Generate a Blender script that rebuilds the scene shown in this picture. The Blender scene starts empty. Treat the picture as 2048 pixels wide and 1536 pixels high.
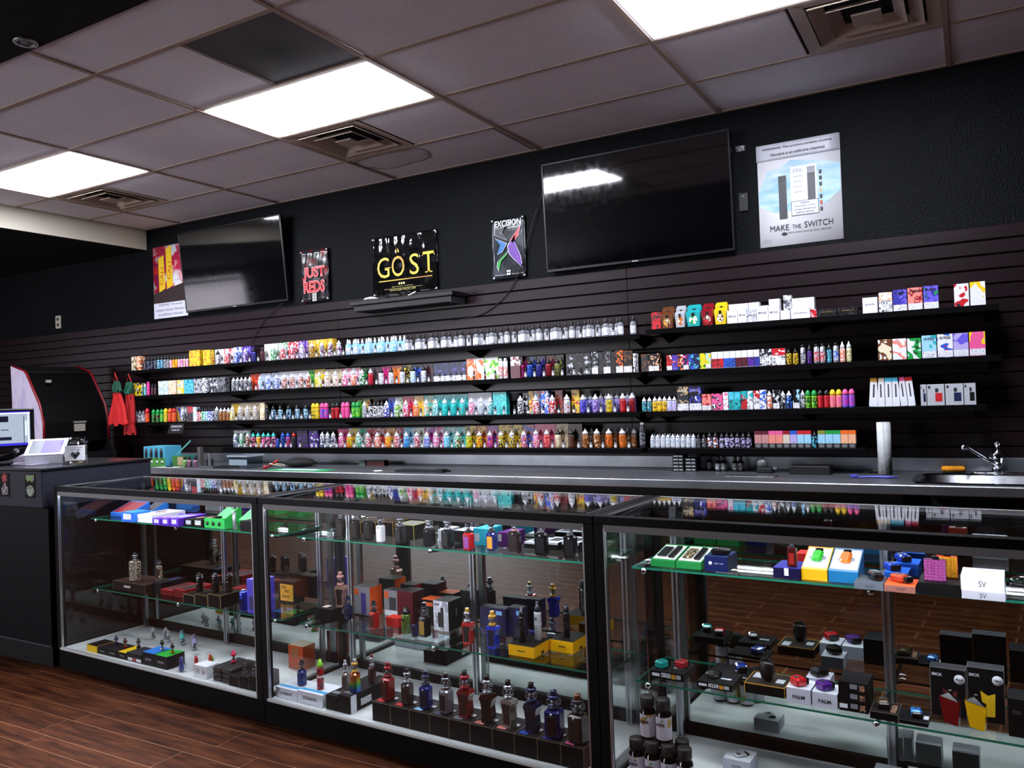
import bpy, math, random
from mathutils import Vector, Matrix
random.seed(7)
scene = bpy.context.scene
COL = scene.collection

# ---------------------------------------------------------------- camera (solved from the ceiling grid and the slat wall)
F_PX = 1614.72
CAM = Vector((3.7074, -4.8533, 1.3941))
RM = ((0.86760897, 0.49598912, -0.03534786), (-0.03751573, -0.00559175, -0.99928039), (-0.49582985, 0.86831073, 0.01375594))
cam_data = bpy.data.cameras.new('camera')
cam_data.sensor_width = 36.0
cam_data.lens = F_PX / 2048 * 36.0
cam_data.clip_start = 0.02
cam = bpy.data.objects.new('camera', cam_data)
COL.objects.link(cam)
cam.matrix_world = Matrix(((RM[0][0], -RM[1][0], -RM[2][0], CAM[0]), (RM[0][1], -RM[1][1], -RM[2][1], CAM[1]),
                           (RM[0][2], -RM[1][2], -RM[2][2], CAM[2]), (0, 0, 0, 1)))
scene.camera = cam

# ---------------------------------------------------------------- world, exposure
world = bpy.data.worlds.new('world'); scene.world = world
world.use_nodes = True
world.node_tree.nodes['Background'].inputs[0].default_value = (0.55, 0.65, 0.9, 1)
world.node_tree.nodes['Background'].inputs[1].default_value = 0.02
scene.view_settings.view_transform = 'Standard'
scene.view_settings.look = 'None'
scene.view_settings.gamma = 1.0
scene.view_settings.use_curve_mapping = False
scene.view_settings.exposure = 1.95
TROFFER = 11.0      # ceiling panel lights
LED = 21.0          # strips inside the showcases
WINDOW = 11.0     # daylight through the shop window far left (W)
FRONT_FILL = 95.0      # fill from an added front window out of view, lifts shelves and ceiling (W)
scene.cycles.max_bounces = 10
scene.cycles.transparent_max_bounces = 40
scene.cycles.glossy_bounces = 6
scene.cycles.caustics_reflective = False
scene.cycles.caustics_refractive = False
scene.cycles.sample_clamp_indirect = 6.0
scene.cycles.use_denoising = True

def area_light(name, loc, rot, sx, sy, power, color):
    d = bpy.data.lights.new(name, 'AREA'); d.shape = 'RECTANGLE'; d.size = sx; d.size_y = sy
    d.energy = power; d.color = color
    o = bpy.data.objects.new(name, d); COL.objects.link(o); o.location = loc; o.rotation_euler = rot
    return o
# daylight entering by the shop window in the left side wall, outside the picture
area_light('daylight_and_fill', (-8.06, -4.55, 1.65), (0, math.radians(-90), 0), 1.9, 2.9, WINDOW, (0.96, 0.88, 1.0))

area_light('daylight_and_fill', (-4.5, -9.07, 1.6), (math.radians(90), 0, 0), 3.9, 1.9, FRONT_FILL, (0.92, 0.92, 1.0))  # added fill light behind the camera, brightens the wall shelves and the ceiling

# ---------------------------------------------------------------- pixel rays of the photograph's camera -> points on real planes
def ray(px, py):
    d = ((px - 1024) / F_PX, (py - 768) / F_PX, 1.0)
    return Vector([sum(RM[k][a] * d[k] for k in range(3)) for a in range(3)])
def on_y(px, py, Y):
    d = ray(px, py); return CAM + d * ((Y - CAM.y) / d.y)
def on_z(px, py, Z):
    d = ray(px, py); return CAM + d * ((Z - CAM.z) / d.z)
def on_x(px, py, X):
    d = ray(px, py); return CAM + d * ((X - CAM.x) / d.x)
# frame of the showcase row (it stands 2.35 degrees off the wall): u along the row, v into it
TH = math.radians(-2.35)
ORG = Vector((-0.68, -2.265, 0))
UD = Vector((math.cos(TH), math.sin(TH), 0)); VD = Vector((-math.sin(TH), math.cos(TH), 0))
def S(u, v, z): return ORG + UD * u + VD * v + Vector((0, 0, z))
def uvz(p): q = p - ORG; return q.dot(UD), q.dot(VD), q.z
def s_z(px, py, z): return uvz(on_z(px, py, z))
def s_v(px, py, v):
    d = ray(px, py); t = (v - (CAM - ORG).dot(VD)) / d.dot(VD); return uvz(CAM + d * t)

# ---------------------------------------------------------------- mesh helpers
class MB:
    def __init__(self): self.v = []; self.f = []; self.mi = []; self.sm = []
    def add(self, vs, fs, mi=0, smooth=False, xf=None):
        b = len(self.v)
        for p in vs:
            p = Vector(p)
            self.v.append(tuple(xf @ p) if xf is not None else tuple(p))
        for k, f in enumerate(fs):
            self.f.append(tuple(i + b for i in f))
            self.mi.append(mi[k] if isinstance(mi, (list, tuple)) else mi); self.sm.append(smooth)
        return self
    def box(self, x0, x1, y0, y1, z0, z1, mi=0, xf=None):
        # face order: bottom, top, front(-y), right(+x), back(+y), left(-x)
        return self.add([(x0,y0,z0),(x1,y0,z0),(x1,y1,z0),(x0,y1,z0),(x0,y0,z1),(x1,y0,z1),(x1,y1,z1),(x0,y1,z1)],
                 [(0,3,2,1),(4,5,6,7),(0,1,5,4),(1,2,6,5),(2,3,7,6),(3,0,4,7)], mi, False, xf)
    def bbox(self, x0, x1, y0, y1, z0, z1, b=.003, mi=0, xf=None, smooth=False):
        # box with chamfered edges
        vs = []; 
        for (z, i) in ((z0, b), (z0 + b, 0), (z1 - b, 0), (z1, b)):
            for (x, y) in ((x0+b, y0), (x1-b, y0), (x1, y0+b), (x1, y1-b), (x1-b, y1), (x0+b, y1), (x0, y1-b), (x0, y0+b)):
                cx, cy = (x0+x1)/2, (y0+y1)/2
                fx = (x1-x0-2*i)/(x1-x0); fy = (y1-y0-2*i)/(y1-y0)
                vs.append((cx+(x-cx)*fx, cy+(y-cy)*fy, z))
        fs = [tuple(range(7, -1, -1)), tuple(range(24, 32))]
        for r in range(3):
            for k in range(8):
                fs.append((r*8+k, r*8+(k+1) % 8, (r+1)*8+(k+1) % 8, (r+1)*8+k))
        return self.add(vs, fs, mi, smooth, xf)
    def lathe(self, prof, n=14, mi=0, smooth=True, xf=None, sx=1.0, sy=1.0, cap=True):
        vs = []; fs = []
        for (r, z) in prof:
            for k in range(n):
                a = 2*math.pi*k/n; vs.append((r*math.cos(a)*sx, r*math.sin(a)*sy, z))
        for i in range(len(prof)-1):
            for k in range(n):
                fs.append((i*n+k, i*n+(k+1) % n, (i+1)*n+(k+1) % n, (i+1)*n+k))
        if cap:
            fs.append(tuple(range(n-1, -1, -1))); fs.append(tuple((len(prof)-1)*n+k for k in range(n)))
        return self.add(vs, fs, mi, smooth, xf)
    def prism(self, poly, y0, y1, mi=0, xf=None):
        # polygon in (x,z), counter-clockwise seen from -y, extruded along y
        n = len(poly)
        vs = [(x, y0, z) for x, z in poly] + [(x, y1, z) for x, z in poly]
        fs = [tuple(range(n)), tuple(range(2*n-1, n-1, -1))]
        for k in range(n): fs.append((k, n+k, n+(k+1) % n, (k+1) % n))
        return self.add(vs, fs, mi, False, xf)
    def tube(self, pts, r, n=8, mi=0, xf=None):
        vs = []; fs = []; m = len(pts)
        P = [Vector(p) for p in pts]
        R = r if isinstance(r, (list, tuple)) else [r]*m
        for i, p in enumerate(P):
            t = (P[min(i+1, m-1)] - P[max(i-1, 0)]).normalized()
            a = t.orthogonal().normalized() if abs(t.z) > .9 else t.cross(Vector((0, 0, 1))).normalized()
            b = t.cross(a)
            for k in range(n):
                q = 2*math.pi*k/n; vs.append(p + a*(R[i]*math.cos(q)) + b*(R[i]*math.sin(q)))
        for i in range(m-1):
            for k in range(n): fs.append((i*n+k, (i+1)*n+k, (i+1)*n+(k+1) % n, i*n+(k+1) % n))
        fs.append(tuple(range(n))); fs.append(tuple((m-1)*n+k for k in range(n-1, -1, -1)))
        return self.add(vs, fs, mi, True, xf)
    def poly(self, pts, mi=0, xf=None): return self.add(pts, [tuple(range(len(pts)))], mi, False, xf)
    def mesh(self, name, mats):
        me = bpy.data.meshes.new(name)
        me.from_pydata(self.v, [], self.f)
        for m in (mats if isinstance(mats, (list, tuple)) else [mats]): me.materials.append(m)
        me.polygons.foreach_set('material_index', self.mi)
        me.polygons.foreach_set('use_smooth', self.sm)
        me.update()
        return me
    def build(self, name, mats, parent=None, loc=(0,0,0), rz=0.0):
        return link(name, self.mesh(name, mats), parent, loc, rz)

def link(name, me, parent=None, loc=(0,0,0), rz=0.0, rot=None, scale=None):
    o = bpy.data.objects.new(name, me); COL.objects.link(o)
    o.location = loc
    o.rotation_euler = rot if rot is not None else (0, 0, rz)
    if scale: o.scale = scale
    if parent: o.parent = parent
    return o
def tag(o, label, cat, group=None):
    o['label'] = label; o['category'] = cat
    if group: o['group'] = group
    return o
def struct(o): o['kind'] = 'structure'; return o
def empty(name, loc, rz=0.0):
    o = bpy.data.objects.new(name, None); COL.objects.link(o); o.location = loc; o.rotation_euler = (0, 0, rz)
    o.empty_display_size = .05
    return o
def RZ(a): return Matrix.Rotation(a, 4, 'Z')
def T(x, y, z): return Matrix.Translation((x, y, z))

# ---------------------------------------------------------------- materials
PAL = dict(white='e4e6ee', black='0c0c0e', red='c2202a', crimson='8e1220', maroon='5a1526', pink='e65a98', magenta='d8268c', salmon='e88a80',
  orange='ec6a1e', peach='f0b48c', yellow='f0cc20', gold='c99a3a', cream='e6dcc0', tan='bda57c', brown='6a3c20', amber='9a5a1c', olive='8a8a3a', lime='8acc2a',
  green='1e9a44', teal='20aab0', turquoise='3fd0c8', cyan='58c4e6', sky='9ad2f0', blue='2458c8', indigo='35359a', navy='16204a', purple='5a2a9a',
  violet='6a5ad8', lavender='b4a8e0', grey='7a7c84', silver='b4b8c0', charcoal='2a2a30', rose='c08888', beige='d8c8b8')
def lin(h):
    c = [int(h[i:i+2], 16)/255 for i in (0, 2, 4)]
    return tuple(x/12.92 if x <= .04045 else ((x+.055)/1.055)**2.4 for x in c) + (1.0,)
def colr(c): return lin(PAL.get(c, c))
_mats = {}
def M(c, rough=.5, metal=0.0, spec=.5, coat=0.0, emit=0.0):
    k = ('m', c, rough, metal, spec, coat, emit)
    if k in _mats: return _mats[k]
    m = bpy.data.materials.new(f'{c}_surface'); m.use_nodes = True
    b = m.node_tree.nodes['Principled BSDF']
    b.inputs['Base Color'].default_value = colr(c)
    b.inputs['Roughness'].default_value = rough; b.inputs['Metallic'].default_value = metal
    b.inputs['Specular IOR Level'].default_value = spec; b.inputs['Coat Weight'].default_value = coat
    if emit:
        b.inputs['Emission Color'].default_value = colr(c); b.inputs['Emission Strength'].default_value = emit
    # every surface gets a little procedural roughness variation
    nt = m.node_tree
    tc = nt.nodes.new('ShaderNodeTexCoord'); nz = nt.nodes.new('ShaderNodeTexNoise'); nz.inputs['Scale'].default_value = 30
    mr = nt.nodes.new('ShaderNodeMapRange'); mr.inputs['To Min'].default_value = max(0, rough-.04); mr.inputs['To Max'].default_value = min(1, rough+.04)
    nt.links.new(tc.outputs['Object'], nz.inputs['Vector']); nt.links.new(nz.outputs['Fac'], mr.inputs['Value']); nt.links.new(mr.outputs[0], b.inputs['Roughness'])
    _mats[k] = m; return m
def NODE(m, t): return m.node_tree.nodes.new(t)
def LINK(m, a, b): m.node_tree.links.new(a, b)
def art(c1, c2, c3=None, scale=60.0, split=(.5, .8), rough=.35, stretch=1.0):
    """printed wrapper: patches of two or three flat inks"""
    c3 = c3 or c1
    k = ('a', c1, c2, c3, scale, split, rough, stretch)
    if k in _mats: return _mats[k]
    m = bpy.data.materials.new(f'print_{c1}_{c2}_{c3}'); m.use_nodes = True
    b = m.node_tree.nodes['Principled BSDF']; b.inputs['Roughness'].default_value = rough
    tc = NODE(m, 'ShaderNodeTexCoord'); oi = NODE(m, 'ShaderNodeObjectInfo')
    mp = NODE(m, 'ShaderNodeMapping'); mp.inputs['Scale'].default_value = (1, 1, stretch)
    ml = NODE(m, 'ShaderNodeMath'); ml.operation = 'MULTIPLY'; ml.inputs[1].default_value = 13.0
    LINK(m, oi.outputs['Random'], ml.inputs[0]); LINK(m, ml.outputs[0], mp.inputs['Location']); LINK(m, tc.outputs['Object'], mp.inputs['Vector'])
    nz = NODE(m, 'ShaderNodeTexNoise'); nz.inputs['Scale'].default_value = scale; nz.inputs['Detail'].default_value = 1.0
    nz.inputs['Distortion'].default_value = .35
    LINK(m, mp.outputs[0], nz.inputs['Vector'])
    rp = NODE(m, 'ShaderNodeValToRGB'); rp.color_ramp.interpolation = 'CONSTANT'
    e = rp.color_ramp.elements
    e[0].position = 0; e[0].color = colr(c1); e[1].position = .38+.2*split[0]; e[1].color = colr(c2)
    n = e.new(.38+.25*split[1]); n.color = colr(c3)
    LINK(m, nz.outputs['Fac'], rp.inputs[0]); LINK(m, rp.outputs[0], b.inputs['Base Color'])
    _mats[k] = m; return m
def glass(c='ffffff', tint=0.0, ior=1.5, rough=0.0, name='clear_glass'):
    """thin sheet glass: straight-through transmission plus Fresnel reflection"""
    k = ('g', c, tint, ior, rough)
    if k in _mats: return _mats[k]
    m = bpy.data.materials.new(name); m.use_nodes = True
    nt = m.node_tree; nt.nodes.remove(nt.nodes['Principled BSDF'])
    out = nt.nodes['Material Output']
    tr = NODE(m, 'ShaderNodeBsdfTransparent'); gl = NODE(m, 'ShaderNodeBsdfGlossy'); mx = NODE(m, 'ShaderNodeMixShader')
    w = colr(c); tr.inputs[0].default_value = tuple(1-tint+tint*x for x in w[:3]) + (1,)
    gl.inputs['Roughness'].default_value = rough
    ge = NODE(m, 'ShaderNodeNewGeometry'); mr = NODE(m, 'ShaderNodeMapRange'); fr = NODE(m, 'ShaderNodeFresnel')
    mr.inputs['To Min'].default_value = ior; mr.inputs['To Max'].default_value = 1/ior
    LINK(m, ge.outputs['Backfacing'], mr.inputs['Value']); LINK(m, mr.outputs[0], fr.inputs['IOR'])
    LINK(m, fr.outputs[0], mx.inputs[0]); LINK(m, tr.outputs[0], mx.inputs[1]); LINK(m, gl.outputs[0], mx.inputs[2])
    LINK(m, mx.outputs[0], out.inputs[0])
    _mats[k] = m; return m
def emitter(c, strength, name, base=.8):
    m = bpy.data.materials.new(name); m.use_nodes = True
    b = m.node_tree.nodes['Principled BSDF']; b.inputs['Base Color'].default_value = (base, base, base, 1)
    b.inputs['Emission Color'].default_value = colr(c); b.inputs['Emission Strength'].default_value = strength
    return m
def noisy(name, stops, scale, rough=.6, bump=0.0, bscale=None, detail=6, stretch=(1, 1, 1), spec=.5, coords='Object', metal=0.0):
    m = bpy.data.materials.new(name); m.use_nodes = True
    b = m.node_tree.nodes['Principled BSDF']; b.inputs['Roughness'].default_value = rough; b.inputs['Specular IOR Level'].default_value = spec
    b.inputs['Metallic'].default_value = metal
    tc = NODE(m, 'ShaderNodeTexCoord'); mp = NODE(m, 'ShaderNodeMapping'); mp.inputs['Scale'].default_value = stretch
    oi = NODE(m, 'ShaderNodeObjectInfo'); ml = NODE(m, 'ShaderNodeMath'); ml.operation = 'MULTIPLY'; ml.inputs[1].default_value = 37.0
    LINK(m, oi.outputs['Random'], ml.inputs[0]); LINK(m, ml.outputs[0], mp.inputs['Location'])
    LINK(m, tc.outputs[coords], mp.inputs['Vector'])
    nz = NODE(m, 'ShaderNodeTexNoise'); nz.inputs['Scale'].default_value = scale; nz.inputs['Detail'].default_value = detail
    LINK(m, mp.outputs[0], nz.inputs['Vector'])
    rp = NODE(m, 'ShaderNodeValToRGB'); e = rp.color_ramp.elements
    while len(e) < len(stops): e.new(.5)
    for q, (p, c) in zip(e, stops): q.position = p; q.color = colr(c)
    LINK(m, nz.outputs['Fac'], rp.inputs[0]); LINK(m, rp.outputs[0], b.inputs['Base Color'])
    if bump:
        n2 = NODE(m, 'ShaderNodeTexNoise'); n2.inputs['Scale'].default_value = bscale or scale; n2.inputs['Detail'].default_value = 3
        LINK(m, tc.outputs[coords], n2.inputs['Vector'])
        bp = NODE(m, 'ShaderNodeBump'); bp.inputs['Strength'].default_value = bump; bp.inputs['Distance'].default_value = .01
        LINK(m, n2.outputs['Fac'], bp.inputs['Height']); LINK(m, bp.outputs[0], b.inputs['Normal'])
    return m

BLACK = M('black', .45); BLACKG = M('black', .18); MATTE = M('080809', .8, spec=.2)
CHROME = M('d0d4da', .12, 1.0); ALU = M('b8bcc2', .32, 1.0); WHITE = M('white', .45); PAPER = M('eceef4', .6)
GLASS = glass(); GREENGLASS = glass('9adcc0', .06, name='shelf_glass')
JAR = glass('e8f0ff', .1, ior=1.9, name='bottle_glass')

# lettering: built-in font turned into a flat mesh, fitted to a width and height, lying in local x-z facing -y
_txt = {}
def text_mesh(s, mat, w, h, bold=0.0):
    k = (s, mat.name, round(w, 4), round(h, 4), bold)
    if k in _txt: return _txt[k]
    cu = bpy.data.curves.new('lettering', 'FONT'); cu.body = s; cu.align_x = 'CENTER'; cu.offset = bold; cu.resolution_u = 3
    o = bpy.data.objects.new('lettering', cu); COL.objects.link(o)
    me = bpy.data.meshes.new_from_object(o.evaluated_get(bpy.context.evaluated_depsgraph_get()))
    bpy.data.objects.remove(o); bpy.data.curves.remove(cu)
    xs = [v.co.x for v in me.vertices]; ys = [v.co.y for v in me.vertices]
    cx, cy = (min(xs)+max(xs))/2, (min(ys)+max(ys))/2; kx = w/(max(xs)-min(xs)); ky = h/(max(ys)-min(ys))
    for v in me.vertices: v.co = ((v.co.x-cx)*kx, 0, (v.co.y-cy)*ky)
    me.materials.clear(); me.materials.append(mat); me.name = 'lettering'
    _txt[k] = me; return me
def letter(s, mat, w, h, parent, loc, rz=0.0, bold=0.0, rot=None):
    return link('lettering', text_mesh(s, mat, w, h, bold), parent, loc, rz, rot)
ORD = ['first', 'second', 'third', 'fourth', 'fifth', 'sixth', 'seventh', 'eighth', 'ninth', 'tenth', 'eleventh', 'twelfth']
def ordw(n): return ORD[n] if n < 12 else (f'{n+1}' + ({1: 'st', 2: 'nd', 3: 'rd'}.get((n+1) % 10, 'th') if (n+1) % 100 not in (11, 12, 13) else 'th'))
# ================================================================ STRUCTURE
H = 3.048
WALLP = noisy('black_wall_paint', [(.3, '07090b'), (.7, '0b0e12')], 3.0, rough=.5, bump=.5, bscale=95, spec=.08)
DARKP = M('0b0b0d', .75, spec=.2)
XL = -8.0
wall_back = struct(MB().box(XL, 7.0, 0.0, .12, 0, H).build('wall_back', WALLP))
struct(MB().box(7.0, 7.12, -9.0, .12, 0, H).build('wall_right', DARKP))
fw = MB()
for (a, b, c, d) in ((XL-.12, -6.5, 0, H), (-2.5, 7.12, 0, H), (-6.5, -2.5, 0, .6), (-6.5, -2.5, 2.6, H)): fw.box(a, b, -9.12, -9.0, c, d)
struct(fw.build('wall_front', DARKP))
w = MB()
for (x0, x1, z0, z1) in ((-6.5, -6.45, .6, 2.6), (-2.55, -2.5, .6, 2.6), (-6.5, -2.5, .6, .65), (-6.5, -2.5, 2.55, 2.6), (-4.53, -4.47, .6, 2.6)): w.box(x0, x1, -9.09, -9.03, z0, z1)
wo = struct(w.build('added_window', ALU))  # unseen window added to frame the opening for the front fill light
for k in range(2): MB().box((-6.45, -4.47)[k], (-4.53, -2.55)[k], -9.05, -9.045, .65, 2.55).build('pane', GLASS, wo)
# left side wall with the shop window
wl = MB()
for (a, b, c, d) in ((-9.0, -6.05, 0, H), (-3.05, .12, 0, H), (-6.05, -3.05, 0, .6), (-6.05, -3.05, 2.7, H)): wl.box(XL-.12, XL, a, b, c, d)
struct(wl.build('wall_left', DARKP))
w = MB()
for (y0, y1, z0, z1) in ((-6.05, -6.00, .6, 2.7), (-3.10, -3.05, .6, 2.7), (-6.05, -3.05, .6, .65), (-6.05, -3.05, 2.65, 2.7), (-4.58, -4.52, .6, 2.7)): w.box(XL-.09, XL-.03, y0, y1, z0, z1)
wo = struct(w.build('window_1', ALU))
for k in range(2): MB().box(XL-.05, XL-.045, (-6.00, -4.52)[k], (-4.58, -3.10)[k], .65, 2.65).build('pane', GLASS, wo)

# ---- floor: wood-look planks, each a piece of its own near the camera; the sub-floor carries the far part
def plank_mat(name, joints=False):
    m = noisy(name, [(.28, '2a130a'), (.45, '4c2716'), (.6, '62361e'), (.8, '744428')], 5.0, rough=.6, bump=.06, bscale=40, detail=9, stretch=(.8, 7, 1), spec=.08)
    nt = m.node_tree; b = nt.nodes['Principled BSDF']; rp = b.inputs['Base Color'].links[0].from_node
    # dark worn smears along the grain
    tc = NODE(m, 'ShaderNodeTexCoord'); mp = NODE(m, 'ShaderNodeMapping'); mp.inputs['Scale'].default_value = (3.5, 26, 1)
    oi = NODE(m, 'ShaderNodeObjectInfo'); LINK(m, oi.outputs['Random'], mp.inputs['Location'])
    nz = NODE(m, 'ShaderNodeTexNoise'); nz.inputs['Scale'].default_value = 1.6; nz.inputs['Detail'].default_value = 8
    LINK(m, tc.outputs['Object'], mp.inputs['Vector']); LINK(m, mp.outputs[0], nz.inputs['Vector'])
    r2 = NODE(m, 'ShaderNodeValToRGB'); e = r2.color_ramp.elements; e[0].position = .6; e[0].color = (0, 0, 0, 1); e[1].position = .72; e[1].color = (1, 1, 1, 1)
    LINK(m, nz.outputs['Fac'], r2.inputs[0])
    mx = NODE(m, 'ShaderNodeMix'); mx.data_type = 'RGBA'; mx.inputs[7].default_value = colr('30150a')
    LINK(m, r2.outputs[0], mx.inputs[0]); LINK(m, rp.outputs[0], mx.inputs[6])
    last = mx.outputs[2]
    if joints:
        bt = NODE(m, 'ShaderNodeTexBrick'); bt.inputs['Scale'].default_value = 1.0; bt.inputs['Brick Width'].default_value = .92; bt.inputs['Row Height'].default_value = .125
        bt.inputs['Mortar Size'].default_value = .003; bt.inputs['Mortar Smooth'].default_value = .2
        LINK(m, tc.outputs['Object'], bt.inputs['Vector'])
        m2 = NODE(m, 'ShaderNodeMix'); m2.data_type = 'RGBA'; m2.inputs[7].default_value = colr('a87450')
        LINK(m, bt.outputs['Fac'], m2.inputs[0]); LINK(m, last, m2.inputs[6]); last = m2.outputs[2]
    LINK(m, last, b.inputs['Base Color'])
    return m
PLANK = plank_mat('plank_print'); FLOORM = plank_mat('plank_print_far', True)
GROUT = M('b07a56', .7)
px0, px1, py0, py1 = -3.2, 2.6, -3.66, -2.10
fl = MB()
for (a, b, c, d) in ((XL, px0, -9, 0), (px1, 7, -9, 0), (px0, px1, -9, py0), (px0, px1, py1, 0)): fl.box(a, b, c, d, -.1, 0)
fl.box(px0, px1, py0, py1, -.1, -.0016, mi=1)
floor = struct(fl.build('floor', [FLOORM, GROUT]))
y = py1; row = 0; widths = [.095, .15]
pcache = {}
while y - .08 > py0:
    w = widths[row % 2]; y0 = max(py0, y - w)
    x = px0 - random.uniform(0, .7)
    while x < px1:
        L = random.choice((.78, .92, 1.06)); a = max(px0, x); b = min(px1, x+L)
        if b - a > .05:
            bb = MB().bbox(-(b-a)/2+.0016, (b-a)/2-.0016, -(y-y0)/2+.0016, (y-y0)/2-.0016, -.0058, 0.0 + random.uniform(-.0006, 0), b=.0012)
            bb.build('plank', PLANK, floor, ((a+b)/2, (y+y0)/2, 0))
        x += L
    y = y0; row += 1

# ---- suspended ceiling
TILE = noisy('ceiling_tile_face', [(.35, 'eceaf4'), (.65, 'f4f2fa')], 2.0, rough=.95, bump=.25, bscale=420, detail=4, spec=.1)
def add_specks(m):
    nt = m.node_tree; b = nt.nodes['Principled BSDF']; src = b.inputs['Base Color'].links[0].from_socket
    tc = NODE(m, 'ShaderNodeTexCoord'); vo = NODE(m, 'ShaderNodeTexNoise'); vo.inputs['Scale'].default_value = 130; vo.inputs['Detail'].default_value = 2
    LINK(m, tc.outputs['Object'], vo.inputs['Vector'])
    r = NODE(m, 'ShaderNodeValToRGB'); e = r.color_ramp.elements; e[0].position = .64; e[0].color = (0, 0, 0, 1); e[1].position = .70; e[1].color = (1, 1, 1, 1)
    mx = NODE(m, 'ShaderNodeMix'); mx.data_type = 'RGBA'; mx.inputs[7].default_value = colr('a8a0a6')
    LINK(m, vo.outputs['Fac'], r.inputs[0]); LINK(m, r.outputs[0], mx.inputs[0]); LINK(m, src, mx.inputs[6]); LINK(m, mx.outputs[2], b.inputs['Base Color'])
add_specks(TILE)
STAIN = TILE.copy(); STAIN.name = 'stained_ceiling_tile'
def add_stain(m):
    nt = m.node_tree; b = nt.nodes['Principled BSDF']; src = b.inputs['Base Color'].links[0].from_socket
    tc = NODE(m, 'ShaderNodeTexCoord'); mp = NODE(m, 'ShaderNodeMapping'); mp.inputs['Scale'].default_value = (3.4, 7.0, 1); mp.inputs['Location'].default_value = (.62, .35, 0)
    nz = NODE(m, 'ShaderNodeTexNoise'); nz.inputs['Scale'].default_value = 5; ad = NODE(m, 'ShaderNodeMix'); ad.data_type = 'VECTOR'; ad.inputs[0].default_value = .48
    LINK(m, tc.outputs['Object'], mp.inputs['Vector']); LINK(m, tc.outputs['Object'], nz.inputs['Vector'])
    LINK(m, mp.outputs[0], ad.inputs[4]); LINK(m, nz.outputs['Color'], ad.inputs[5])
    vl = NODE(m, 'ShaderNodeVectorMath'); vl.operation = 'LENGTH'; LINK(m, ad.outputs[1], vl.inputs[0])
    r = NODE(m, 'ShaderNodeValToRGB'); e = r.color_ramp.elements
    e[0].position = .0; e[0].color = (.22, .22, .22, 1); e[1].position = .66; e[1].color = (0, 0, 0, 1)
    for p, v in ((.54, .25), (.60, .95)): q = e.new(p); q.color = (v, v, v, 1)
    mx = NODE(m, 'ShaderNodeMix'); mx.data_type = 'RGBA'; mx.inputs[7].default_value = colr('8a7a70')
    LINK(m, vl.outputs[1] if len(vl.outputs) > 1 else vl.outputs[0], r.inputs[0]); LINK(m, r.outputs[0], mx.inputs[0]); LINK(m, src, mx.inputs[6]); LINK(m, mx.outputs[2], b.inputs['Base Color'])
add_stain(STAIN)
TEE = M('b09c8e', .6)
DY = .0335
def GX(i): return i*1.2192
def GY(j): return -j*.6096 + DY
SOFX = -2.93; BULK = -2.735
ceiling = struct(MB().box(XL, 7, -9, .12, H+.10, H+.2).build('ceiling', MATTE))
g = .012
lights = [(-2, 2), (0, 2), (2, 2)]; vents = {(-2, 1): 0, (0, 1): 0, (2, 1): 1}; returns = {(0, 3): 1}
def tile(x0, x1, y0, y1, mat=TILE, z=H, tilt=None):
    o = MB().box(-(x1-x0)/2, (x1-x0)/2, -(y1-y0)/2, (y1-y0)/2, 0, .016).build('ceiling_tile', mat, ceiling, ((x0+x1)/2, (y0+y1)/2, z+.002))
    if tilt: o.rotation_euler = tilt
    return o
for i in range(-3, 6):
    for j in range(0, 5):
        if (i, j) in lights: continue
        x0, x1 = GX(i)+g, GX(i+1)-g; y0, y1 = GY(j+1)+g, GY(j)-g
        x0 = max(x0, SOFX+.01); y0 = max(y0, BULK+.01); y1 = min(y1, -.002)
        if x1 - x0 < .05 or y1 - y0 < .05: continue
        if (i, j) in vents or (i, j) in returns:
            half = vents.get((i, j), returns.get((i, j)))
            xm = (GX(i)+GX(i+1))/2
            if half: tile(x0, xm-.004, y0, y1)
            else: tile(xm+.004, x1, y0, y1)
            continue
        if (i, j) == (0, 0): o = tile(x0, x1-.036, y0+.012, y1, STAIN, H+.001, (0, 0, math.radians(.75)))
        else: tile(x0, x1, y0, y1)
for j in range(0, 5):
    yy = GY(j) if j else -.012
    MB().box(SOFX, 7, yy-g, yy+g, H-.003, H+.0015).build('ceiling_tee', TEE, ceiling)
for i in range(-2, 6):
    MB().box(GX(i)-g, GX(i)+g, BULK, -.003, H-.0045, H+.0008).build('ceiling_tee', TEE, ceiling)

# soffit on the left and black bulkhead on the customer side
CREAM = M('c9c4b4', .7)
sf = MB().box(SOFX-.02, SOFX, -9, -.001, 2.865, H+.1); struct(sf.build('trim_1', CREAM))
struct(MB().box(XL, SOFX-.021, -9, -.001, 2.86, H+.1).build('ceiling_soffit', MATTE))
struct(MB().box(SOFX+.001, 7, -9, BULK, H-.006, H+.1).build('ceiling_bulkhead', MATTE))
rs = empty('recessed_spotlight', (.107, -2.80, H-.006))
MB().lathe([(.048, .0), (.05, -.008), (.036, -.010), (.034, -.002)], 20, cap=False).build('trim_ring', M('8a8a8e', .4, .6), rs)
MB().lathe([(.034, -.004), (.012, -.008)], 16).build('lamp_lens', M('707478', .3), rs)
tag(rs, 'small round recessed spotlight, switched off, in the black ceiling at upper left', 'spotlight')

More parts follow.
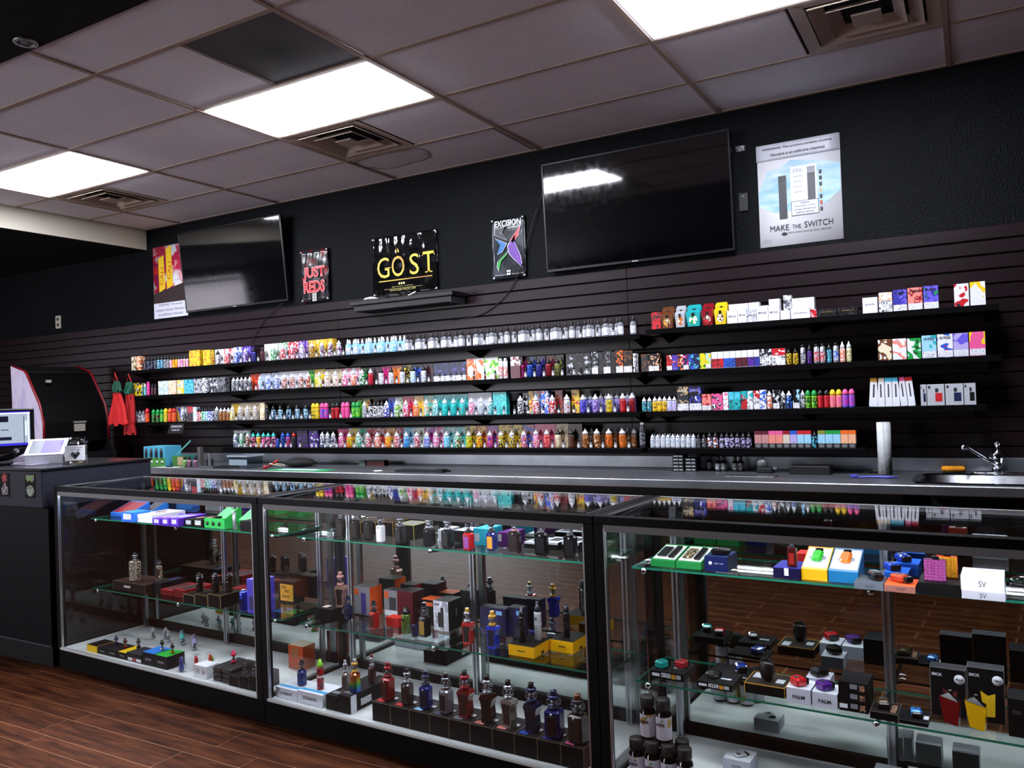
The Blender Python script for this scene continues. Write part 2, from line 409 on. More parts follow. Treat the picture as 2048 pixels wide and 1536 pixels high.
# ---- ceiling lights
DIFF = emitter('f2f4ff', TROFFER, 'diffuser_glow')
for (i, j), lab in zip(lights, ('far left, over the arcade cabinet corner', 'in the middle, beside the perforated return grille', 'cut off by the top edge of the picture')):
    t = empty('ceiling_light', ((GX(i)+GX(i+1))/2, (GY(j)+GY(j+1))/2, H))
    tag(t, 'lit rectangular ceiling panel light ' + lab, 'ceiling light', 'panel lights in the ceiling grid')
    w, d = .6096-g, .3048-g
    fm = MB()
    for (a, b, c, e) in ((-w, w, -d, -d+.012), (-w, w, d-.012, d), (-w, -w+.012, -d+.012, d-.012), (w-.012, w, -d+.012, d-.012)): fm.box(a, b, c, e, -.002, .03)
    fm.build('frame', M('d8d8dc', .5), t)
    a, b = w-.012, d-.012
    MB().add([(-a,-b,.002),(a,-b,.002),(a,b,.002),(-a,b,.002),(-a+.03,-b+.03,-.012),(a-.03,-b+.03,-.012),(a-.03,b-.03,-.012),(-a+.03,b-.03,-.012)],
             [(7,6,5,4),(0,4,5,1),(1,5,6,2),(2,6,7,3),(3,7,4,0)]).build('diffuser', DIFF, t)
# ---- supply vents with stepped louvres
VENT = M('b8a698', .55)
for (i, j), half in vents.items():
    cx = GX(i) + (.3048 if not half else .9144); cy = GY(j)-.3048
    t = empty('ceiling_vent', (cx, cy, H))
    tag(t, {-2: 'square stepped ceiling air vent beside the far left panel light', 0: 'square stepped ceiling air vent next to the water-stained tile', 2: 'square stepped ceiling air vent at upper right above the poster'}[i], 'air vent', 'supply vents in the ceiling')
    MB().box(-.29, .29, -.29, .29, .06, .07).build('duct_back', MATTE, t)
    for k, (r0, r1, z0, z1) in enumerate(((.292, .235, -.002, .004), (.225, .165, -.006, .03), (.155, .105, -.008, .03), (.095, .0, -.01, .028))):
        m = MB()
        if r1:
            for s in range(4):
                m.add([(-r0, -r0, z0), (r0, -r0, z0), (r1, -r1, z1), (-r1, -r1, z1), (-r0, -r0, z0+.006), (r0, -r0, z0+.006), (r1, -r1, z1+.006), (-r1, -r1, z1+.006)],
                      [(0, 3, 2, 1), (4, 5, 6, 7), (0, 1, 5, 4), (2, 3, 7, 6)], xf=RZ(s*math.pi/2))
        else: m.box(-.062, .062, -.062, .062, z0, z0+.008)
        m.build('louvre' if r1 else 'centre_plate', VENT, t)
# ---- return grille: perforated plate, sooty in the middle
PERF = bpy.data.materials.new('perforated_plate'); PERF.use_nodes = True
def perf(m):
    b = m.node_tree.nodes['Principled BSDF']; b.inputs['Roughness'].default_value = .6
    tc = NODE(m, 'ShaderNodeTexCoord'); vo = NODE(m, 'ShaderNodeTexVoronoi'); vo.inputs['Scale'].default_value = 75; vo.inputs['Randomness'].default_value = 0
    LINK(m, tc.outputs['Object'], vo.inputs['Vector'])
    r = NODE(m, 'ShaderNodeValToRGB'); e = r.color_ramp.elements; e[0].position = .42; e[0].color = colr('2b2a2c'); e[1].position = .5; e[1].color = colr('6a686c')
    LINK(m, vo.outputs['Distance'], r.inputs[0])
    ln = NODE(m, 'ShaderNodeVectorMath'); ln.operation = 'LENGTH'; nz = NODE(m, 'ShaderNodeTexNoise'); nz.inputs['Scale'].default_value = 9
    LINK(m, tc.outputs['Object'], ln.inputs[0]); LINK(m, tc.outputs['Object'], nz.inputs['Vector'])
    ad = NODE(m, 'ShaderNodeMath'); ad.operation = 'MULTIPLY_ADD'; ad.inputs[1].default_value = .12
    LINK(m, nz.outputs['Fac'], ad.inputs[0]); LINK(m, ln.outputs[1] if len(ln.outputs) > 1 else ln.outputs[0], ad.inputs[2])
    r2 = NODE(m, 'ShaderNodeValToRGB'); e = r2.color_ramp.elements; e[0].position = .08; e[0].color = (.9, .9, .9, 1); e[1].position = .27; e[1].color = (0, 0, 0, 1)
    LINK(m, ad.outputs[0], r2.inputs[0])
    mx = NODE(m, 'ShaderNodeMix'); mx.data_type = 'RGBA'; mx.inputs[7].default_value = colr('141416')
    LINK(m, r2.outputs[0], mx.inputs[0]); LINK(m, r.outputs[0], mx.inputs[6]); LINK(m, mx.outputs[2], b.inputs['Base Color'])
perf(PERF)
t = empty('return_grille', (GX(0)+.9144, GY(3)-.3048, H))
MB().box(-.285, .285, -.285, .285, .001, .004).build('perforated_plate', PERF, t)
m = MB()
for s in range(4): m.box(-.293, .293, -.293, -.285, -.001, .006, xf=RZ(s*math.pi/2))
m.build('frame', TEE, t)
tag(t, 'dark perforated return air grille with sooty centre beside the middle panel light', 'air vent')

# ---- slat wall below the painted wall: every board of every panel is a piece
SLAT = noisy('slat_laminate', [(.3, '150a0e'), (.7, '1c0d13')], 4.0, rough=.34, stretch=(.6, 1, 6), spec=.3)
TOPZ = 2.179; joints = [XL, -5.45, -3.03, -.607, 1.816, 4.24, 7.0]
zs = []; z = TOPZ; first = .0742
while z > .05: zs.append(z); z -= (first if z == TOPZ else .0762)
for a, b in zip(joints[:-1], joints[1:]):
    cache = {}
    for k, z1 in enumerate(zs):
        h = (first if k == 0 else .0762) - .0085
        if h not in cache:
            cache[h] = MB().bbox(-(b-a)/2+.0006, (b-a)/2-.0006, -.018, -.0005, -h, 0, b=.002).mesh('slat_board', SLAT)
        link('slat_board', cache[h], wall_back, ((a+b)/2, 0, z1))
# ================================================================ ON THE BACK WALL
def place(o, loc): o.location = loc; return o
# ---- televisions (tilted a little downwards on their brackets)
TVF = M('060608', .25, spec=.5); SCREEN = M('040406', .06, spec=1.0)
def tv(x0, x1, z0, z1, tilt, label):
    w, h = (x1-x0)/2, (z1-z0)/2
    t = empty('television', ((x0+x1)/2, -.075, (z0+z1)/2)); t.rotation_euler = (math.radians(tilt), 0, 0)
    MB().bbox(-w, w, -.005, .03, -h, h, b=.004).build('housing', TVF, t)
    MB().box(-w+.012, w-.012, -.0075, -.0052, -h+.018, h-.012).build('screen', SCREEN, t)
    m = MB()
    for (a, b, c, d) in ((-w, w, -h, -h+.016), (-w, w, h-.011, h), (-w, -w+.011, -h+.016, h-.011), (w-.011, w, -h+.016, h-.011)): m.bbox(a, b, -.010, -.005, c, d, b=.002)
    m.build('bezel', M('1a1c20', .3, .3), t)
    MB().box(-.02, .02, -.0108, -.0101, -h+.005, -h+.010).build('badge', M('c8ccd4', .3, .5), t)
    MB().box(-.2, .2, .0305, .05, -.2, .2).build('wall_bracket', BLACK, t)
    return tag(t, label, 'television')
tv(-2.345, -1.105, 2.225, 2.925, 5.5, 'black flat television mounted beside the yellow vape poster at left')
tv(1.272, 2.52, 2.20, 2.915, 2.5, 'large black flat television reflecting a ceiling light, left of the white poster')

def sheet(name, x0, x1, z0, z1, mat, label, wav=0.0, yb=-.006, n=10, rz=0.0, flute=0.0):
    """a paper sheet with thickness; wav gives it gentle creases"""
    w, h = (x1-x0)/2, (z1-z0)/2
    m = MB()
    vs = []; fs = []
    def dy(a, b): return -abs(wav*(math.sin(a*9+b*3.1)*.5+math.sin(a*21+b*2)*.3+math.sin(b*11-a*4)*.2)) - flute*max(0, min(1, (b-.1)*1.6))*max(0, min(1, (.5-a)*1.5))*(1+math.sin(a*26))
    for s, off in ((0, 0.0), (1, .0012)):
        for j in range(n+1):
            for i in range(n+1):
                a, b = -1+2*i/n, -1+2*j/n
                vs.append((a*w, dy(a, b)+off, b*h))
    N = (n+1)**2
    for j in range(n):
        for i in range(n):
            q = j*(n+1)+i
            fs.append((q, q+1, q+n+2, q+n+1)); fs.append((N+q, N+q+n+1, N+q+n+2, N+q+1))
    for i in range(n):
        fs.append((i, N+i, N+i+1, i+1)); q = n*(n+1)+i; fs.append((q, q+1, N+q+1, N+q))
        q = i*(n+1); fs.append((q, q+n+1, N+q+n+1, N+q)); q = i*(n+1)+n; fs.append((q, N+q, N+q+n+1, q+n+1))
    m.add(vs, fs, 0, True)
    o = m.build(name, mat, None, ((x0+x1)/2, yb, (z0+z1)/2)); o.rotation_euler = (0, rz, 0)
    return tag(o, label, 'poster')
def flat(name, pts, mat, par, y=-.003):
    return MB().poly([(x, y, z) for x, z in pts]).build(name, mat, par)
def rect(name, x0, x1, z0, z1, mat, par, y=-.003): return flat(name, [(x0, z0), (x1, z0), (x1, z1), (x0, z1)], mat, par, y)
def pins(par, w, h):
    for sx in (-1, 1):
        for sz in (-1, 1):
            MB().lathe([(.002, 0), (.008, .003), (.007, .008), (.003, .010)], 10, xf=T(sx*(w-.012), -.002, sz*(h-.012)) @ Matrix.Rotation(math.pi/2, 4, 'X')).build('push_pin', M('d8dce2', .3), par)
INK = M('14151a', .6)
# white device poster
p = sheet('poster', 2.652, 3.108, 2.205, 2.80, PAPER, 'tall white poster with two black devices over a blue sky, MAKE THE SWITCH', 0, -.004, 2)
w, h = .228, .2975
top = sheet('poster', 2.649, 3.104, 2.708, 2.802, M('c9ccd8', .35), 'grey warning strip pinned across the top of the white device poster', .002, -.0095, 6)
letter('WARNING: This product contains nicotine.', INK, .385, .017, top, (0, -.004, .017), bold=.01)
letter('Nicotine is an addictive chemical.', INK, .30, .017, top, (.005, -.004, -.018), bold=.01)
SKY = noisy('poster_sky_print', [(.35, '8fc2ee'), (.55, 'b4d6f4'), (.75, 'd8ecfc')], 6, rough=.5, stretch=(1, 1, 4))
flat('sky_print', [(-w+.004, -.06), (-.135, -.105), (-.02, -.10), (.09, -.10), (.14, -.085), (w-.004, -.02), (w-.004, .13), (.12, .165), (-.04, .19), (-.10, .155), (-.17, .145), (-w+.004, .03)], SKY, p, -.002)
rect('device_print', -.112, -.068, -.145, .105, M('33343c', .4), p, -.003)
rect('device_tip_print', -.112, -.068, .068, .106, M('22242a', .4), p, -.0033)
rect('carton_print', -.045, .10, -.135, .15, M('e6ecf6', .5), p, -.0028)
rect('device_print', .048, .090, -.06, .135, M('3a3b45', .4), p, -.0033)
rect('device_tip_print', .048, .090, .10, .136, M('8a8e98', .4), p, -.0036)
for k, c in enumerate(('20222c', '20222c', '2a3040', 'c8b890', '20222c', 'c0503c', '20222c')): rect('flavour_swatch', .112, .126, .085-.035*k, .108-.035*k, M(c, .5), p, -.0033)
rect('warning_frame', -.045, .105, -.135, -.052, INK, p, -.0038); rect('warning_panel', -.0425, .1025, -.1325, -.0545, M('d8dcea', .5), p, -.0041)
for k, s in enumerate(('WARNING:', 'This product contains', 'nicotine. Nicotine is an', 'addictive chemical.')): letter(s, INK, (.05, .11, .12, .10)[k], .0095, p, (.03, -.0045, -.066-.0175*k), bold=.01)
letter('JUUL', M('8a93a4', .5), .05, .026, p, (-.005, -.0036, .122)); 
for k in range(4): rect('print_line', -.03, .02, .088-.03*k, .092-.03*k, M('a8b0c0', .5), p, -.0036)
letter('MAKE', INK, .105, .034, p, (-.115, -.004, -.195)); letter('THE', INK, .048, .024, p, (-.02, -.004, -.197)); letter('SWITCH', INK, .155, .034, p, (.10, -.004, -.192))
letter('THE ALTERNATIVE FOR ADULT SMOKERS', INK, .235, .009, p, (.05, -.004, -.229)); 
flat('seal_print', [(-.108, -.232), (-.095, -.241), (-.082, -.241), (-.07, -.232), (-.082, -.223), (-.095, -.223)], INK, p, -.0036)
for k in range(4): rect('small_print', -.215, -.165, -.256-.006*k, -.2545-.006*k, M('9aa0ac', .5), p, -.0036)
# black and gold glossy poster
GOSTM = noisy('glossy_black_foil', [(.4, '040405'), (.7, '08080a')], 5, rough=.07, bump=.25, bscale=9, spec=.7)
p = sheet('poster', -.245, .355, 2.18, 2.625, GOSTM, 'glossy black poster with gold lettering GOST above the wall ledge', .004, -.012, 40, flute=.004)
GOLD = noisy('gold_ink', [(.3, 'a86a30'), (.5, 'd8b038'), (.7, 'e6d84a')], 2.5, rough=.35)
def serif(par, s, x, w, h, z, y=-.0075):
    letter(s, GOLD, w, h, par, (x, y, z))
    if s == 'T':
        rect('serif', x-w*.28, x+w*.28, z-h/2, z-h/2+.008, GOLD, par, y); rect('serif', x-w/2, x-w/2+.008, z+h/2-.03, z+h/2, GOLD, par, y); rect('serif', x+w/2-.008, x+w/2, z+h/2-.03, z+h/2, GOLD, par, y)
    if s == 'G': rect('serif', x+w*.2, x+w*.6, z-.006, z+.001, GOLD, par, y)
for s, x, w_ in (('G', -.195, .115), ('O', -.055, .12), ('S', .095, .085), ('T', .225, .115)): serif(p, s, x, w_, .155, -.012+.002*(x > .1))
for sx in (-1, 1): flat('crown_mark', [(-.06+sx*.004, .092), (-.06+sx*.02, .092), (-.06+sx*.006, .125)], GOLD, p, -.0075)
rect('rule_print', -.24, .255, -.118, -.110, GOLD, p, -.0075)
for k, s in enumerate(('@GOSTVAPOR', 'WWW.GOSTVAPOR.COM')): letter(s, M('b8b060', .5), (.2, .24)[k], (.009, .016)[k], p, (-.02, -.0078, -.165-.024*k))
rect('print_line', -.19, .16, -.179, -.1765, M('a8a060', .5), p, -.0078)
for k in range(3): rect('social_mark', -.055+.022*k, -.04+.022*k, -.15, -.135, M('d8d890', .5), p, -.0078)
pins(p, .30, .2225)
# red candy poster
p = sheet('poster', -.982, -.688, 2.20, 2.615, noisy('red_candy_print', [(.4, '17171b'), (.55, '2a2a30'), (.62, '6a1218'), (.75, '9a1c24')], 14, rough=.18, spec=.6), 'narrow shiny black poster of red candy lettering beside the left television', .012, -.018, 14)
REDI = noisy('candy_red_ink', [(.4, 'b81c26'), (.6, 'e0404a')], 20, rough=.3); PALE = M('f0a0a0', .4)
for s, z, w_, h_ in (('JUST', .015, .22, .10), ('REDS', -.09, .215, .085)):
    letter(s, PALE, w_+.012, h_+.012, p, (0, -.012, z), bold=.05); letter(s, REDI, w_, h_, p, (0, -.0128, z), bold=.03)
for dx, dz in ((-.012, 0), (.012, 0), (-.012, .022), (.012, .022), (-.012, -.022), (.012, -.022)):
    m = MB(); a = [(dx+.011*math.cos(q*math.pi/4), dz-.175+.011*math.sin(q*math.pi/4)) for q in range(8)]
    flat('logo_ring', a, PAPER, p, -.012); flat('logo_hole', [(dx+(x-dx)*.45, dz-.175+(zz-dz+.175)*.45) for x, zz in a], INK, p, -.0124)
pins(p, .147, .2075)
# X poster
p = sheet('poster', .822, 1.088, 2.20, 2.622, noisy('smoky_print', [(.35, '101216'), (.6, '23272e'), (.8, '596068')], 5, rough=.2, spec=.6), 'narrow dark poster with a large multicoloured X, left of the big television', .008, -.014, 12)
OUT = M('c4c8d4', .4)
shapes = [('c22a34', [(.02, .05), (.105, .145), (.085, .075), (.04, .03)]), ('2a74b4', [(-.1, .075), (-.01, .03), (-.045, -.02), (-.085, -.035), (-.06, .025)]),
          ('6a3aa0', [(.0, .01), (.06, .085), (.055, .03), (.095, -.06), (.105, -.14), (.04, -.075), (.01, -.04)]), ('2a9a3c', [(-.085, -.09), (.0, -.02), (-.02, -.055), (-.055, -.085), (-.075, -.15), (-.09, -.12)]),
          ('1c2026', [(-.1, .14), (-.03, .145), (-.045, .11), (-.01, .055), (-.1, .10)])]
for c, pts in shapes:
    cx = sum(a for a, b in pts)/len(pts); cz = sum(b for a, b in pts)/len(pts)
    flat('outline_print', [(cx+(a-cx)*1.12, cz+(b-cz)*1.08) for a, b in pts], OUT, p, -.0100); flat('shard_print', pts, noisy('shard_'+c, [(.35, c), (.65, c), (.8, 'e0e4f0')], 30, rough=.3), p, -.0106)
letter('EXCISION', M('d4d8e0', .3), .21, .045, p, (.005, -.0100, .172), bold=.03); letter('BIG WORKS CO.', M('c0c4cc', .4), .10, .012, p, (.055, -.0100, .138), bold=.02)
for dx, dz in ((-.008, .01), (.008, .01), (-.008, -.01), (.008, -.01)): flat('logo_ring', [(dx+.008*math.cos(q*math.pi/4), dz-.17+.008*math.sin(q*math.pi/4)) for q in range(8)], PAPER, p, -.0100)
pins(p, .133, .211)
# yellow device poster, partly behind the television
p = sheet('poster', -2.842, -2.375, 2.212, 2.872, noisy('splash_print', [(.42, 'd8dae4'), (.5, 'c02438'), (.58, '8a1e5a'), (.66, 'd83a28')], 5, rough=.3), 'colourful poster with two yellow devices, half hidden behind the left television', 0, -.004, 2)
for x0, z0, l in ((-.15, -.09, .34), (-.045, -.07, .40)):
    flat('device_print', [(x0, z0), (x0+.085, z0+.03), (x0+.07, z0+l), (x0-.005, z0+l-.03)], M('e8c020', .4), p, -.0025)
    letter('CALI', M('b84a18', .5), .16, .045, p, (x0+.04, -.003, z0+l*.42), rot=(0, math.radians(-84), 0))
flat('band_print', [(-.233, -.10), (.233, -.02), (.233, -.2), (-.233, -.2)], M('2a1a1a', .5), p, -.0022)
rect('warning_panel', -.2335, .2335, -.33, -.19, M('d4d6e6', .5), p, -.0026)
for k, s in enumerate(('WARNING: This product', 'contains nicotine. Nicotine is', 'an addictive chemical.')): letter(s, INK, (.33, .42, .34)[k], .026, p, (0, -.003, -.212-.042*k))

# ledge below the gold-lettered poster
t = empty('wall_ledge', (.151, -.02, 2.10))
MB().bbox(-.46, .46, -.20, 0, 0, .032, b=.004).build('board', BLACK, t)
MB().bbox(-.435, .435, -.185, -.005, -.045, 0, b=.004).build('apron_moulding', M('060607', .5), t)
MB().box(.4355, .44, -.19, -.01, -.048, .0).build('end_cap', M('3a3a3e', .4), t)
tag(t, 'black floating ledge on the slat wall under the gold-lettered poster', 'wall shelf')
def crumple(name, loc, r, mat, label, cat, flatn=.35, seed=1):
    rnd = random.Random(seed); m = MB(); n = 9; prof = []
    vs = []; fs = []
    for j in range(6):
        a = math.pi*(j+.5)/6
        for i in range(n):
            q = 2*math.pi*i/n; k = r*rnd.uniform(.6, 1.15)
            vs.append((k*math.sin(a)*math.cos(q), k*.6*math.sin(a)*math.sin(q), r*flatn*(1-math.cos(a))*rnd.uniform(.85, 1.0)))
    for j in range(5):
        for i in range(n): fs.append((j*n+i, j*n+(i+1) % n, (j+1)*n+(i+1) % n, (j+1)*n+i))
    fs.append(tuple(range(n-1, -1, -1))); fs.append(tuple(5*n+i for i in range(n)))
    return tag(m.add(vs, fs, 0, True).build(name, mat, None, loc), label, cat)
crumple('crumpled_wrapper', (-.17, -.14, 2.133), .065, PAPER, 'crumpled white wrapper lying at the left end of the ledge', 'wrapper', .25, 2)
crumple('cloth_bundle', (.03, -.12, 2.133), .07, BLACK, 'small dark cloth bundle in the middle of the wall ledge', 'cloth', .35, 4)
o = MB().tube([(.16, -.13, 2.140), (.235, -.13, 2.166)], .005, 8).build('marker_pen', PAPER); tag(o, 'thin white pen propped on the wall ledge', 'pen')

# cables
def cable(pts, label, r=.0035):
    P = [on_y(x, y, Y) for x, y, Y in pts]
    out = []
    for i in range(len(P)-1):
        p0, p1, p2, p3 = P[max(i-1, 0)], P[i], P[i+1], P[min(i+2, len(P)-1)]
        for k in range(5):
            s = k/5
            out.append(.5*((2*p1)+(p2-p0)*s+(2*p0-5*p1+4*p2-p3)*s*s+(3*p1-p0-3*p2+p3)*s**3))
    out.append(P[-1])
    return tag(MB().tube(out, r, 6).build('power_cable', BLACK), label, 'cable')
cable([(1086, 385, -.03), (1070, 430, -.024), (1056, 480, -.026), (1040, 540, -.03), (1012, 590, -.03), (965, 628, -.03), (905, 640, -.028)], 'thin black cable hanging across the X poster from the big television')
cable([(566, 606, -.04), (548, 620, -.035), (525, 645, -.03), (508, 675, -.03), (499, 705, -.032), (497, 724, -.034)], 'thin black cable dropping from the left television to the top shelf')
# sockets and marks on the painted wall
t = empty('wall_socket', (-4.35, -.001, 2.30)); MB().bbox(-.045, .045, -.008, 0, -.065, .065, b=.003).build('cover_plate', M('b8b2a2', .5), t)
for s in (-1, 1): MB().lathe([(.016, 0), (.016, .003)], 12, xf=T(0, -.0085, s*.028) @ Matrix.Rotation(math.pi/2, 4, 'X')).build('outlet', M('2a2826', .6), t)
tag(t, 'cream double wall socket on the dark wall at far left', 'wall socket')
t = empty('wall_socket', (2.565, -.001, 2.49)); MB().bbox(-.028, .028, -.012, 0, -.055, .055, b=.003).build('cover_plate', M('16191c', .4), t)
MB().box(-.005, .005, -.0145, -.0121, .03, .038).build('indicator', M('8a9090', .4), t)
tag(t, 'black wall plate between the big television and the white poster', 'wall socket')
o = sheet('poster', 2.53, 2.585, 2.795, 2.828, art('white', 'black', 'grey', 120), 'tiny torn black and white sticker near the ceiling left of the white poster', 0, -.003, 2)

# ================================================================ SHELVES
ZS = {1: 1.735, 2: 1.505, 3: 1.265, 4: 1.045}
SHELFM = M('080809', .45, spec=.15)
SHN = {1: 'top', 2: 'second', 3: 'third', 4: 'lowest'}
for k, (a, b) in {1: (-3.0, 1.975), 2: (-2.92, 1.975), 3: (-2.87, 1.96), 4: (-1.68, 1.96)}.items():
    t = empty('wall_shelf', ((a+b)/2, -.019, ZS[k])); L = (b-a)/2
    MB().bbox(-L, L, -.235, 0, -.012, 0, b=.002).build('shelf_board', SHELFM, t)
    MB().box(-L, L, -.2390, -.2352, -.030, -.0008).build('front_lip', M('050506', .6, spec=.05), t)
    n = 5 if k < 4 else 4; BRK = -.075 if k < 4 else -.045
    for i in range(n):
        x = -L+.06+(2*L-.12)*i/(n-1)
        MB().add([(x-.004, 0, -.013), (x+.004, 0, -.013), (x-.004, -.2, -.013), (x+.004, -.2, -.013), (x-.004, 0, BRK), (x+.004, 0, BRK), (x-.004, -.2, -.02), (x+.004, -.2, -.02)],
                 [(0, 2, 6, 4), (1, 5, 7, 3), (4, 6, 7, 5), (2, 3, 7, 6), (0, 1, 3, 2), (0, 4, 5, 1)]).build('bracket', BLACK, t)
    tag(t, f'long black slat-wall shelf of e-liquid bottles, {SHN[k]} of the four in the left bay', 'shelf', 'long wall shelves')
ZR = {1: 1.757, 2: 1.507, 3: 1.265, 4: 1.047}
for k, (a, b) in {1: (2.02, 3.83), 2: (2.02, 3.83), 3: (2.0, 3.76), 4: (2.0, 3.20)}.items():
    t = empty('wall_shelf', ((a+b)/2, -.019, ZR[k])); L = (b-a)/2
    MB().bbox(-L, L, -.235, 0, -.012, 0, b=.002).build('shelf_board', SHELFM, t)
    MB().box(-L, L, -.2390, -.2352, -.030, -.0008).build('front_lip', M('050506', .6, spec=.05), t)
    BRK = -.075 if k < 4 else -.045
    for i in range(3):
        x = -L+.06+(2*L-.12)*i/2
        MB().add([(x-.004, 0, -.013), (x+.004, 0, -.013), (x-.004, -.2, -.013), (x+.004, -.2, -.013), (x-.004, 0, BRK), (x+.004, 0, BRK), (x-.004, -.2, -.02), (x+.004, -.2, -.02)],
                 [(0, 2, 6, 4), (1, 5, 7, 3), (4, 6, 7, 5), (2, 3, 7, 6), (0, 1, 3, 2), (0, 4, 5, 1)]).build('bracket', BLACK, t)
    tag(t, f'shorter black slat-wall shelf of pods and cartons, {SHN[k]} of the four in the right bay', 'shelf', 'shorter wall shelves')

# ================================================================ STEEL COUNTER
STEEL = noisy('brushed_steel', [(.35, '8e9298'), (.65, 'a8acb2')], 3, rough=.42, stretch=(1, 12, 1), spec=.5, metal=1.0, bump=.02, bscale=200)
t = empty('steel_counter', (0, 0, 0))
cx0, cx1, cy0, cz = -2.6, 4.9, -.70, .91
sx0, sx1, sy0, sy1 = 3.45, 4.35, -.60, -.15
m = MB()
for (a, b, c, d) in ((cx0, sx0, cy0, -.02), (sx1, cx1, cy0, -.02), (sx0, sx1, cy0, sy0), (sx0, sx1, sy1, -.02)): m.box(a, b, c, d, cz-.005, cz)
m.build('worktop', STEEL, t)
MB().bbox(cx0, cx1, cy0-.012, cy0, cz-.042, cz+.004, b=.004).build('front_edge', STEEL, t)
MB().bbox(cx0, cx1, -.032, -.0185, cz, .985, b=.003).build('backsplash', STEEL, t)
MB().box(cx0, sx0-.05, cy0+.06, -.021, .0, cz-.045).box(sx1+.05, cx1, cy0+.06, -.021, .0, cz-.045).box(sx0-.05, sx1+.05, cy0+.06, -.021, .0, .76).build('base_cabinet', M('060607', .5), t)
tag(t, 'long stainless steel counter with backsplash under the wall shelves', 'counter')
# sink: rim and bowl let into the counter
t = empty('sink', ((sx0+sx1)/2, (sy0+sy1)/2, cz)); A, B = (sx1-sx0)/2, (sy1-sy0)/2
m = MB(); prof = [(1.04, 1.07, .004), (1.0, 1.0, .006), (.96, .93, -.004), (.92, .86, -.10), (.80, .72, -.13)]
n = 32; vs = []; fs = []
for (kx, ky, z) in prof:
    for i in range(n):
        q = 2*math.pi*i/n; c, s = math.cos(q), math.sin(q); e = .32
        vs.append((A*kx*math.copysign(abs(c)**e, c), B*ky*math.copysign(abs(s)**e, s), z))
for j in range(len(prof)-1):
    for i in range(n): fs.append((j*n+i, j*n+(i+1) % n, (j+1)*n+(i+1) % n, (j+1)*n+i))
fs.append(tuple((len(prof)-1)*n+i for i in range(n)))
m.add(vs, fs, 0, True).build('bowl', M('c0c4ca', .18, 1.0), t)
MB().lathe([(.04, -.1295), (.03, -.127), (.0, -.129)], 16, cap=False).build('drain', CHROME, t)
tag(t, 'stainless drop-in sink at the right end of the counter', 'sink')
# tap
t = empty('tap', (3.80, -.085, cz+.0008))
MB().lathe([(.12, 0), (.12, .006), (.05, .012)], 24, sy=.32).build('base_plate', CHROME, t)
MB().lathe([(.03, .012), (.028, .06), (.032, .075), (.03, .1), (.016, .118), (.012, .125)], 20).build('body', CHROME, t)
MB().tube([(0, 0, .05), (-.03, -.03, .065), (-.09, -.10, .112), (-.125, -.15, .142), (-.14, -.17, .148)], [.014, .013, .012, .011, .011], 12).build('spout', CHROME, t)
MB().lathe([(.012, -.002), (.014, .012), (.012, .026)], 14, xf=T(-.146, -.178, .132)).build('aerator', CHROME, t)
MB().lathe([(.006, .12), (.008, .135), (.018, .15), (.016, .16), (.004, .165)], 14).build('handle', CHROME, t)
tag(t, 'chrome single-lever tap with a long slanting spout behind the sink', 'tap')
# things on the counter, right part
t = MB().lathe([(.028, 0), (.034, .002), (.034, .272), (.030, .2735)], 24).build('paper_roll', noisy('tissue_paper', [(.4, 'c4c8cc'), (.6, 'd4d8da')], 20, rough=.9, bump=.2, bscale=60), None, (3.290, -.215, cz+.001))
MB().lathe([(.012, .2738), (.012, .2755)], 14).build('cardboard_core', M('9a8468', .8), t); MB().box(.0, .0015, -.0352, -.030, .001, .272).build('paper_seam', M('a8acb0', .8), t)
tag(t, 'tall white paper roll standing on the counter left of the sink', 'paper roll')
q = on_z(1897, 950, cz+.012)
t = MB().bbox(-.055, .055, -.03, .03, 0, .028, b=.008, smooth=True).build('sponge', noisy('sponge_foam', [(.4, 'e08a10'), (.6, 'f0a020')], 40, rough=.95, bump=.5, bscale=160), None, (3.60, -.075, cz+.0065), .12); tag(t, 'orange yellow sponge lying behind the sink', 'sponge')
q = on_z(1752, 957, cz)
t = empty('toothbrush', (q.x, q.y, cz+.002), .05); MB().tube([(-.10, 0, .005), (-.03, .003, .006), (.05, -.002, .006), (.10, 0, .005)], [.004, .005, .007, .004], 8).build('handle', M('5a58c8', .4), t)
MB().bbox(-.12, -.085, -.007, .007, .003, .017, b=.002).build('bristles', M('4a48c0', .7), t); tag(t, 'small violet toothbrush lying on the counter below the paper roll', 'toothbrush')
q = on_z(1738, 946, cz); t = MB().lathe([(.010, 0), (.010, .05), (.006, .055)], 12, xf=Matrix.Rotation(math.pi/2, 4, 'Y')).build('black_stopper', BLACK, None, (q.x, q.y, cz+.011)); tag(t, 'small black stopper lying beside the paper roll on the counter', 'stopper')
a = on_z(1580, 949, cz); b = on_z(1633, 950, cz)
t = MB().bbox(-.105, .105, -.06, .06, 0, .045, b=.004).build('black_case', BLACK, None, (a.x+.10, a.y+.06, cz+.001)); MB().box(-.09, .09, -.0615, -.0602, .022, .024).build('lid_seam', M('2a2a2e', .4), t); tag(t, 'low black plastic case on the counter left of the paper roll', 'case')
q = on_z(1530, 947, cz); t = empty('tape_dispenser', (q.x, q.y+.03, cz+.001))
MB().bbox(-.05, .04, -.025, .025, 0, .03, b=.006).build('base', BLACK, t); MB().lathe([(.028, -.010), (.028, .010)], 18, xf=T(-.02, 0, .048) @ Matrix.Rotation(math.pi/2, 4, 'X')).build('tape_roll', M('50545a', .3), t); MB().box(.04, .06, -.012, .012, .02, .034).build('cutter', CHROME, t); tag(t, 'small black tape dispenser on the counter below the third shelf', 'tape dispenser')
q = on_z(1525, 950, cz); t = MB().bbox(-.14, .12, -.05, .05, 0, .004, b=.0015).build('metal_tray', ALU, None, (q.x-.03, q.y-.075, cz+.001)); tag(t, 'thin flat metal tray in front of the tape dispenser', 'tray')
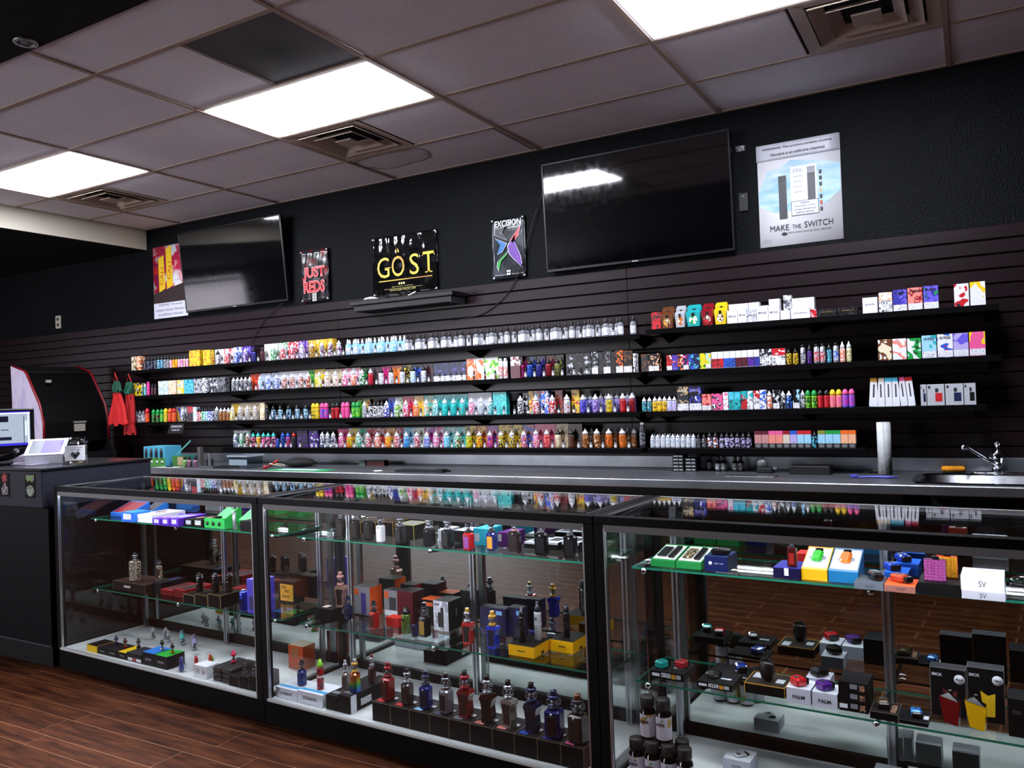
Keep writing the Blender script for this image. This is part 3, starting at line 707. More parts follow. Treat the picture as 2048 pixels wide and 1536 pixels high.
# stack of small black cartons
q = on_z(1345, 943, cz)
for k in range(5):
    for s in range(2):
        if s == 1 and k == 4: continue
        t = MB().bbox(0, .066, 0, .10, 0, .0195, b=.001).build('carton', M('0c0c0e', .35), None, (q.x+.072*s+.002, q.y+.0+.01*s, cz+.0008+.0200*k))
        for a_, b_ in ((.006, .034), (.040, .060)): MB().box(a_, b_, -.0012, -.0002, .007, .013).build('label_print', M('b8bcc4', .5), t)
        tag(t, f'small flat black carton, {ordw(k)} from the bottom of the {"left" if s == 0 else "right"} stack on the counter', 'carton', 'stacked black cartons on the counter')
for n_, px in enumerate((1418, 1436, 1447, 1470, 1481)):
    q = on_z(px, 943 if n_ else 941, cz); t = MB().lathe([(.018, 0), (.019, .003), (.019, .05), (.010, .062)], 14).build('bottle', M('121214', .3), None, (q.x, q.y+.012+.0*n_, cz+.001))
    MB().lathe([(.0195, .012), (.0195, .046)], 14, cap=False).build('label', M('b4b8be', .5), t); MB().lathe([(.010, .062), (.011, .085), (.004, .092)], 12).build('cap', BLACK, t)
    MB().box(-.006, .006, -.0206, -.0198, .02, .04, xf=Matrix.Rotation(.5, 4, 'Y')).build('tick_print', INK, t)
    tag(t, f'black bottle with a white tick label on the counter, {ordw(n_)} from left of five', 'bottle', 'tick-label bottles on the counter')
# ================================================================ PRODUCTS ON THE WALL SHELVES
def x_at(px, Y, Z):
    k = (px-1024)/F_PX; y = Y-CAM.y; z = Z-CAM.z
    return CAM.x + (k*(RM[2][1]*y+RM[2][2]*z) - RM[0][1]*y - RM[0][2]*z)/(RM[0][0]-k*RM[2][0])
_pm = {}
def cached(key, fn):
    if key not in _pm: _pm[key] = fn()
    return _pm[key]
CAPM = {'white': M('e0e4ea', .4)}
def capm(c): return CAPM.get(c) or M(c, .4)
KD = {  # kind: radius, body height, shoulder, cap height
 'b': (.0195, .078, .006, .036), 'w': (.022, .078, .006, .038), 's': (.0125, .066, .006, .034), 'd': (.0185, .070, .016, .034), 'c': (.0125, .046, .006, .026),
 'can': (.0150, .092, .006, .012), 'tube': (.014, .105, .004, .012), 'r': (.0185, .078, .010, .036), 'f': (.0195, .108, .004, .012), 'm': (.016, .046, .006, .02)}
def bottle_meshes(kind, cap, c1, c2, c3):
    r, h, sh, ch = KD[kind]
    lab = art(c1, c2, c3, 75 if kind != 's' else 120, (.5, .95))
    if kind == 'd':
        body = MB().lathe([(r*.9, 0), (r, .003), (r, h), (r*.85, h+sh*.5), (r*.42, h+sh), (r*.42, h+sh+.004)], 14).mesh('bottle', glass_body('sky' if cap == 'white' else 'grey'))
        label = MB().lathe([(r*1.02, .010), (r*1.02, h-.012)], 14, cap=False).mesh('label', lab)
        capme = MB().lathe([(r*.52, h+sh), (r*.56, h+sh+.012), (r*.34, h+sh+.014), (r*.36, h+sh+.026), (r*.22, h+sh+ch-.002), (r*.1, h+sh+ch)], 12).mesh('dropper_cap', capm(cap))
    elif kind in ('can', 'f', 'tube'):
        body = MB().lathe([(r*.94, 0), (r, .003), (r, h), (r*.7, h+sh)], 16).mesh('bottle', M('silver' if kind == 'can' else c1, .3, .8 if kind == 'can' else 0))
        label = MB().lathe([(r*1.015, .012), (r*1.015, h*.72)], 16, cap=False).mesh('label', lab)
        capme = MB().lathe([(r*.72, h+sh), (r*.72, h+sh+ch), (r*.6, h+sh+ch+.002)], 14).mesh('cap', capm(cap))
    else:
        rr = kind == 'r'
        body = MB().lathe([(r*.92, 0), (r, .003), (r, h), (r*.8, h+sh)], 14).mesh('bottle', lab if not rr else M(c1, .35))
        label = MB().lathe([(r*1.015, .010), (r*1.015, h-.006)], 14, cap=False).mesh('label', lab)
        k = ch/.036
        if rr: prof = [(r*.98, h+sh*.3), (r*.98, h+.018*k), (r*.8, h+.030*k), (r*.45, h+.040*k), (r*.2, h+.042*k)]
        else: prof = [(r*.82, h+sh), (r*.86, h+sh+.010*k), (r*.82, h+sh+.013*k), (r*.42, h+sh+.022*k), (r*.24, h+sh+.030*k), (r*.16, h+sh+ch)]
        capme = MB().lathe(prof, 14).mesh('cap', capm(cap))
    return body, label, capme
def glass_body(c): return M(c, .12, spec=.6)
NOUN = {'d': 'dropper bottle', 'can': 'metal canister', 's': 'slim bottle', 'c': 'small bottle', 'm': 'small bottle', 'tube': 'tall tube', 'f': 'tall round tin', 'r': 'round-capped bottle'}
entries = []
class Row:
    def __init__(self, k, bay): self.k = k; self.bay = bay; self.z = (ZS if bay == 'left' else ZR)[k]+.0006
    def B(self, px, cap, c1, c2=None, c3=None, kind='b', Y=-.203, back=False, sc=1.0):
        if back: Y = -.152
        c2 = c2 or c1
        cols = c1 if c1 == c2 else f'{c1}-and-{c2}'
        d = f'{"back-row " if back else ""}{cap}-capped {cols} {NOUN.get(kind, "bottle")}'
        entries.append(dict(t='b', row=self, x=x_at(px, Y, self.z+.05), Y=Y, kind=kind, cap=cap, c=(c1, c2, c3), d=d, sc=sc)); return self
    def Bs(self, pxs, *a, **k):
        for p in pxs: self.B(p, *a, **k)
        return self
    def T(self, *pxs, cap='black', lab='white', body='grey'):
        for p in pxs: entries.append(dict(t='t', row=self, x=x_at(p, -.2405, self.z+.03), Y=-.2405, cap=cap, lab=lab, body=body, d=f'tiny {cap}-capped tester vial'))
        return self
    def X(self, a, b, c1, c2=None, c3=None, h=.122, Y=None, dep=.045, front=True, band=None, warn=False, txt=None, n=1, lean=0, dz=0.0, print_scale=45, word='carton', tcol=None):
        """carton(s) from pixel a to pixel b; front=False puts it behind the bottles"""
        Yf = (-.222 if front else -.172) if Y is None else Y
        c2 = c2 or c1; cols = c1 if c1 == c2 else f'{c1}-and-{c2}'
        for i in range(n):
            x0 = x_at(a+(b-a)*i/n, Yf, self.z+h/2+dz); x1 = x_at(a+(b-a)*(i+1)/n, Yf, self.z+h/2+dz)
            entries.append(dict(t='x', row=self, x=(x0+x1)/2, w=(x1-x0)-.0012, Y=Yf, h=h, dep=dep, c=(c1, c2, c3), band=band, warn=warn, txt=txt, lean=lean, dz=dz, ps=print_scale, tcol=tcol,
                                d=f'{"" if front else "back-row "}{cols}{" " + band + "-banded" if band and "_" not in band and band not in (c1, c2) else ""} {word}'))
        return self
r1, r2, r3, r4 = (Row(k, 'left') for k in (1, 2, 3, 4)); q1, q2, q3, q4 = (Row(k, 'right') for k in (1, 2, 3, 4))
# ---- top shelf
r1.X(263, 272, 'cream', 'black', 'gold', h=.125).X(273, 281, 'cream', 'orange', 'black', h=.125)
r1.Bs((285, 291.5, 298, 304.5, 311), 'black', 'black', 'navy', 'silver', kind='s', sc=1.1).Bs((317.5, 324), 'black', 'navy', 'cyan', 'white', kind='s', sc=1.1).Bs((330.5, 336), 'black', 'charcoal', 'silver', kind='s', sc=1.1)
for p, c in ((342, 'magenta'), (347.5, 'orange'), (353, 'orange'), (358.5, 'pink'), (364, 'magenta'), (369.5, 'red'), (375, 'pink')): r1.B(p, 'black', c, 'white' if c != 'orange' else 'yellow', kind='s')
r1.X(378.5, 399.5, 'yellow', 'gold', 'orange', h=.135, n=3, word='tall tin box').X(406, 420, 'yellow', 'gold', 'orange', h=.13, n=2, word='tall tin box')
r1.X(430, 448, 'white', 'silver', 'black', front=False, h=.13).X(448.5, 466, 'white', 'red', front=False, h=.13).X(466.5, 484, 'white', 'blue', front=False, h=.135).X(484.5, 502, 'purple', 'violet', 'white', front=False, h=.135)
r1.B(436, 'black', 'white', 'charcoal').B(455, 'white', 'white', 'red', 'red').B(473, 'white', 'white', 'blue', 'blue').B(491, 'white', 'white', 'purple', 'purple').B(508, 'black', 'indigo', 'navy').B(525, 'black', 'maroon', 'charcoal')
r1.T(444.5, 464, 482, 499.5, 516.5, 535)
r1.X(529, 556, 'white', 'cream', front=False, h=.14).X(556.5, 575, 'white', 'green', front=False, h=.14).X(575.5, 597, 'red', 'white', 'pink', front=False, h=.14).X(597.5, 617, 'purple', 'lavender', 'red', front=False, h=.14).X(617.5, 666, 'gold', 'yellow', 'cream', front=False, h=.14, n=2)
r1.B(547, 'white', 'white', 'green', 'green', kind='w').B(565, 'white', 'white', 'red', 'red', kind='w').B(585, 'white', 'white', 'red', 'red', kind='w').B(604, 'white', 'white', 'lavender', 'grey', kind='w').B(624, 'white', 'gold', 'brown', 'cream', kind='w')
r1.T(556, 575, 594.5, 613.5, 633)
r1.Bs((644, 661, 678), 'white', 'white', 'navy', 'pink').T(652.5, 669.5, 686.5)
r1.Bs((696, 712), 'white', 'white', 'white', 'silver', kind='d').Bs((738, 764, 788), 'white', 'cyan', 'white', 'sky', kind='d').T(704, 726, 751, 776, 800)
r1.Bs([700+8.4*i for i in range(14)], 'white', 'white', 'sky', kind='d', back=True)
r1.Bs((814, 838, 864, 889, 922, 953, 984, 1014, 1046, 1078, 1111, 1144, 1178, 1212, 1241), 'black', 'white', 'white', 'silver', kind='d')
r1.T(826, 851, 877, 905, 938, 968.5, 999, 1030, 1062, 1094.5, 1127.5, 1161, 1195, 1226.5)
r1.Bs([822+12.9*i for i in range(33)], 'black', 'white', 'white', 'cream', kind='d', back=True)
r1.B(1266, 'black', 'white', 'silver', kind='d')
# ---- second shelf
r2.X(253.5, 265, 'orange', 'white', 'cream', h=.115).X(265.5, 280, 'yellow', 'black', 'white', h=.115, n=2).Bs((284.5, 290.5), 'white', 'sky', 'green', 'blue', kind='s', sc=1.05).B(297, 'pink', 'magenta', 'pink', kind='tube').Bs((305, 311), 'black', 'charcoal', 'maroon', kind='s')
r2.X(316.5, 336, 'white', 'sky', 'yellow', h=.12, n=2).X(336.5, 352, 'cream', 'peach', 'white', h=.12, n=2).X(354.5, 367.5, 'yellow', 'white', 'grey', h=.12, n=2).X(368, 386.5, 'cyan', 'teal', 'blue', h=.12, n=2).X(387.5, 403.5, 'silver', 'charcoal', h=.12, n=2).X(404, 414, 'white', 'black', h=.125, n=2).X(420, 434.5, 'charcoal', 'silver', 'white', h=.12, n=2).X(435, 451, 'grey', 'charcoal', h=.122, n=3)
r2.Bs((467.5, 475.5, 483.5, 491.5, 500), 'white', 'charcoal', 'silver', 'black', kind='b', sc=.95).T(480, 496, 512, 526)
r2.X(501, 519, 'red', 'orange', front=False, h=.135).X(520, 558, 'white', 'sky', 'red', front=False, h=.135, n=2).X(558.5, 618, 'white', 'silver', 'red', front=False, h=.138, n=3).X(618.5, 629, 'green', 'lime', front=False, h=.14).X(629.5, 650, 'yellow', 'white', front=False, h=.14)
r2.B(521, 'white', 'sky', 'white', 'red').Bs((537, 553), 'white', 'white', 'blue', 'sky').Bs((569, 585, 602, 617), 'white', 'white', 'red', 'green').T(543.5, 561, 577, 593.5, 609.5, 625)
r2.B(638.5, 'white', 'white', 'yellow', 'lime').Bs((654, 671), 'white', 'cream', 'white', 'red').X(650.5, 684, 'cream', 'tan', 'white', front=False, h=.135, n=2).T(646.5, 663, 680, body='black')
r2.X(684.5, 722, 'white', 'pink', 'peach', front=False, h=.135, n=2).B(690, 'white', 'white', 'pink', 'magenta').B(707, 'white', 'white', 'orange', 'peach').T(698.5, 716)
r2.X(722.5, 736, 'black', 'green', front=False, h=.13).B(724.5, 'white', 'white', 'green', 'black').T(733).X(736.5, 762, 'charcoal', 'maroon', front=False, h=.13, n=2).B(741.5, 'white', 'red', 'crimson', 'pink').T(753)
r2.X(762.5, 784, 'magenta', 'crimson', front=False, h=.133, n=2).X(784.5, 804, 'orange', 'gold', front=False, h=.133, n=2).X(804.5, 826, 'black', 'yellow', front=False, h=.133, n=2).X(826.5, 845, 'black', 'blue', front=False, h=.133, n=2).X(845.5, 866, 'black', 'maroon', front=False, h=.133, n=2)
r2.Bs((762.5, 782.5, 805), 'black', 'silver', 'white', 'grey').B(826, 'black', 'sky', 'white', 'grey').B(847.5, 'black', 'silver', 'white', 'grey').T(772.5, 793.5, 815.5, 836, 857.5)
r2.X(866.5, 932, 'navy', 'black', 'violet', h=.13, n=6, Y=-.205, warn=True).T(879.5, 902, 923)
r2.X(933, 968, 'white', 'orange', 'peach', h=.148, n=2, Y=-.20, print_scale=25).X(968.5, 997, 'white', 'lime', 'green', h=.148, n=2, Y=-.20, print_scale=25).T(948, 970, 991, lab='brown').Bs((1002, 1011.5), 'white', 'white', 'salmon', 'silver', kind='tube', sc=1.1)
r2.X(1021, 1040, 'white', 'maroon', 'red', h=.14, band='maroon')
for p, c, d in ((1045, 'magenta', 'maroon'), (1060, 'blue', 'navy'), (1078, 'indigo', 'navy'), (1097, 'crimson', 'maroon'), (1115, 'olive', 'charcoal')):
    r2.B(p, 'black', c, d); r2.X(p-4, p+13, d, c, 'black', front=False, h=.138)
r2.T(1051, 1069, 1088, 1106, 1124.5, 1148, 1174)
r2.X(1132, 1182, 'black', 'charcoal', 'silver', h=.14, n=3, Y=-.195).X(1183, 1196, 'black', 'silver', h=.14, warn=True).X(1197, 1206, 'black', 'charcoal', h=.135).X(1206.5, 1221, 'black', 'grey', h=.14, warn=True).X(1222, 1231, 'black', 'charcoal', h=.135).X(1231.5, 1246, 'black', 'orange', h=.14, warn=True).X(1247, 1264, 'black', 'brown', h=.135, warn=True).X(1266, 1272, 'white', 'black', h=.115)
# ---- third shelf
r3.Bs((273, 280, 287), 'grey', 'white', 'black', kind='b', sc=.9).B(295, 'red', 'red', 'orange', kind='r', sc=1.05).Bs((307.5, 316), 'green', 'green', 'black', 'red', kind='r', sc=.95).B(324, 'green', 'green', 'lime', kind='r', sc=.95).B(332, 'yellow', 'yellow', 'olive', kind='r').B(340.5, 'orange', 'red', 'orange', kind='r').B(348, 'red', 'orange', 'red', kind='r')
r3.X(351.5, 360, 'gold', 'blue', 'peach', h=.13, front=False).B(366, 'white', 'white', 'black', 'silver', kind='w', sc=.95).X(360.5, 374, 'white', 'charcoal', h=.13, front=False).X(375, 385.5, 'red', 'grey', 'charcoal', h=.128, band='charcoal').X(386, 393, 'white', 'sky', h=.122)
for i, c in enumerate(('red', 'red', 'green', 'teal', 'teal', 'blue', 'indigo', 'navy')): r3.B(396.3+4.5*i, 'black', 'white', c, c, kind='s', sc=1.15)
r3.B(434, 'white', 'charcoal', 'silver').Bs((442, 449.5, 457), 'white', 'amber', 'brown', 'cream', kind='b', sc=.9).B(465, 'white', 'yellow', 'white', 'olive').X(463, 479, 'yellow', 'gold', front=False, h=.137, n=1).X(479.5, 519, 'cream', 'tan', 'beige', front=False, h=.14, n=3).Bs((480, 495, 510.5), 'white', 'beige', 'silver', 'grey').X(519.5, 529, 'cream', 'tan', h=.138, Y=-.20).T(472.5, 488, 503)
r3.B(535, 'black', 'charcoal', 'black').Bs((547, 561, 577.5, 594.5, 612), 'black', 'navy', 'sky', 'white', sc=.95).T(540.5, 554, 569, 586, 603, 620)
r3.Bs((627.5, 635), 'yellow', 'yellow', 'olive', 'black', kind='r').Bs((645, 653), 'pink', 'magenta', 'blue', 'pink', kind='r').Bs((667, 675), 'black', 'red', 'crimson', 'black', kind='r').Bs((687, 695), 'pink', 'pink', 'magenta', kind='r').Bs((708, 716), 'green', 'green', 'lime', kind='r').X(716, 727, 'green', 'lime', front=False, h=.13)
r3.T(660.5, 681.5, 702).B(729.5, 'white', 'silver', 'grey').X(727.5, 740, 'red', 'yellow', 'green', front=False, h=.135).Bs((741.5, 749.5, 757, 764.5), 'black', 'white', 'black', 'silver').T(735.5)
for p, a, b, c in ((773.5, 'white', 'purple', 'blue'), (793.5, 'white', 'lime', 'green'), (812, 'white', 'pink', 'red'), (832, 'peach', 'orange', 'white'), (853, 'turquoise', 'peach', 'white'), (871.5, 'white', 'teal', 'turquoise'), (890, 'teal', 'turquoise', 'teal'), (907.5, 'teal', 'turquoise', 'teal'), (925, 'teal', 'turquoise', 'orange'), (943, 'white', 'pink', 'silver'), (962, 'white', 'silver', 'sky'), (981, 'teal', 'white', 'turquoise')): r3.B(p, 'white', a, b, c)
r3.X(777, 790, 'blue', 'purple', front=False, h=.14).X(790.5, 806, 'white', 'lime', front=False, h=.14).X(806.5, 828, 'red', 'pink', front=False, h=.145).X(828.5, 848, 'yellow', 'peach', front=False, h=.145).X(848.5, 870, 'turquoise', 'peach', front=False, h=.145).X(870.5, 936, 'teal', 'turquoise', 'teal', front=False, h=.148, n=4).X(936.5, 984, 'white', 'silver', 'sky', front=False, h=.152, n=3).X(986, 1013, 'teal', 'turquoise', h=.152, n=2, Y=-.20)
r3.T(783.5, 803, 822, 842, 862, 881, 898.5, 916, 934, 952.5, 971.5, 990.5, 1008, 1029)
r3.B(1041, 'white', 'white', 'black', 'silver', kind='w').X(1046, 1057, 'black', 'white', front=False, h=.14).X(1057.5, 1067, 'yellow', 'red', 'cyan', front=False, h=.15).B(1072, 'white', 'red', 'white', 'yellow', kind='w').X(1067.5, 1081, 'sky', 'red', 'white', front=False, h=.15).X(1081.5, 1097, 'blue', 'white', 'red', h=.15, Y=-.198).B(1105, 'white', 'red', 'white', 'crimson', kind='w').X(1111, 1125.5, 'crimson', 'charcoal', 'orange', front=False, h=.148).B(1134, 'white', 'silver', 'white', 'red', kind='w').X(1143, 1159, 'yellow', 'red', 'green', front=False, h=.148)
r3.T(1057, 1087, 1117.5, 1148, body='charcoal')
for p, a, b in ((1166, 'indigo', 'violet'), (1191, 'purple', 'lavender'), (1218, 'olive', 'yellow'), (1246, 'red', 'crimson'), (1264, 'crimson', 'maroon')): r3.B(p, 'white', a, b, kind='w', sc=.95)
r3.Bs([1171+10.6*i for i in range(10)], 'white', 'lavender', 'indigo', back=True).T(1176.5, 1202, 1230, 1256)
# ---- lowest shelf
r4.X(468, 502, 'white', 'green', 'navy', front=False, h=.135, n=4).B(471.5, 'white', 'white', 'navy', 'sky').B(483, 'white', 'white', 'green', 'sky').B(495.5, 'white', 'white', 'brown', 'amber').T(477.5, 489.5, 501.5)
r4.Bs((507, 527.5, 537, 547.5), 'turquoise', 'charcoal', 'pink', 'white').B(517, 'turquoise', 'yellow', 'orange', 'turquoise').T(512.5, 522, 532, 542.5)
r4.B(556, 'blue', 'blue', 'navy', kind='m').B(566, 'blue', 'navy', 'blue').B(576.5, 'blue', 'red', 'blue').B(588, 'red', 'charcoal', 'black').X(594, 615, 'charcoal', 'purple', 'black', h=.13, n=2, Y=-.20).X(618, 636, 'purple', 'navy', 'white', h=.13, n=2, Y=-.20).T(561.5, 571.5, 582, 600, 624, 632)
r4.Bs((645, 655.5, 667), 'white', 'navy', 'white', 'black').B(682.5, 'white', 'magenta', 'white', 'crimson').X(676, 696, 'pink', 'magenta', front=False, h=.137).T(650, 661, 673.5, 690)
for p, a, b, c in ((699, 'orange', 'yellow', 'green'), (717, 'white', 'green', 'turquoise'), (736, 'red', 'white', 'crimson'), (755, 'orange', 'white', 'red'), (776, 'yellow', 'orange', 'white'), (794, 'red', 'white', 'salmon'), (813, 'cyan', 'blue', 'white'), (834, 'red', 'white', 'crimson'), (854, 'violet', 'sky', 'pink'), (872, 'pink', 'white', 'magenta'), (893, 'cyan', 'sky', 'white'), (915.5, 'white', 'green', 'red'), (938, 'yellow', 'lime', 'red'), (959, 'red', 'yellow', 'green'), (980, 'pink', 'purple', 'orange'), (1002, 'yellow', 'black', 'white'), (1024, 'yellow', 'black', 'white'), (1048, 'blue', 'orange', 'white')): r4.B(p, 'white', a, b, c, kind='w', sc=.93)
for (a, b, c, d, e) in ((697, 716, 'yellow', 'white', 'orange'), (716.5, 734, 'white', 'green', 'turquoise'), (734.5, 772, 'red', 'white', 'orange'), (772.5, 791, 'peach', 'yellow', 'brown'), (791.5, 806, 'red', 'white', 'blue'), (806.5, 830, 'cyan', 'white', 'blue'), (830.5, 850, 'white', 'lime', 'red'), (850.5, 870, 'magenta', 'blue', 'white'), (870.5, 890, 'pink', 'white', 'turquoise'), (890.5, 932, 'turquoise', 'white', 'teal')): r4.X(a, b, c, d, e, front=False, h=.14, n=2 if b-a > 30 else 1)
r4.X(932.5, 953, 'yellow', 'black', front=False, h=.147).X(953.5, 974, 'red', 'yellow', front=False, h=.147).X(974.5, 997, 'purple', 'pink', front=False, h=.147).X(997.5, 1046, 'yellow', 'black', front=False, h=.15, n=2).X(1046.5, 1070, 'blue', 'orange', 'silver', front=False, h=.15)
r4.T(708, 726.5, 745.5, 765.5, 785, 803.5, 823.5, 844, 863, 882.5, 904, 926.5, 948.5, 969.5, 991, 1013, 1036)
r4.B(1072.5, 'white', 'pink', 'white', 'red').B(1094, 'white', 'salmon', 'red', 'pink').X(1070.5, 1112, 'pink', 'salmon', 'magenta', front=False, h=.152, n=2).B(1116, 'black', 'cream', 'tan').X(1112.5, 1138, 'tan', 'cream', front=False, h=.152, n=2).B(1142.5, 'black', 'charcoal', 'brown').X(1138.5, 1165, 'black', 'brown', front=False, h=.15, n=2).T(1061, 1082.5, 1105, 1127, 1157)
r4.Bs((1171, 1194), 'white', 'brown', 'amber', 'cream', kind='w').Bs((1218, 1245), 'white', 'amber', 'orange', 'brown', kind='w').Bs([1184+12*i for i in range(8)], 'white', 'amber', 'brown', 'silver', back=True).T(1182, 1206, 1231, 1258).B(1285, 'white', 'charcoal', 'grey', kind='tube', sc=1.25)
# ---- right bay, top
q1.X(1303, 1322, 'red', 'charcoal', h=.105, Y=-.20, word='device carton')
for p0, p1, a, b, c in ((1323, 1349, 'brown', 'gold', 'maroon'), (1351, 1372, 'silver', 'orange', 'brown'), (1373, 1403, 'teal', 'green', 'white'), (1404, 1428, 'crimson', 'red', 'maroon'), (1429, 1455, 'yellow', 'cream', 'brown')):
    entries.append(dict(t='p', row=q1, x=x_at((p0+p1)/2, -.205, q1.z+.05), w=x_at(p1, -.205, q1.z)-x_at(p0, -.205, q1.z), Y=-.205, h=.098, c=(a, b, c), d=f'{a} flared pouch with {b} picture'))
    entries.append(dict(t='p', row=q1, x=x_at((p0+p1)/2+3, -.145, q1.z+.05), w=x_at(p1, -.145, q1.z)-x_at(p0, -.145, q1.z), Y=-.145, h=.135, c=(a, b, c), d=f'back-row {a} flared pouch with {b} picture'))
q1.X(1454, 1475, 'white', 'silver', h=.075, txt='MYLE').X(1475.5, 1493, 'white', 'silver', 'charcoal', h=.082, txt='MYLE').X(1493.5, 1513, 'silver', 'white', 'grey', h=.072, txt='MYLE').X(1513.5, 1536, 'white', 'silver', h=.088, txt='MYLE').X(1536.5, 1559, 'white', 'silver', h=.085, txt='MYLE')
q1.X(1458, 1497, 'white', 'silver', h=.115, front=False, n=2, txt='MYLE').X(1498, 1519, 'white', 'silver', h=.116, front=False, txt='MYLE').X(1538, 1560, 'white', 'silver', h=.125, front=False, txt='MYLE')
q1.X(1561, 1580, 'white', 'silver', h=.052).X(1567, 1583, 'white', 'grey', 'charcoal', h=.14, front=False).X(1581.5, 1620, 'white', 'silver', h=.058, txt='mini').X(1584, 1629, 'white', 'silver', h=.118, front=False, dep=.05).X(1621, 1633, 'red', 'white', h=.046, Y=-.21)
q1.X(1635, 1673, 'black', 'charcoal', h=.042, tcol='gold').X(1675, 1716, 'black', 'charcoal', h=.042, tcol='gold')
q1.X(1725, 1755, 'white', 'silver', h=.084, txt='JUUL').X(1757.5, 1784.5, 'white', 'peach', h=.104, txt='JUUL', band='white')
q1.X(1786, 1814, 'indigo', 'violet', 'navy', h=.112, warn=True, txt='FUMA', tcol='black').X(1815.5, 1845, 'salmon', 'crimson', h=.116, warn=True, txt='FUMA', tcol='black').X(1847, 1877, 'violet', 'indigo', 'green', h=.118, warn=True, txt='FUMA', tcol='black')
q1.X(1908, 1938, 'white', 'red', 'charcoal', h=.115, print_scale=20).X(1940, 1971, 'white', 'yellow', 'charcoal', h=.118, print_scale=20)
# ---- right bay, second
q2.X(1282, 1296, 'charcoal', 'brown', h=.105).X(1297, 1318, 'black', 'peach', h=.105, warn=True, n=2)
for i, (a, b, c) in enumerate((('red', 'crimson', 'white'), ('purple', 'blue', 'orange'), ('navy', 'orange', 'white'), ('navy', 'magenta', 'white'), ('blue', 'navy', 'cyan'), ('navy', 'cyan', 'blue'), ('yellow', 'lime', 'black'), ('sky', 'yellow', 'lime'))): q2.X(1333+11.1*i, 1344+11.1*i, a, b, c, h=.09, warn=i in (0, 3, 7))
for i, c in enumerate(('red', 'red', 'blue', 'blue', 'maroon', 'maroon', 'purple', 'indigo')): q2.X(1423+12*i, 1434.6+12*i, 'white', 'silver', h=.094, band=c)
q2.X(1519.5, 1543, 'charcoal', 'white', h=.094, n=2, band='white').X(1544, 1570, 'red', 'white', h=.094, n=2, band='white')
q2.Bs((1577.5, 1591), 'black', 'yellow', 'black', 'gold', sc=.75).B(1606, 'black', 'silver', 'charcoal', kind='can', sc=.95).B(1619, 'black', 'black', 'purple', kind='s').Bs((1633, 1645.5), 'black', 'silver', 'red', kind='can', sc=.95).B(1658.5, 'black', 'charcoal', 'cyan', kind='s').B(1672, 'black', 'silver', 'blue', kind='can', sc=.95).B(1685, 'white', 'orange', 'white', kind='s', sc=1.05).B(1698, 'white', 'cream', 'olive', kind='s', sc=1.05)
q2.X(1756, 1783, 'cream', 'brown', 'white', h=.108, print_scale=25).X(1785, 1813, 'white', 'salmon', 'sky', h=.108, print_scale=25).X(1814.5, 1842, 'white', 'green', 'charcoal', h=.106, print_scale=25).X(1843.5, 1873, 'sky', 'teal', 'red', h=.116, txt='4X PODS', tcol='black', warn=True, print_scale=25).X(1874.5, 1906, 'white', 'blue', 'red', h=.118, txt='4X PODS', tcol='black', warn=True, print_scale=25).X(1906.5, 1937, 'lavender', 'violet', 'navy', h=.118, warn=True, print_scale=15).X(1938.5, 1971, 'pink', 'yellow', 'lavender', h=.12, warn=True, print_scale=15)
# ---- right bay, third
q3.Bs((1288.5, 1299), 'white', 'teal', 'navy', 'white', sc=.72).Bs((1309.5, 1319, 1329), 'white', 'yellow', 'gold', 'black', sc=.72).Bs((1339, 1349), 'white', 'lavender', 'white', 'violet', sc=.72).Bs([1310+9.8*i for i in range(4)], 'white', 'white', 'yellow', back=True, sc=.75)
q3.X(1354, 1377, 'charcoal', 'tan', 'black', h=.142, warn=True, txt='CUBANO', tcol='cream').X(1378, 1403, 'black', 'indigo', 'white', h=.142, warn=True, txt='LUSH ICE', tcol='lavender').X(1404, 1422, 'salmon', 'red', 'charcoal', h=.094, n=2, warn=True).X(1423, 1445, 'pink', 'charcoal', 'white', h=.096, n=2).X(1446, 1456.5, 'white', 'pink', h=.102).X(1457.5, 1481, 'cyan', 'teal', h=.102, n=2, band='teal').X(1482, 1493.5, 'teal', 'red', 'turquoise', h=.105, band='red').X(1494, 1506, 'teal', 'white', h=.105, band='white').X(1507, 1519, 'red', 'white', h=.105, band='white').X(1519.5, 1532, 'white', 'blue', 'silver', h=.108)
q3.B(1539, 'white', 'white', 'orange', 'grey', sc=.85).X(1545.5, 1559, 'black', 'silver', 'white', h=.105, warn=True).B(1566, 'white', 'black', 'grey', 'white', sc=.82).B(1578, 'white', 'black', 'blue', 'sky', sc=.82).X(1585.5, 1599, 'black', 'sky', 'white', h=.105, warn=True).B(1605.5, 'white', 'charcoal', 'white', 'grey', sc=.82)
q3.Bs((1616, 1628.5), 'green', 'lime', 'black', 'green', kind='r', sc=.82).Bs((1641, 1653.5), 'black', 'red', 'crimson', kind='r', sc=.82).Bs((1665.5, 1678), 'yellow', 'salmon', 'pink', kind='r', sc=.82).Bs((1690.5, 1703.5), 'pink', 'violet', 'magenta', kind='r', sc=.82)
for p0, p1, c in ((1737, 1753.5, 'gold'), (1754.5, 1769, 'cream'), (1770, 1784, 'cyan'), (1784.5, 1799, 'cyan'), (1801, 1815, 'pink'), (1816, 1830, 'red')): q3.X(p0, p1, 'white', 'silver', h=.150, Y=-.20, band='top_'+c, lean=-5 if p0 > 1800 else (4 if p0 < 1740 else 0), word=f'tall {c}-topped device carton')
for p0, p1, c in ((1841, 1853, 'navy'), (1854, 1889, 'red'), (1890.5, 1927, 'navy'), (1928, 1952, 'black')): q3.X(p0, p1, 'silver', 'white', h=.108, Y=-.20, band='dev_'+c, word=f'square {c}-device carton')
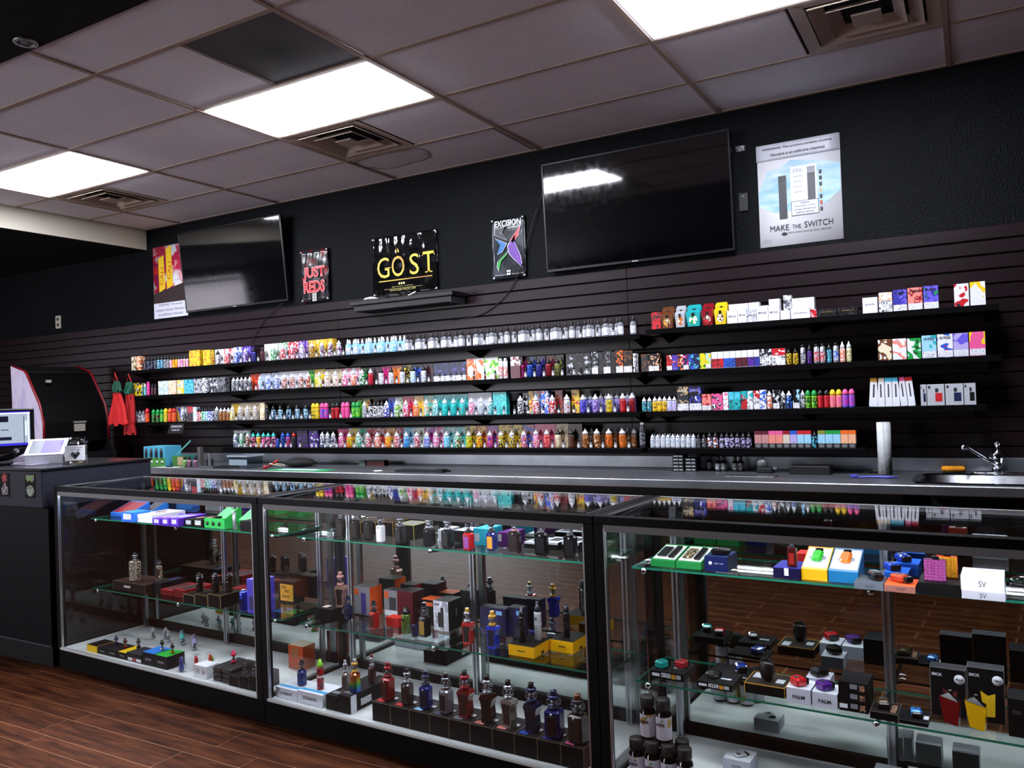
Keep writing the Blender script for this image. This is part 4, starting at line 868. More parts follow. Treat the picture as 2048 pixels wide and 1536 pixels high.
# ---- right bay, lowest
q4.Bs((1305, 1315.5, 1326, 1336, 1346, 1355.5, 1366, 1376.5, 1387), 'white', 'white', 'silver', 'sky', sc=.68).Bs([1310+10.2*i for i in range(8)], 'white', 'white', 'grey', back=True, sc=.7)
q4.Bs((1397, 1408), 'black', 'charcoal', 'grey', kind='c', sc=1.05).Bs((1419.5, 1431), 'black', 'white', 'navy', 'orange', kind='c', sc=1.15).Bs((1443.5, 1454, 1464, 1475, 1486.5, 1498), 'black', 'charcoal', 'lavender', 'silver', kind='c', sc=1.1)
for i, (a, b) in enumerate((('maroon', 'rose'), ('maroon', 'rose'), ('pink', 'salmon'), ('pink', 'salmon'), ('crimson', 'beige'), ('blue', 'lavender'), ('red', 'sky'), ('red', 'sky'))): q4.X(1509+14.2*i, 1522.8+14.2*i, b, h=.094, band='tb_'+a, word=f'{a}-topped carton')
q4.B(1629, 'black', 'cyan', 'black', kind='c', sc=1.2)
for i, (a, b) in enumerate((('olive', 'sky'), ('green', 'sky'), ('green', 'sky'), ('orange', 'peach'), ('orange', 'peach'))): q4.X(1635.5+15.3*i, 1650.4+15.3*i, b, h=.094, band='tb_'+a, word=f'{a}-topped carton')

# fit the front-row radii to their neighbours, then build
def width_of(e): return KD[e['kind']][0]*e['sc'] if e['t'] == 'b' else 0
for e in entries:
    if e['t'] != 'b': continue
    e['rs'] = e['sc']
    for o in entries:
        if o is e or o['row'] is not e['row']: continue
        if o['t'] == 'b' and abs(o['Y']-e['Y']) < .03:
            g_ = abs(o['x']-e['x'])
            if g_ < .1: e['rs'] = min(e['rs'], g_*.49/KD[e['kind']][0] if width_of(o) >= width_of(e)*.8 else e['rs'])
    for o in entries:
        if o['t'] == 'x' and o['row'] is e['row'] and o['Y'] < -.19 and abs(o['Y']-e['Y']) < .03:
            g_ = abs(o['x']-e['x'])-o['w']/2
            if 0 < g_: e['rs'] = min(e['rs'], max(.4, g_*.98/KD[e['kind']][0]))
TESTM = {}
def build_entry(e):
    z = e['row'].z
    if e['t'] == 'b':
        b, l, c = cached(('b', e['kind'], e['cap']) + e['c'], lambda: bottle_meshes(e['kind'], e['cap'], *e['c']))
        o = link('bottle', b, None, (e['x'], e['Y'], z), random.uniform(-.5, .5), scale=(e['rs'], e['rs'], e['sc']))
        link('label', l, o); link(c.name.split('.')[0], c, o)
        tagcat = 'bottle' if e['kind'] not in ('can', 'f', 'tube') else ('canister' if e['kind'] == 'can' else 'tube')
    elif e['t'] == 't':
        b, l, c = cached(('t', e['cap'], e['lab'], e['body']), lambda: (MB().lathe([(.0072, 0), (.008, .002), (.008, .034), (.005, .038)], 10).mesh('tester_vial', M(e['body'], .2)),
              MB().lathe([(.0083, .006), (.0083, .024)], 10, cap=False).mesh('label', M(e['lab'], .5)), MB().lathe([(.006, .038), (.006, .048), (.0035, .054), (.003, .062)], 10).mesh('cap', M(e['cap'], .35))))
        o = link('tester_vial', b, None, (e['x'], e['Y'], z)); link('label', l, o); link('cap', c, o); tagcat = 'vial'
    elif e['t'] == 'p':
        a, b, c = e['c']; w, h = e['w']*.47, e['h']
        m = MB(); k = .80
        m.add([(-w*k, -.014, 0), (w*k, -.014, 0), (w*k, .014, 0), (-w*k, .014, 0), (-w, -.018, h*.86), (w, -.018, h*.86), (w, .018, h*.86), (-w, .018, h*.86), (-w*.8, -.004, h), (w*.8, -.004, h), (w*.8, .004, h), (-w*.8, .004, h)],
              [(0, 3, 2, 1), (0, 1, 5, 4), (1, 2, 6, 5), (2, 3, 7, 6), (3, 0, 4, 7), (4, 5, 9, 8), (5, 6, 10, 9), (6, 7, 11, 10), (7, 4, 8, 11), (8, 9, 10, 11)])
        o = m.build('flared_pouch', M(a, .3, .2), None, (e['x'], e['Y'], z))
        MB().add([(w*.62*math.cos(q*.785), -.0172+.0, h*.40+h*.28*math.sin(q*.785)) for q in range(8)], [tuple(range(8))]).build('picture', art(b, c, 'cream', 60), o)
        MB().box(-w*.22, w*.22, -.0192, -.0182, h*.62, h*.82).build('window', M('1a1410', .3), o)
        tagcat = 'pouch'
    else:
        a, b, c = e['c']; w, h, d = e['w']/2, e['h'], e['dep']; bd = e['band']
        key = ('x', round(w, 4), h, d, a, b, c, e['ps'])
        plain = bd and (bd[:3] in ('tb_', 'dev', 'top'))
        me = cached(key+(bool(plain),), lambda: MB().box(-w, w, 0, d, 0, h).mesh('carton', M(a, .45) if plain or a == b or (a, b) == ('white', 'silver') else art(a, b, c, e['ps'], (.75, 1.1))))
        o = link('carton', me, None, (e['x'], e['Y'], z+e['dz']))
        if e['lean']: o.rotation_euler = (0, math.radians(e['lean']), 0); o.location.z += abs(w*math.sin(math.radians(e['lean'])))
        E_ = .0005
        if bd and bd.startswith('tb_'):
            MB().box(-w-E_, w+E_, -E_, d+E_, h*.80, h+E_).build('top_band', M(bd[3:], .45), o); MB().box(-w-E_, w+E_, -E_, d+E_, -.0, h*.27).build('base_band', M('141416', .45), o)
            MB().add([(w*.86*math.cos(q*.524), -E_*2.2, h*.135+h*.11*math.sin(q*.524)) for q in range(12)], [tuple(range(12))]).build('warning_print', M('6a6c70', .5), o)
            MB().add([(-w*.2, -.0008, h*.34), (0, -.0008, h*.30), (w*.2, -.0008, h*.34)], [(0, 1, 2)]).build('drop_print', INK, o)
        elif bd and bd.startswith('dev_'):
            MB().box(-w*.05, w*.75, -.0012, -.0002, h*.18, h*.58).build('device_print', M(bd[4:], .4), o); MB().box(-w*.05, w*.3, -.0014, -.0003, h*.62, h*.80).build('pod_print', INK, o)
            MB().box(-w*.85, -w*.6, -.0012, -.0002, h*.80, h*.92).build('logo_print', INK, o)
        elif bd and bd.startswith('top_'):
            MB().box(-w-E_, w+E_, -E_, d+E_, h*.86, h+E_).build('top_band', M(bd[4:], .45), o); MB().box(-w*.2, w*.2, -.0012, -.0002, h*.32, h*.78).build('device_print', M('3a3c44', .4), o)
            MB().box(-w-E_, w+E_, -E_-.002, d+E_, -.0003, h*.25).build('tray_front', M('dfe3ec', .5), o)
        elif bd: MB().box(-w-E_, w+E_, -E_, d+E_, h*.02, h*.58).build('colour_band', art(bd, 'charcoal', bd, 70, (.85, 1.0)), o)
        if e['warn']: MB().box(-w*.98, w*.98, -.0012, -.0003, h*.02, h*.30).build('warning_label', art('white', 'white', 'grey', 260, (.6, .9)), o)
        if e['txt']: letter(e['txt'], M(e['tcol'] or '6a7078', .5), w*1.4, min(h*.13, w*.42), o, (0, -.0018, h*(.84 if e['warn'] else .55)), bold=.02)
        elif e['tcol']: letter('disposable pod', M(e['tcol'], .5), w*1.2, h*.12, o, (0, -.0018, h*.6))
        tagcat = 'carton'
    e['o'] = o; e['cat'] = tagcat
for e in entries: build_entry(e)
from collections import defaultdict
byd = defaultdict(list)
for e in entries: byd[(e['row'].k, e['row'].bay, e['d'])].append(e)
def PL(s):
    for a, b in (('flared pouch', 'flared pouches'), ('carton', 'cartons'), ('box', 'boxes'), ('bottle', 'bottles')):
        if a in s: return s.replace(a, b, 1)
    return s+'s'
for (k, bay, d), L in byd.items():
    L.sort(key=lambda e: e['x'])
    for i, e in enumerate(L):
        lab = f'{d} on the {SHN[k]} {bay}-bay wall shelf' if len(L) == 1 else f'{ordw(i)} from left of the {PL(d)} on the {SHN[k]} {bay}-bay shelf'
        tag(e['o'], lab, e['cat'], f'{e["cat"]}s on the {SHN[k]} {bay}-bay shelf')
# small sign hanging from the third shelf
t = empty('shelf_sign', tuple(on_y(355, 847, -.262))); MB().add([(-.09, 0, 0), (.09, 0, 0), (.10, -.03, -.085), (-.10, -.03, -.085), (-.09, .002, 0), (.09, .002, 0), (.10, -.028, -.085), (-.10, -.028, -.085)], [(3, 2, 1, 0), (4, 5, 6, 7), (0, 1, 5, 4), (2, 3, 7, 6), (1, 2, 6, 5), (3, 0, 4, 7)]).build('card', M('121214', .5), t)
letter('CLEARANCE JUICE!', M('d8dce4', .5), .145, .022, t, (0, -.013, -.027), rot=(math.radians(-19), 0, 0), bold=.01); letter('STARTING AT $5', M('c8ccd4', .5), .10, .016, t, (0, -.023, -.056), rot=(math.radians(-19), 0, 0), bold=.01)
tag(t, 'small black clearance sign hanging below the third wall shelf at left', 'sign')
# ================================================================ SHOWCASES
CW = 1.64; DECK = .1085; SH_UP = .789; SH_LO = .399
LEDM = emitter('eef4ff', LED, 'led_glow'); MIRROR = M('c4ccc8', .015, 1.0)
FRAME = M('060608', .5, spec=.15); DECKM = M('e6eaea', .4); LEDH = M('8c8c90', .45)
EDGE = M('1f6a54', .15)
TOPGLASS = glass(ior=1.8, name='counter_glass'); FRONTG = glass(ior=1.3, name='front_glass_sheet')
def showcase(n):
    t = empty('showcase', tuple(S(n*CW, 0, 0)), TH); W = CW-.004
    MB().box(0, W, .006, .54, 0, .098).build('plinth', M('050506', .6, spec=.1), t)
    MB().box(.03, W-.03, .012, .50, .0985, .108).build('deck', DECKM, t)
    MB().bbox(.028, W-.028, -.006, .012, .099, .1125, b=.003).build('bottom_rail', M('e8ecec', .35), t)
    for a in (0, W-.034):
        for (c, d) in ((0, .03), (.505, .535)):
            MB().box(a, a+.034, c, d, .098, .957).build('corner_post', FRAME, t)
    for a in (.0342, W-.040): MB().box(a, a+.0055, .0, .012, .112, .945).build('edge_trim', ALU, t)
    MB().bbox(0, W, 0, .034, .957, .985, b=.002).build('top_rail', FRAME, t)
    MB().bbox(0, W, .515, .545, .957, .985, b=.002).build('top_rail', FRAME, t)
    for a in (0, W-.034): MB().bbox(a, a+.034, .034, .515, .957, .985, b=.002).build('top_rail', FRAME, t)
    MB().box(.034, W-.034, .508, .5145, .9705, .9862).build('rear_trim', M('e0e4e6', .3), t)
    for a in (.0345, W-.0385): MB().box(a, a+.004, .036, .508, .980, .9862).build('side_trim', ALU, t)
    MB().box(.034, W-.034, .0005, .03, .942, .9568).box(.034, W-.034, .0005, .0025, .934, .942).build('led_housing', LEDH, t)
    MB().box(.06, W-.06, .010, .024, .9385, .9418).build('led_strip', LEDM, t)
    MB().box(.040, W-.040, .0035, .0085, .1126, .942).build('front_glass', FRONTG, t)
    MB().add([(.040, .036, .9670), (W-.040, .036, .9670), (W-.040, .507, .9795), (.040, .507, .9795), (.040, .036, .9725), (W-.040, .036, .9725), (W-.040, .507, .9850), (.040, .507, .9850)], [(0,3,2,1),(4,5,6,7),(0,1,5,4),(1,2,6,5),(2,3,7,6),(3,0,4,7)]).build('top_glass', TOPGLASS, t)
    for a in (.012, W-.018): MB().box(a, a+.006, .032, .503, .110, .956).build('end_glass', GLASS, t)
    MB().box(.034, W-.034, .482, .503, .1085, .150).build('door_track', FRAME, t)
    MB().box(.034, W-.034, .490, .503, .935, .9565).build('door_track', FRAME, t)
    for k, (a, b, v) in enumerate(((.036, W/2+.03, .494), (W/2-.03, W-.036, .4985))):
        d = MB().box(a, b, v, v+.004, .150, .934).build('mirror_door', MIRROR, t)
    for k, u in enumerate((.10, W/2, W-.10)):
        m = MB(); m.box(u-.012, u-.005, .452, .470, .110, .955); m.box(u+.005, u+.012, .452, .470, .110, .955); m.box(u-.005, u+.005, .462, .470, .110, .955)
        m.build('shelf_standard', ALU, t)
    for z, nm in ((SH_UP, 'upper'), (SH_LO, 'lower')):
        m = MB().box(.055, W-.055, .172, .450, z-.0075, z-.0005, mi=[0, 0, 1, 1, 1, 1])
        g_ = m.build('glass_shelf', [GREENGLASS, EDGE], t)
        for u in (.10, W/2, W-.10):
            MB().add([(u-.004, .452, z-.008), (u+.004, .452, z-.008), (u-.004, .18, z-.008), (u+.004, .18, z-.008), (u-.004, .452, z-.045), (u+.004, .452, z-.045), (u-.004, .18, z-.018), (u+.004, .18, z-.018)],
                 [(0, 2, 6, 4), (1, 5, 7, 3), (4, 6, 7, 5), (2, 3, 7, 6), (0, 1, 3, 2), (0, 4, 5, 1)]).build('shelf_bracket', CHROME if False else M('2a2c30', .3, .8), g_)
            MB().lathe([(.004, 0), (.010, .003), (.010, .009), (.004, .012)], 12, xf=T(u, .176, z-.012) @ Matrix.Rotation(math.pi/2, 4, 'X')).build('shelf_clip', CHROME, g_)
    return t
for n, l in enumerate(('glass showcase at left, next to the black sales counter', 'glass showcase in the middle with mods on a row of black boxes', 'glass showcase at right, cut off by the picture edge')):
    tag(showcase(n), l, 'showcase', 'row of glass showcases')

# ---------------------------------------------------------------- things in the showcases
G_IN = 'goods in the showcases'
CN = ('left', 'middle', 'right')
def bx(name, label, xl, xr, yb, yt, z, d, front, top=None, side=None, v=None, cat='carton', rz=0.0, hh=None, frac=None):
    """carton from its front face in the photograph: left/right pixel, bottom/top pixel rows, resting height, depth"""
    if v is None: v = max(.032, s_z((xl+xr)/2, yb, z)[1])
    ym = (yb+yt)/2
    u0, u1 = s_v(xl, ym, v)[0], s_v(xr, ym, v)[0]
    h = hh or max(.008, s_v((xl+xr)/2, yt, v)[2]-z)
    d = min(d, .478-v)
    w = (u1-u0)/2-.0006
    mt = lambda c: c if not isinstance(c, str) else M(c, .55, spec=.1)
    o = MB().box(-w, w, 0, d, 0, h, mi=[0, 1, 0, 2, 0, 2]).build(name, [mt(front), mt(top or front), mt(side or front)], None, tuple(S((u0+u1)/2, v, z+.0006)), TH+rz)
    tag(o, label, cat, G_IN)
    return dict(o=o, u0=u0, u1=u1, v=v, d=d, h=h, top=z+h+.0006, w=w)
def patch(b, name, fx0, fx1, fz0, fz1, mat, face='front', off=.0006):
    """small printed panel on a carton, in fractions of the face"""
    w, h, d = b['w'], b['h'], b['d']; mt = mat if not isinstance(mat, str) else M(mat, .5)
    if face == 'front': m = MB().box(-w+2*w*fx0, -w+2*w*fx1, -off, -.0001, h*fz0, h*fz1)
    elif face == 'side': m = MB().box(w+.0001, w+off, d*fx0, d*fx1, h*fz0, h*fz1)
    else: m = MB().box(-w+2*w*fx0, -w+2*w*fx1, d*fz0, d*fz1, h+.0001, h+off)
    return m.build(name, mt, b['o'])
def edges(b, c, r=.0011):
    """thin coloured edge piping along the top of a carton"""
    w, h, d = b['w'], b['h'], b['d']; m = MB()
    m.box(-w-r*.3, w+r*.3, -r, r*.4, h-r*1.2, h+r*.3); m.box(-w-r*.3, w+r*.3, d-r, d+r*.3, h-r, h+r*.3); m.box(-w-r*.3, -w+r, 0, d, h-r, h+r*.3); m.box(w-r, w+r*.3, 0, d, h-r, h+r*.3)
    m.box(-w-r*.3, -w+r, -r, r, 0, h); m.box(w-r, w+r*.3, -r, r, 0, h)
    return m.build('edge_piping', M(c, .4), b['o'])
TANKG = glass('dfe8f0', .15, name='tank_glass')
def tank(parent, z0, H, r, met, tip, bulb=True, x=0.0):
    metm = M(met, .2, .9 if met in ('silver', 'grey') else .35); xf = T(x, 0, z0)
    MB().lathe([(r*.8, 0), (r*.95, H*.05), (r*.95, H*.17), (r*.7, H*.2)], 16, xf=xf).build('tank_base', metm, parent)
    b = r*(1.12 if bulb else .9)
    MB().lathe([(r*.8, H*.2), (b, H*.3), (b, H*.45), (r*.8, H*.56)], 16, xf=xf, cap=False).build('tank_glass', TANKG, parent)
    MB().lathe([(r*.45, H*.2), (r*.5, H*.56)], 12, xf=xf).build('coil', M('9a9ca2', .25, .9), parent)
    MB().lathe([(r*.86, H*.56), (r*.95, H*.6), (r*.95, H*.72), (r*.6, H*.76)], 16, xf=xf).build('tank_cap', metm, parent)
    MB().lathe([(r*.52, H*.75), (r*.62, H*.80), (r*.48, H*.92), (r*.56, H)], 14, xf=xf).build('drip_tip', M(tip, .2), parent)
def mod(px, yb, yt, z, kind, body, acc, met, tip, label, rz=0.0, u=None, v=None, wk=1.0, name='vape_mod'):
    uu, vv, _ = s_z(px, yb, z)
    if v is not None: vv = v; uu = s_v(px, yb, v)[0]
    if u is not None: uu = u
    H_ = s_v(px, yt, vv)[2]-z
    t = empty(name, tuple(S(uu, vv, z+.0006)), TH+rz); tag(t, label, 'vape', G_IN)
    bm = body if not isinstance(body, str) else M(body, .25, .3, coat=.5); am = acc if not isinstance(acc, str) else M(acc, .3)
    if kind == 'tube':
        r = H_*.088*wk
        MB().lathe([(r*.9, 0), (r, H_*.01), (r, H_*.70), (r*.93, H_*.74)], 20).build('body', bm, t)
        MB().lathe([(r*1.03, H_*.40), (r*1.03, H_*.47)], 20, cap=False).build('ring_band', am, t)
        MB().lathe([(r*.3, 0), (r*.34, .002)], 12, xf=T(0, -r, H_*.58) @ Matrix.Rotation(math.pi/2, 4, 'X')).build('fire_button', M('1a1a1c', .3), t)
        MB().lathe([(r*.85, H_*.74), (r*.9, H_*.86), (r*.55, H_*.89), (r*.42, H_)], 16).build('mouthpiece', M(tip, .25), t)
        return t
    Hb = H_*(.60 if kind != 'wide' else .72); w = H_*.150*wk*(1.5 if kind == 'wide' else 1.0); d = w*(.95 if kind != 'wide' else .5); ch = min(.006, w*.35)
    if kind in ('box', 'wide'):
        MB().bbox(-w, w, -d, d, 0, Hb, b=ch, smooth=False).build('body', bm, t)
        MB().bbox(-w*.62, w*.62, -d-.0014, -d-.0002, Hb*.14, Hb*.80, b=.0006).build('face_panel', am, t)
        MB().lathe([(w*.16, 0), (w*.2, .0015)], 12, xf=T(0, -d-.0014, Hb*.88) @ Matrix.Rotation(math.pi/2, 4, 'X')).build('fire_button', M('a0a4aa', .25, .9), t)
        MB().box(-w*.5, w*.5, d+.0002, d+.001, Hb*.45, Hb*.75).build('display', M('050507', .1), t)
        xo = 0.0
    else:  # 'grip': curved handle shape
        pts = [(-.75, 0), (.80, 0), (.95, .30), (.80, .58), (1.05, .80), (1.30, .90), (1.05, 1.0), (-.8, 1.0), (-1.12, .86), (-.85, .70), (-.72, .40)]
        MB().prism([(a*w, b*Hb) for a, b in pts], -d*.85, d*.85).build('body', bm, t)
        MB().prism([(a*w*.72+w*.02, b*Hb*.74+Hb*.12) for a, b in pts], -d*.85-.0016, -d*.85-.0002).build('grip_panel', am, t)
        MB().bbox(-w*1.16, -w*.92, -d*.3, d*.3, Hb*.74, Hb*.86, b=.001).build('fire_button', M('8a8c92', .25, .9), t)
        xo = -w*.05
    tank(t, Hb, H_-Hb, w*(.78 if kind != 'wide' else .5), met, tip, x=xo)
    return t
def pod(b, fx, fy, c, label, L=.045, W_=.026, Hh=.017, rz=.5, z=None, dark='0c0c0e', stand=False):
    """small pod device lying on a carton b at fractions of its top"""
    u_ = b['u0']+(b['u1']-b['u0'])*fx; v_ = b['v']+b['d']*fy
    t = empty('pod_device', tuple(S(u_, v_, (z if z is not None else b['top'])+.0006)), TH+rz); tag(t, label, 'vape', G_IN)
    MB().bbox(-L/2, L*.28, -W_/2, W_/2, 0, Hh, b=min(.005, Hh*.34), smooth=False).build('body', M(c, .25, .2, coat=.6), t)
    MB().bbox(L*.285, L*.5, -W_*.42, W_*.42, Hh*.1, Hh*.85, b=.002).build('mouthpiece', M(dark, .2), t)
    MB().bbox(-L*.35, -L*.12, -W_*.2, W_*.2, Hh+.0002, Hh+.0012, b=.0004).build('fire_button', M('3a3c42', .3), t)
    return t
def wedge(name, label, xl, xr, yb, z, d, h0, h1, c, topm, v=None, cat='box'):
    """open display box with a sloping inner tray"""
    if v is None: v = max(.032, s_z((xl+xr)/2, yb, z)[1])
    u0, u1 = s_v(xl, yb, v)[0], s_v(xr, yb, v)[0]; w = (u1-u0)/2-.0006; d = min(d, .478-v); mt = M(c, .4)
    o = MB().add([(-w, 0, 0), (w, 0, 0), (w, d, 0), (-w, d, 0), (-w, 0, h0), (w, 0, h0), (w, d, h1), (-w, d, h1)], [(0, 3, 2, 1), (4, 5, 6, 7), (0, 1, 5, 4), (1, 2, 6, 5), (2, 3, 7, 6), (3, 0, 4, 7)]).build(name, mt, None, tuple(S((u0+u1)/2, v, z+.0006)), TH)
    sl = (h1-h0)/d; e = .08
    MB().add([(-w*(1-e), d*e, h0+sl*d*e+.0008), (w*(1-e), d*e, h0+sl*d*e+.0008), (w*(1-e), d*(1-e), h0+sl*d*(1-e)+.0008), (-w*(1-e), d*(1-e), h0+sl*d*(1-e)+.0008)], [(0, 1, 2, 3)]).build('tray', topm if not isinstance(topm, str) else M(topm, .5), o)
    tag(o, label, cat, G_IN)
    return dict(o=o, u0=u0, u1=u1, v=v, d=d, w=w, h0=h0, h1=h1, z=z, top=z+(h0+h1)/2)
BAR = art('white', 'white', 'black', 400, (.5, .62)); BROWNB = '1a1413'
# ------------------------------------------------ left showcase, upper shelf
Z = SH_UP
b = bx('carton', 'bright blue carton with a barcode, leftmost on the upper shelf of the left showcase', 243, 267, 1044, 1025, Z, .10, 'blue', '3a8ae0', '2a70d8'); patch(b, 'barcode_label', .15, .8, .25, .85, BAR)
wb = wedge('open_box', 'blue open box with a red device, back left of the upper shelf', 221, 258, 1032, Z, .13, .018, .07, '2a70d8', 'crimson', v=.265)
wedge('open_box', 'blue open box with a dark device behind the white carton', 285, 303, 1030, Z, .11, .02, .075, '2a80e0', 'charcoal', v=.36)
b = bx('carton', 'flat white carton with small pictures on the upper shelf of the left showcase', 270, 304, 1045, 1030, Z, .2, M('dfe2ea', .45)); patch(b, 'picture', .2, .4, .45, .8, 'maroon', 'top'); patch(b, 'picture', .6, .75, .2, .6, 'grey', 'top'); patch(b, 'small_print', .1, .9, .3, .6, art('white', 'white', 'grey', 300, (.5, .7)))
for k, (a, c) in enumerate(((305, 321), (322.5, 338.5), (340, 357))):
    b = bx('carton', f'flat purple carton, {ordw(k)} from left on the upper shelf', a, c, 1052, 1037, Z, .17, '4a22a0', '6a3ac8', '3a1a80', v=.145); patch(b, 'barcode_label', .2, .75, .3, .85, BAR); patch(b, 'picture', .3, .75, .2, .75, ('cyan', 'sky', 'silver')[k] if k else 'lavender', 'top')
for k, (a, c) in enumerate(((369, 385), (387, 405))):
    b = bx('carton', f'flat black carton with pink picture, {("left", "right")[k]} of the pair beside the purple cartons', a, c, 1051, 1039, Z, .15, '0c120f', '141418', v=.18); patch(b, 'barcode_label', .15, .8, .25, .85, BAR); patch(b, 'picture', .35, .75, .3, .6, 'rose', 'top')
w1 = wedge('open_box', 'green open display box with cut-outs on the upper shelf of the left showcase', 409, 449, 1056, Z, .07, .05, .035, '1ea848', '189040', v=.18)
for k, (x_, c) in enumerate(((.15, '0a3a1a'), (.45, '0a3a1a'), (.75, '0a3a1a'))): MB().lathe([(.009, 0), (.011, .002)], 12, xf=T(-w1['w']+2*w1['w']*x_, -.0005, .024) @ Matrix.Rotation(math.pi/2, 4, 'X')).build('cut_out', M(c, .6), w1['o'])
wedge('open_box', 'tall green sloping box lid behind the green display box', 430, 452, 1046, Z, .10, .03, .085, '22b850', '28d060', v=.29); wedge('open_box', 'second green sloping box lid at the right end of the upper shelf', 478, 500, 1052, Z, .10, .03, .085, '22b850', '28d060', v=.29)
t = empty('glass_tube', tuple(S(1.262, .178, Z+.0006))); MB().lathe([(.011, 0), (.012, .002), (.012, .10), (.009, .104)], 16).build('tube_wall', glass('dfe8f4', .2, name='tube_glass'), t); MB().lathe([(.007, .004), (.007, .09)], 10).build('core', M('c8ccd4', .2, .5), t); MB().lathe([(.012, .104), (.012, .114)], 14).build('cap', CHROME, t); tag(t, 'upright clear glass tube in front of the green boxes', 'tube', G_IN)
bx('carton', 'small black carton right of the clear glass tube', 480, 503, 1058, 1043, Z, .09, '0d0d10', '1a1a20', v=.18)
# ------------------------------------------------ left showcase, lower shelf
Z = SH_LO
CAMO = art('2a2420', '8a7a6a', 'c8b8a4', 160, (.55, .85))
b1 = bx('carton', 'brown black carton under two camouflage mods at the left of the lower shelf', 226, 290, 1182, 1166, Z, .16, '191412', '3a2620', '2a1a16', v=.20); patch(b1, 'logo_print', .35, .55, .4, .65, 'silver'); edges(b1, '5a4a3e')
mod(271, 1160, 1106, b1['top'], 'wide', CAMO, CAMO, 'grey', 'charcoal', 'tall camouflage patterned mod, left of two on the brown carton', .3, v=.24, wk=.9); mod(303, 1157, 1117, b1['top'], 'wide', CAMO, '2a2420', 'charcoal', 'black', 'camouflage patterned mod, right of two near the red cartons', -.2, u=b1['u1']-.02, v=.30, wk=.85)
b = bx('carton', 'dark tilted carton between the camouflage mod and the red cartons', 306, 322, 1183, 1166, Z, .15, '101012', '16161a', v=.24); patch(b, 'picture', .2, .8, .5, .9, 'navy', 'top')
for k, (a, c) in enumerate(((321, 345), (346, 371))):
    b = bx('carton', f'flat red carton with dark window, {("left", "right")[k]} one of the pair on the lower shelf', a, c, 1187, 1180, Z, .17, '6a1418', '9a1c22', '7a161c', v=.235); patch(b, 'window', .12, .88, .1, .9, '2a1416', 'top')
gb = []
for k, (a, c) in enumerate(((367, 389), (390, 415), (416, 441))):
    b = bx('carton', f'black gold-edged carton, {ordw(k)} from left on the lower shelf', a, c, 1213, 1190, Z, .12, '0d0b0a', '1a1614', v=.178); edges(b, 'a08858'); gb.append(b)
for k, (bi, fx, fy) in enumerate(((0, .3, .65), (0, .85, .35), (1, .5, .7), (2, .15, .3), (2, .75, .6))):
    b = gb[bi]; t = empty('vape_mod', tuple(S(b['u0']+(b['u1']-b['u0'])*fx, b['v']+b['d']*fy, b['top']+.0006)), TH); tag(t, f'plain black mod with chrome button on the gold-edged cartons, {ordw(k)} from left', 'vape', G_IN)
    MB().bbox(-.016, .016, -.013, .013, 0, .085, b=.005).build('body', M('0a0a0c', .25), t)
    for zz in (.07, .05): MB().lathe([(.004, 0), (.005, .002)], 10, xf=T(0, -.013, zz) @ Matrix.Rotation(math.pi/2, 4, 'X')).build('fire_button', CHROME, t)
    MB().lathe([(.008, .085), (.008, .092)], 12).build('connector', M('5a5c62', .3, .9), t)
t = empty('vape_mod', tuple(S(1.285, .20, Z+.0006)), TH); MB().lathe([(.020, 0), (.024, .006), (.024, .085), (.019, .096)], 20, sy=.8).build('body', M('1a3ab0', .2, .6, coat=.6), t); MB().lathe([(.010, .096), (.010, .104)], 14).build('connector', CHROME, t); MB().box(-.008, .008, -.0205, -.0195, .03, .06).build('display', M('0a1030', .2), t); tag(t, 'shiny blue rounded mod at the right end of the lower shelf', 'vape', G_IN)
b = bx('carton', 'upright violet carton behind the corner post of the left showcase', 494, 517, 1231, 1160, Z, .10, '5a50d0', '8a84e8', '4a42c0', v=.185); patch(b, 'picture', .2, .5, .1, .5, '2a2660')
b = bx('carton', 'dark carton with a yellow price note reading BOX ONLY', 557, 589, 1212, 1163, Z, .065, '14110f', '2c2824', '1c1917', v=.40); nt_ = patch(b, 'price_note', .12, .92, .08, .86, 'e8a81c')
for s, x_, z_, w_ in (('BOX', -.25, .72, .4), ('ONLY', .05, .55, .42), ('$69.99', -.05, .28, .62)): letter(s, INK, b['w']*2*w_*.72, b['h']*.13, b['o'], (b['w']*x_, -.0012, b['h']*z_), bold=.01)
bx('carton', 'dark red carton at the back of the lower shelf near the corner post', 462, 490, 1200, 1178, Z, .08, '5a1418', '7a1a20', v=.37)
# ------------------------------------------------ left showcase, deck
Z = DECK; V0 = .036; dk = []
for k, (a, c, yb, yt, f, tp, l) in enumerate(((174, 194, 1308, 1291, 'f0c818', '1a1a1c', 'small carton with a bright yellow front, leftmost on the deck'), (195, 213, 1314, 1296, '161618', '1c1c20', 'small black carton right of the yellow-fronted one'), (214, 235, 1319, 1300, '161618', '202024', 'small black carton in front of the red tank'), (236, 252, 1325, 1305, '1c1c1e', 'f0c818', 'small black carton with a yellow top'), (253, 283, 1333, 1308, '26262a', '2c2c30', 'grey carton with white and red stickers on the deck'), (285, 308, 1338, 1306, '222226', '2a80e0', 'black carton with a blue top on the deck'), (309, 334, 1345, 1312, '222226', '30b840', 'black carton with a bright green top on the deck'))):
    b = bx('carton', l, a, c, yb, yt, Z, .10, f, tp, v=V0); dk.append(b)
    if k == 4: patch(b, 'sticker', .1, .4, .1, .45, 'white'); patch(b, 'sticker', .45, .6, .1, .5, 'red'); patch(b, 'sticker', .65, .98, .1, .45, 'white')
    elif k: patch(b, 'logo_print', .25, .75, .4, .55, 'grey')
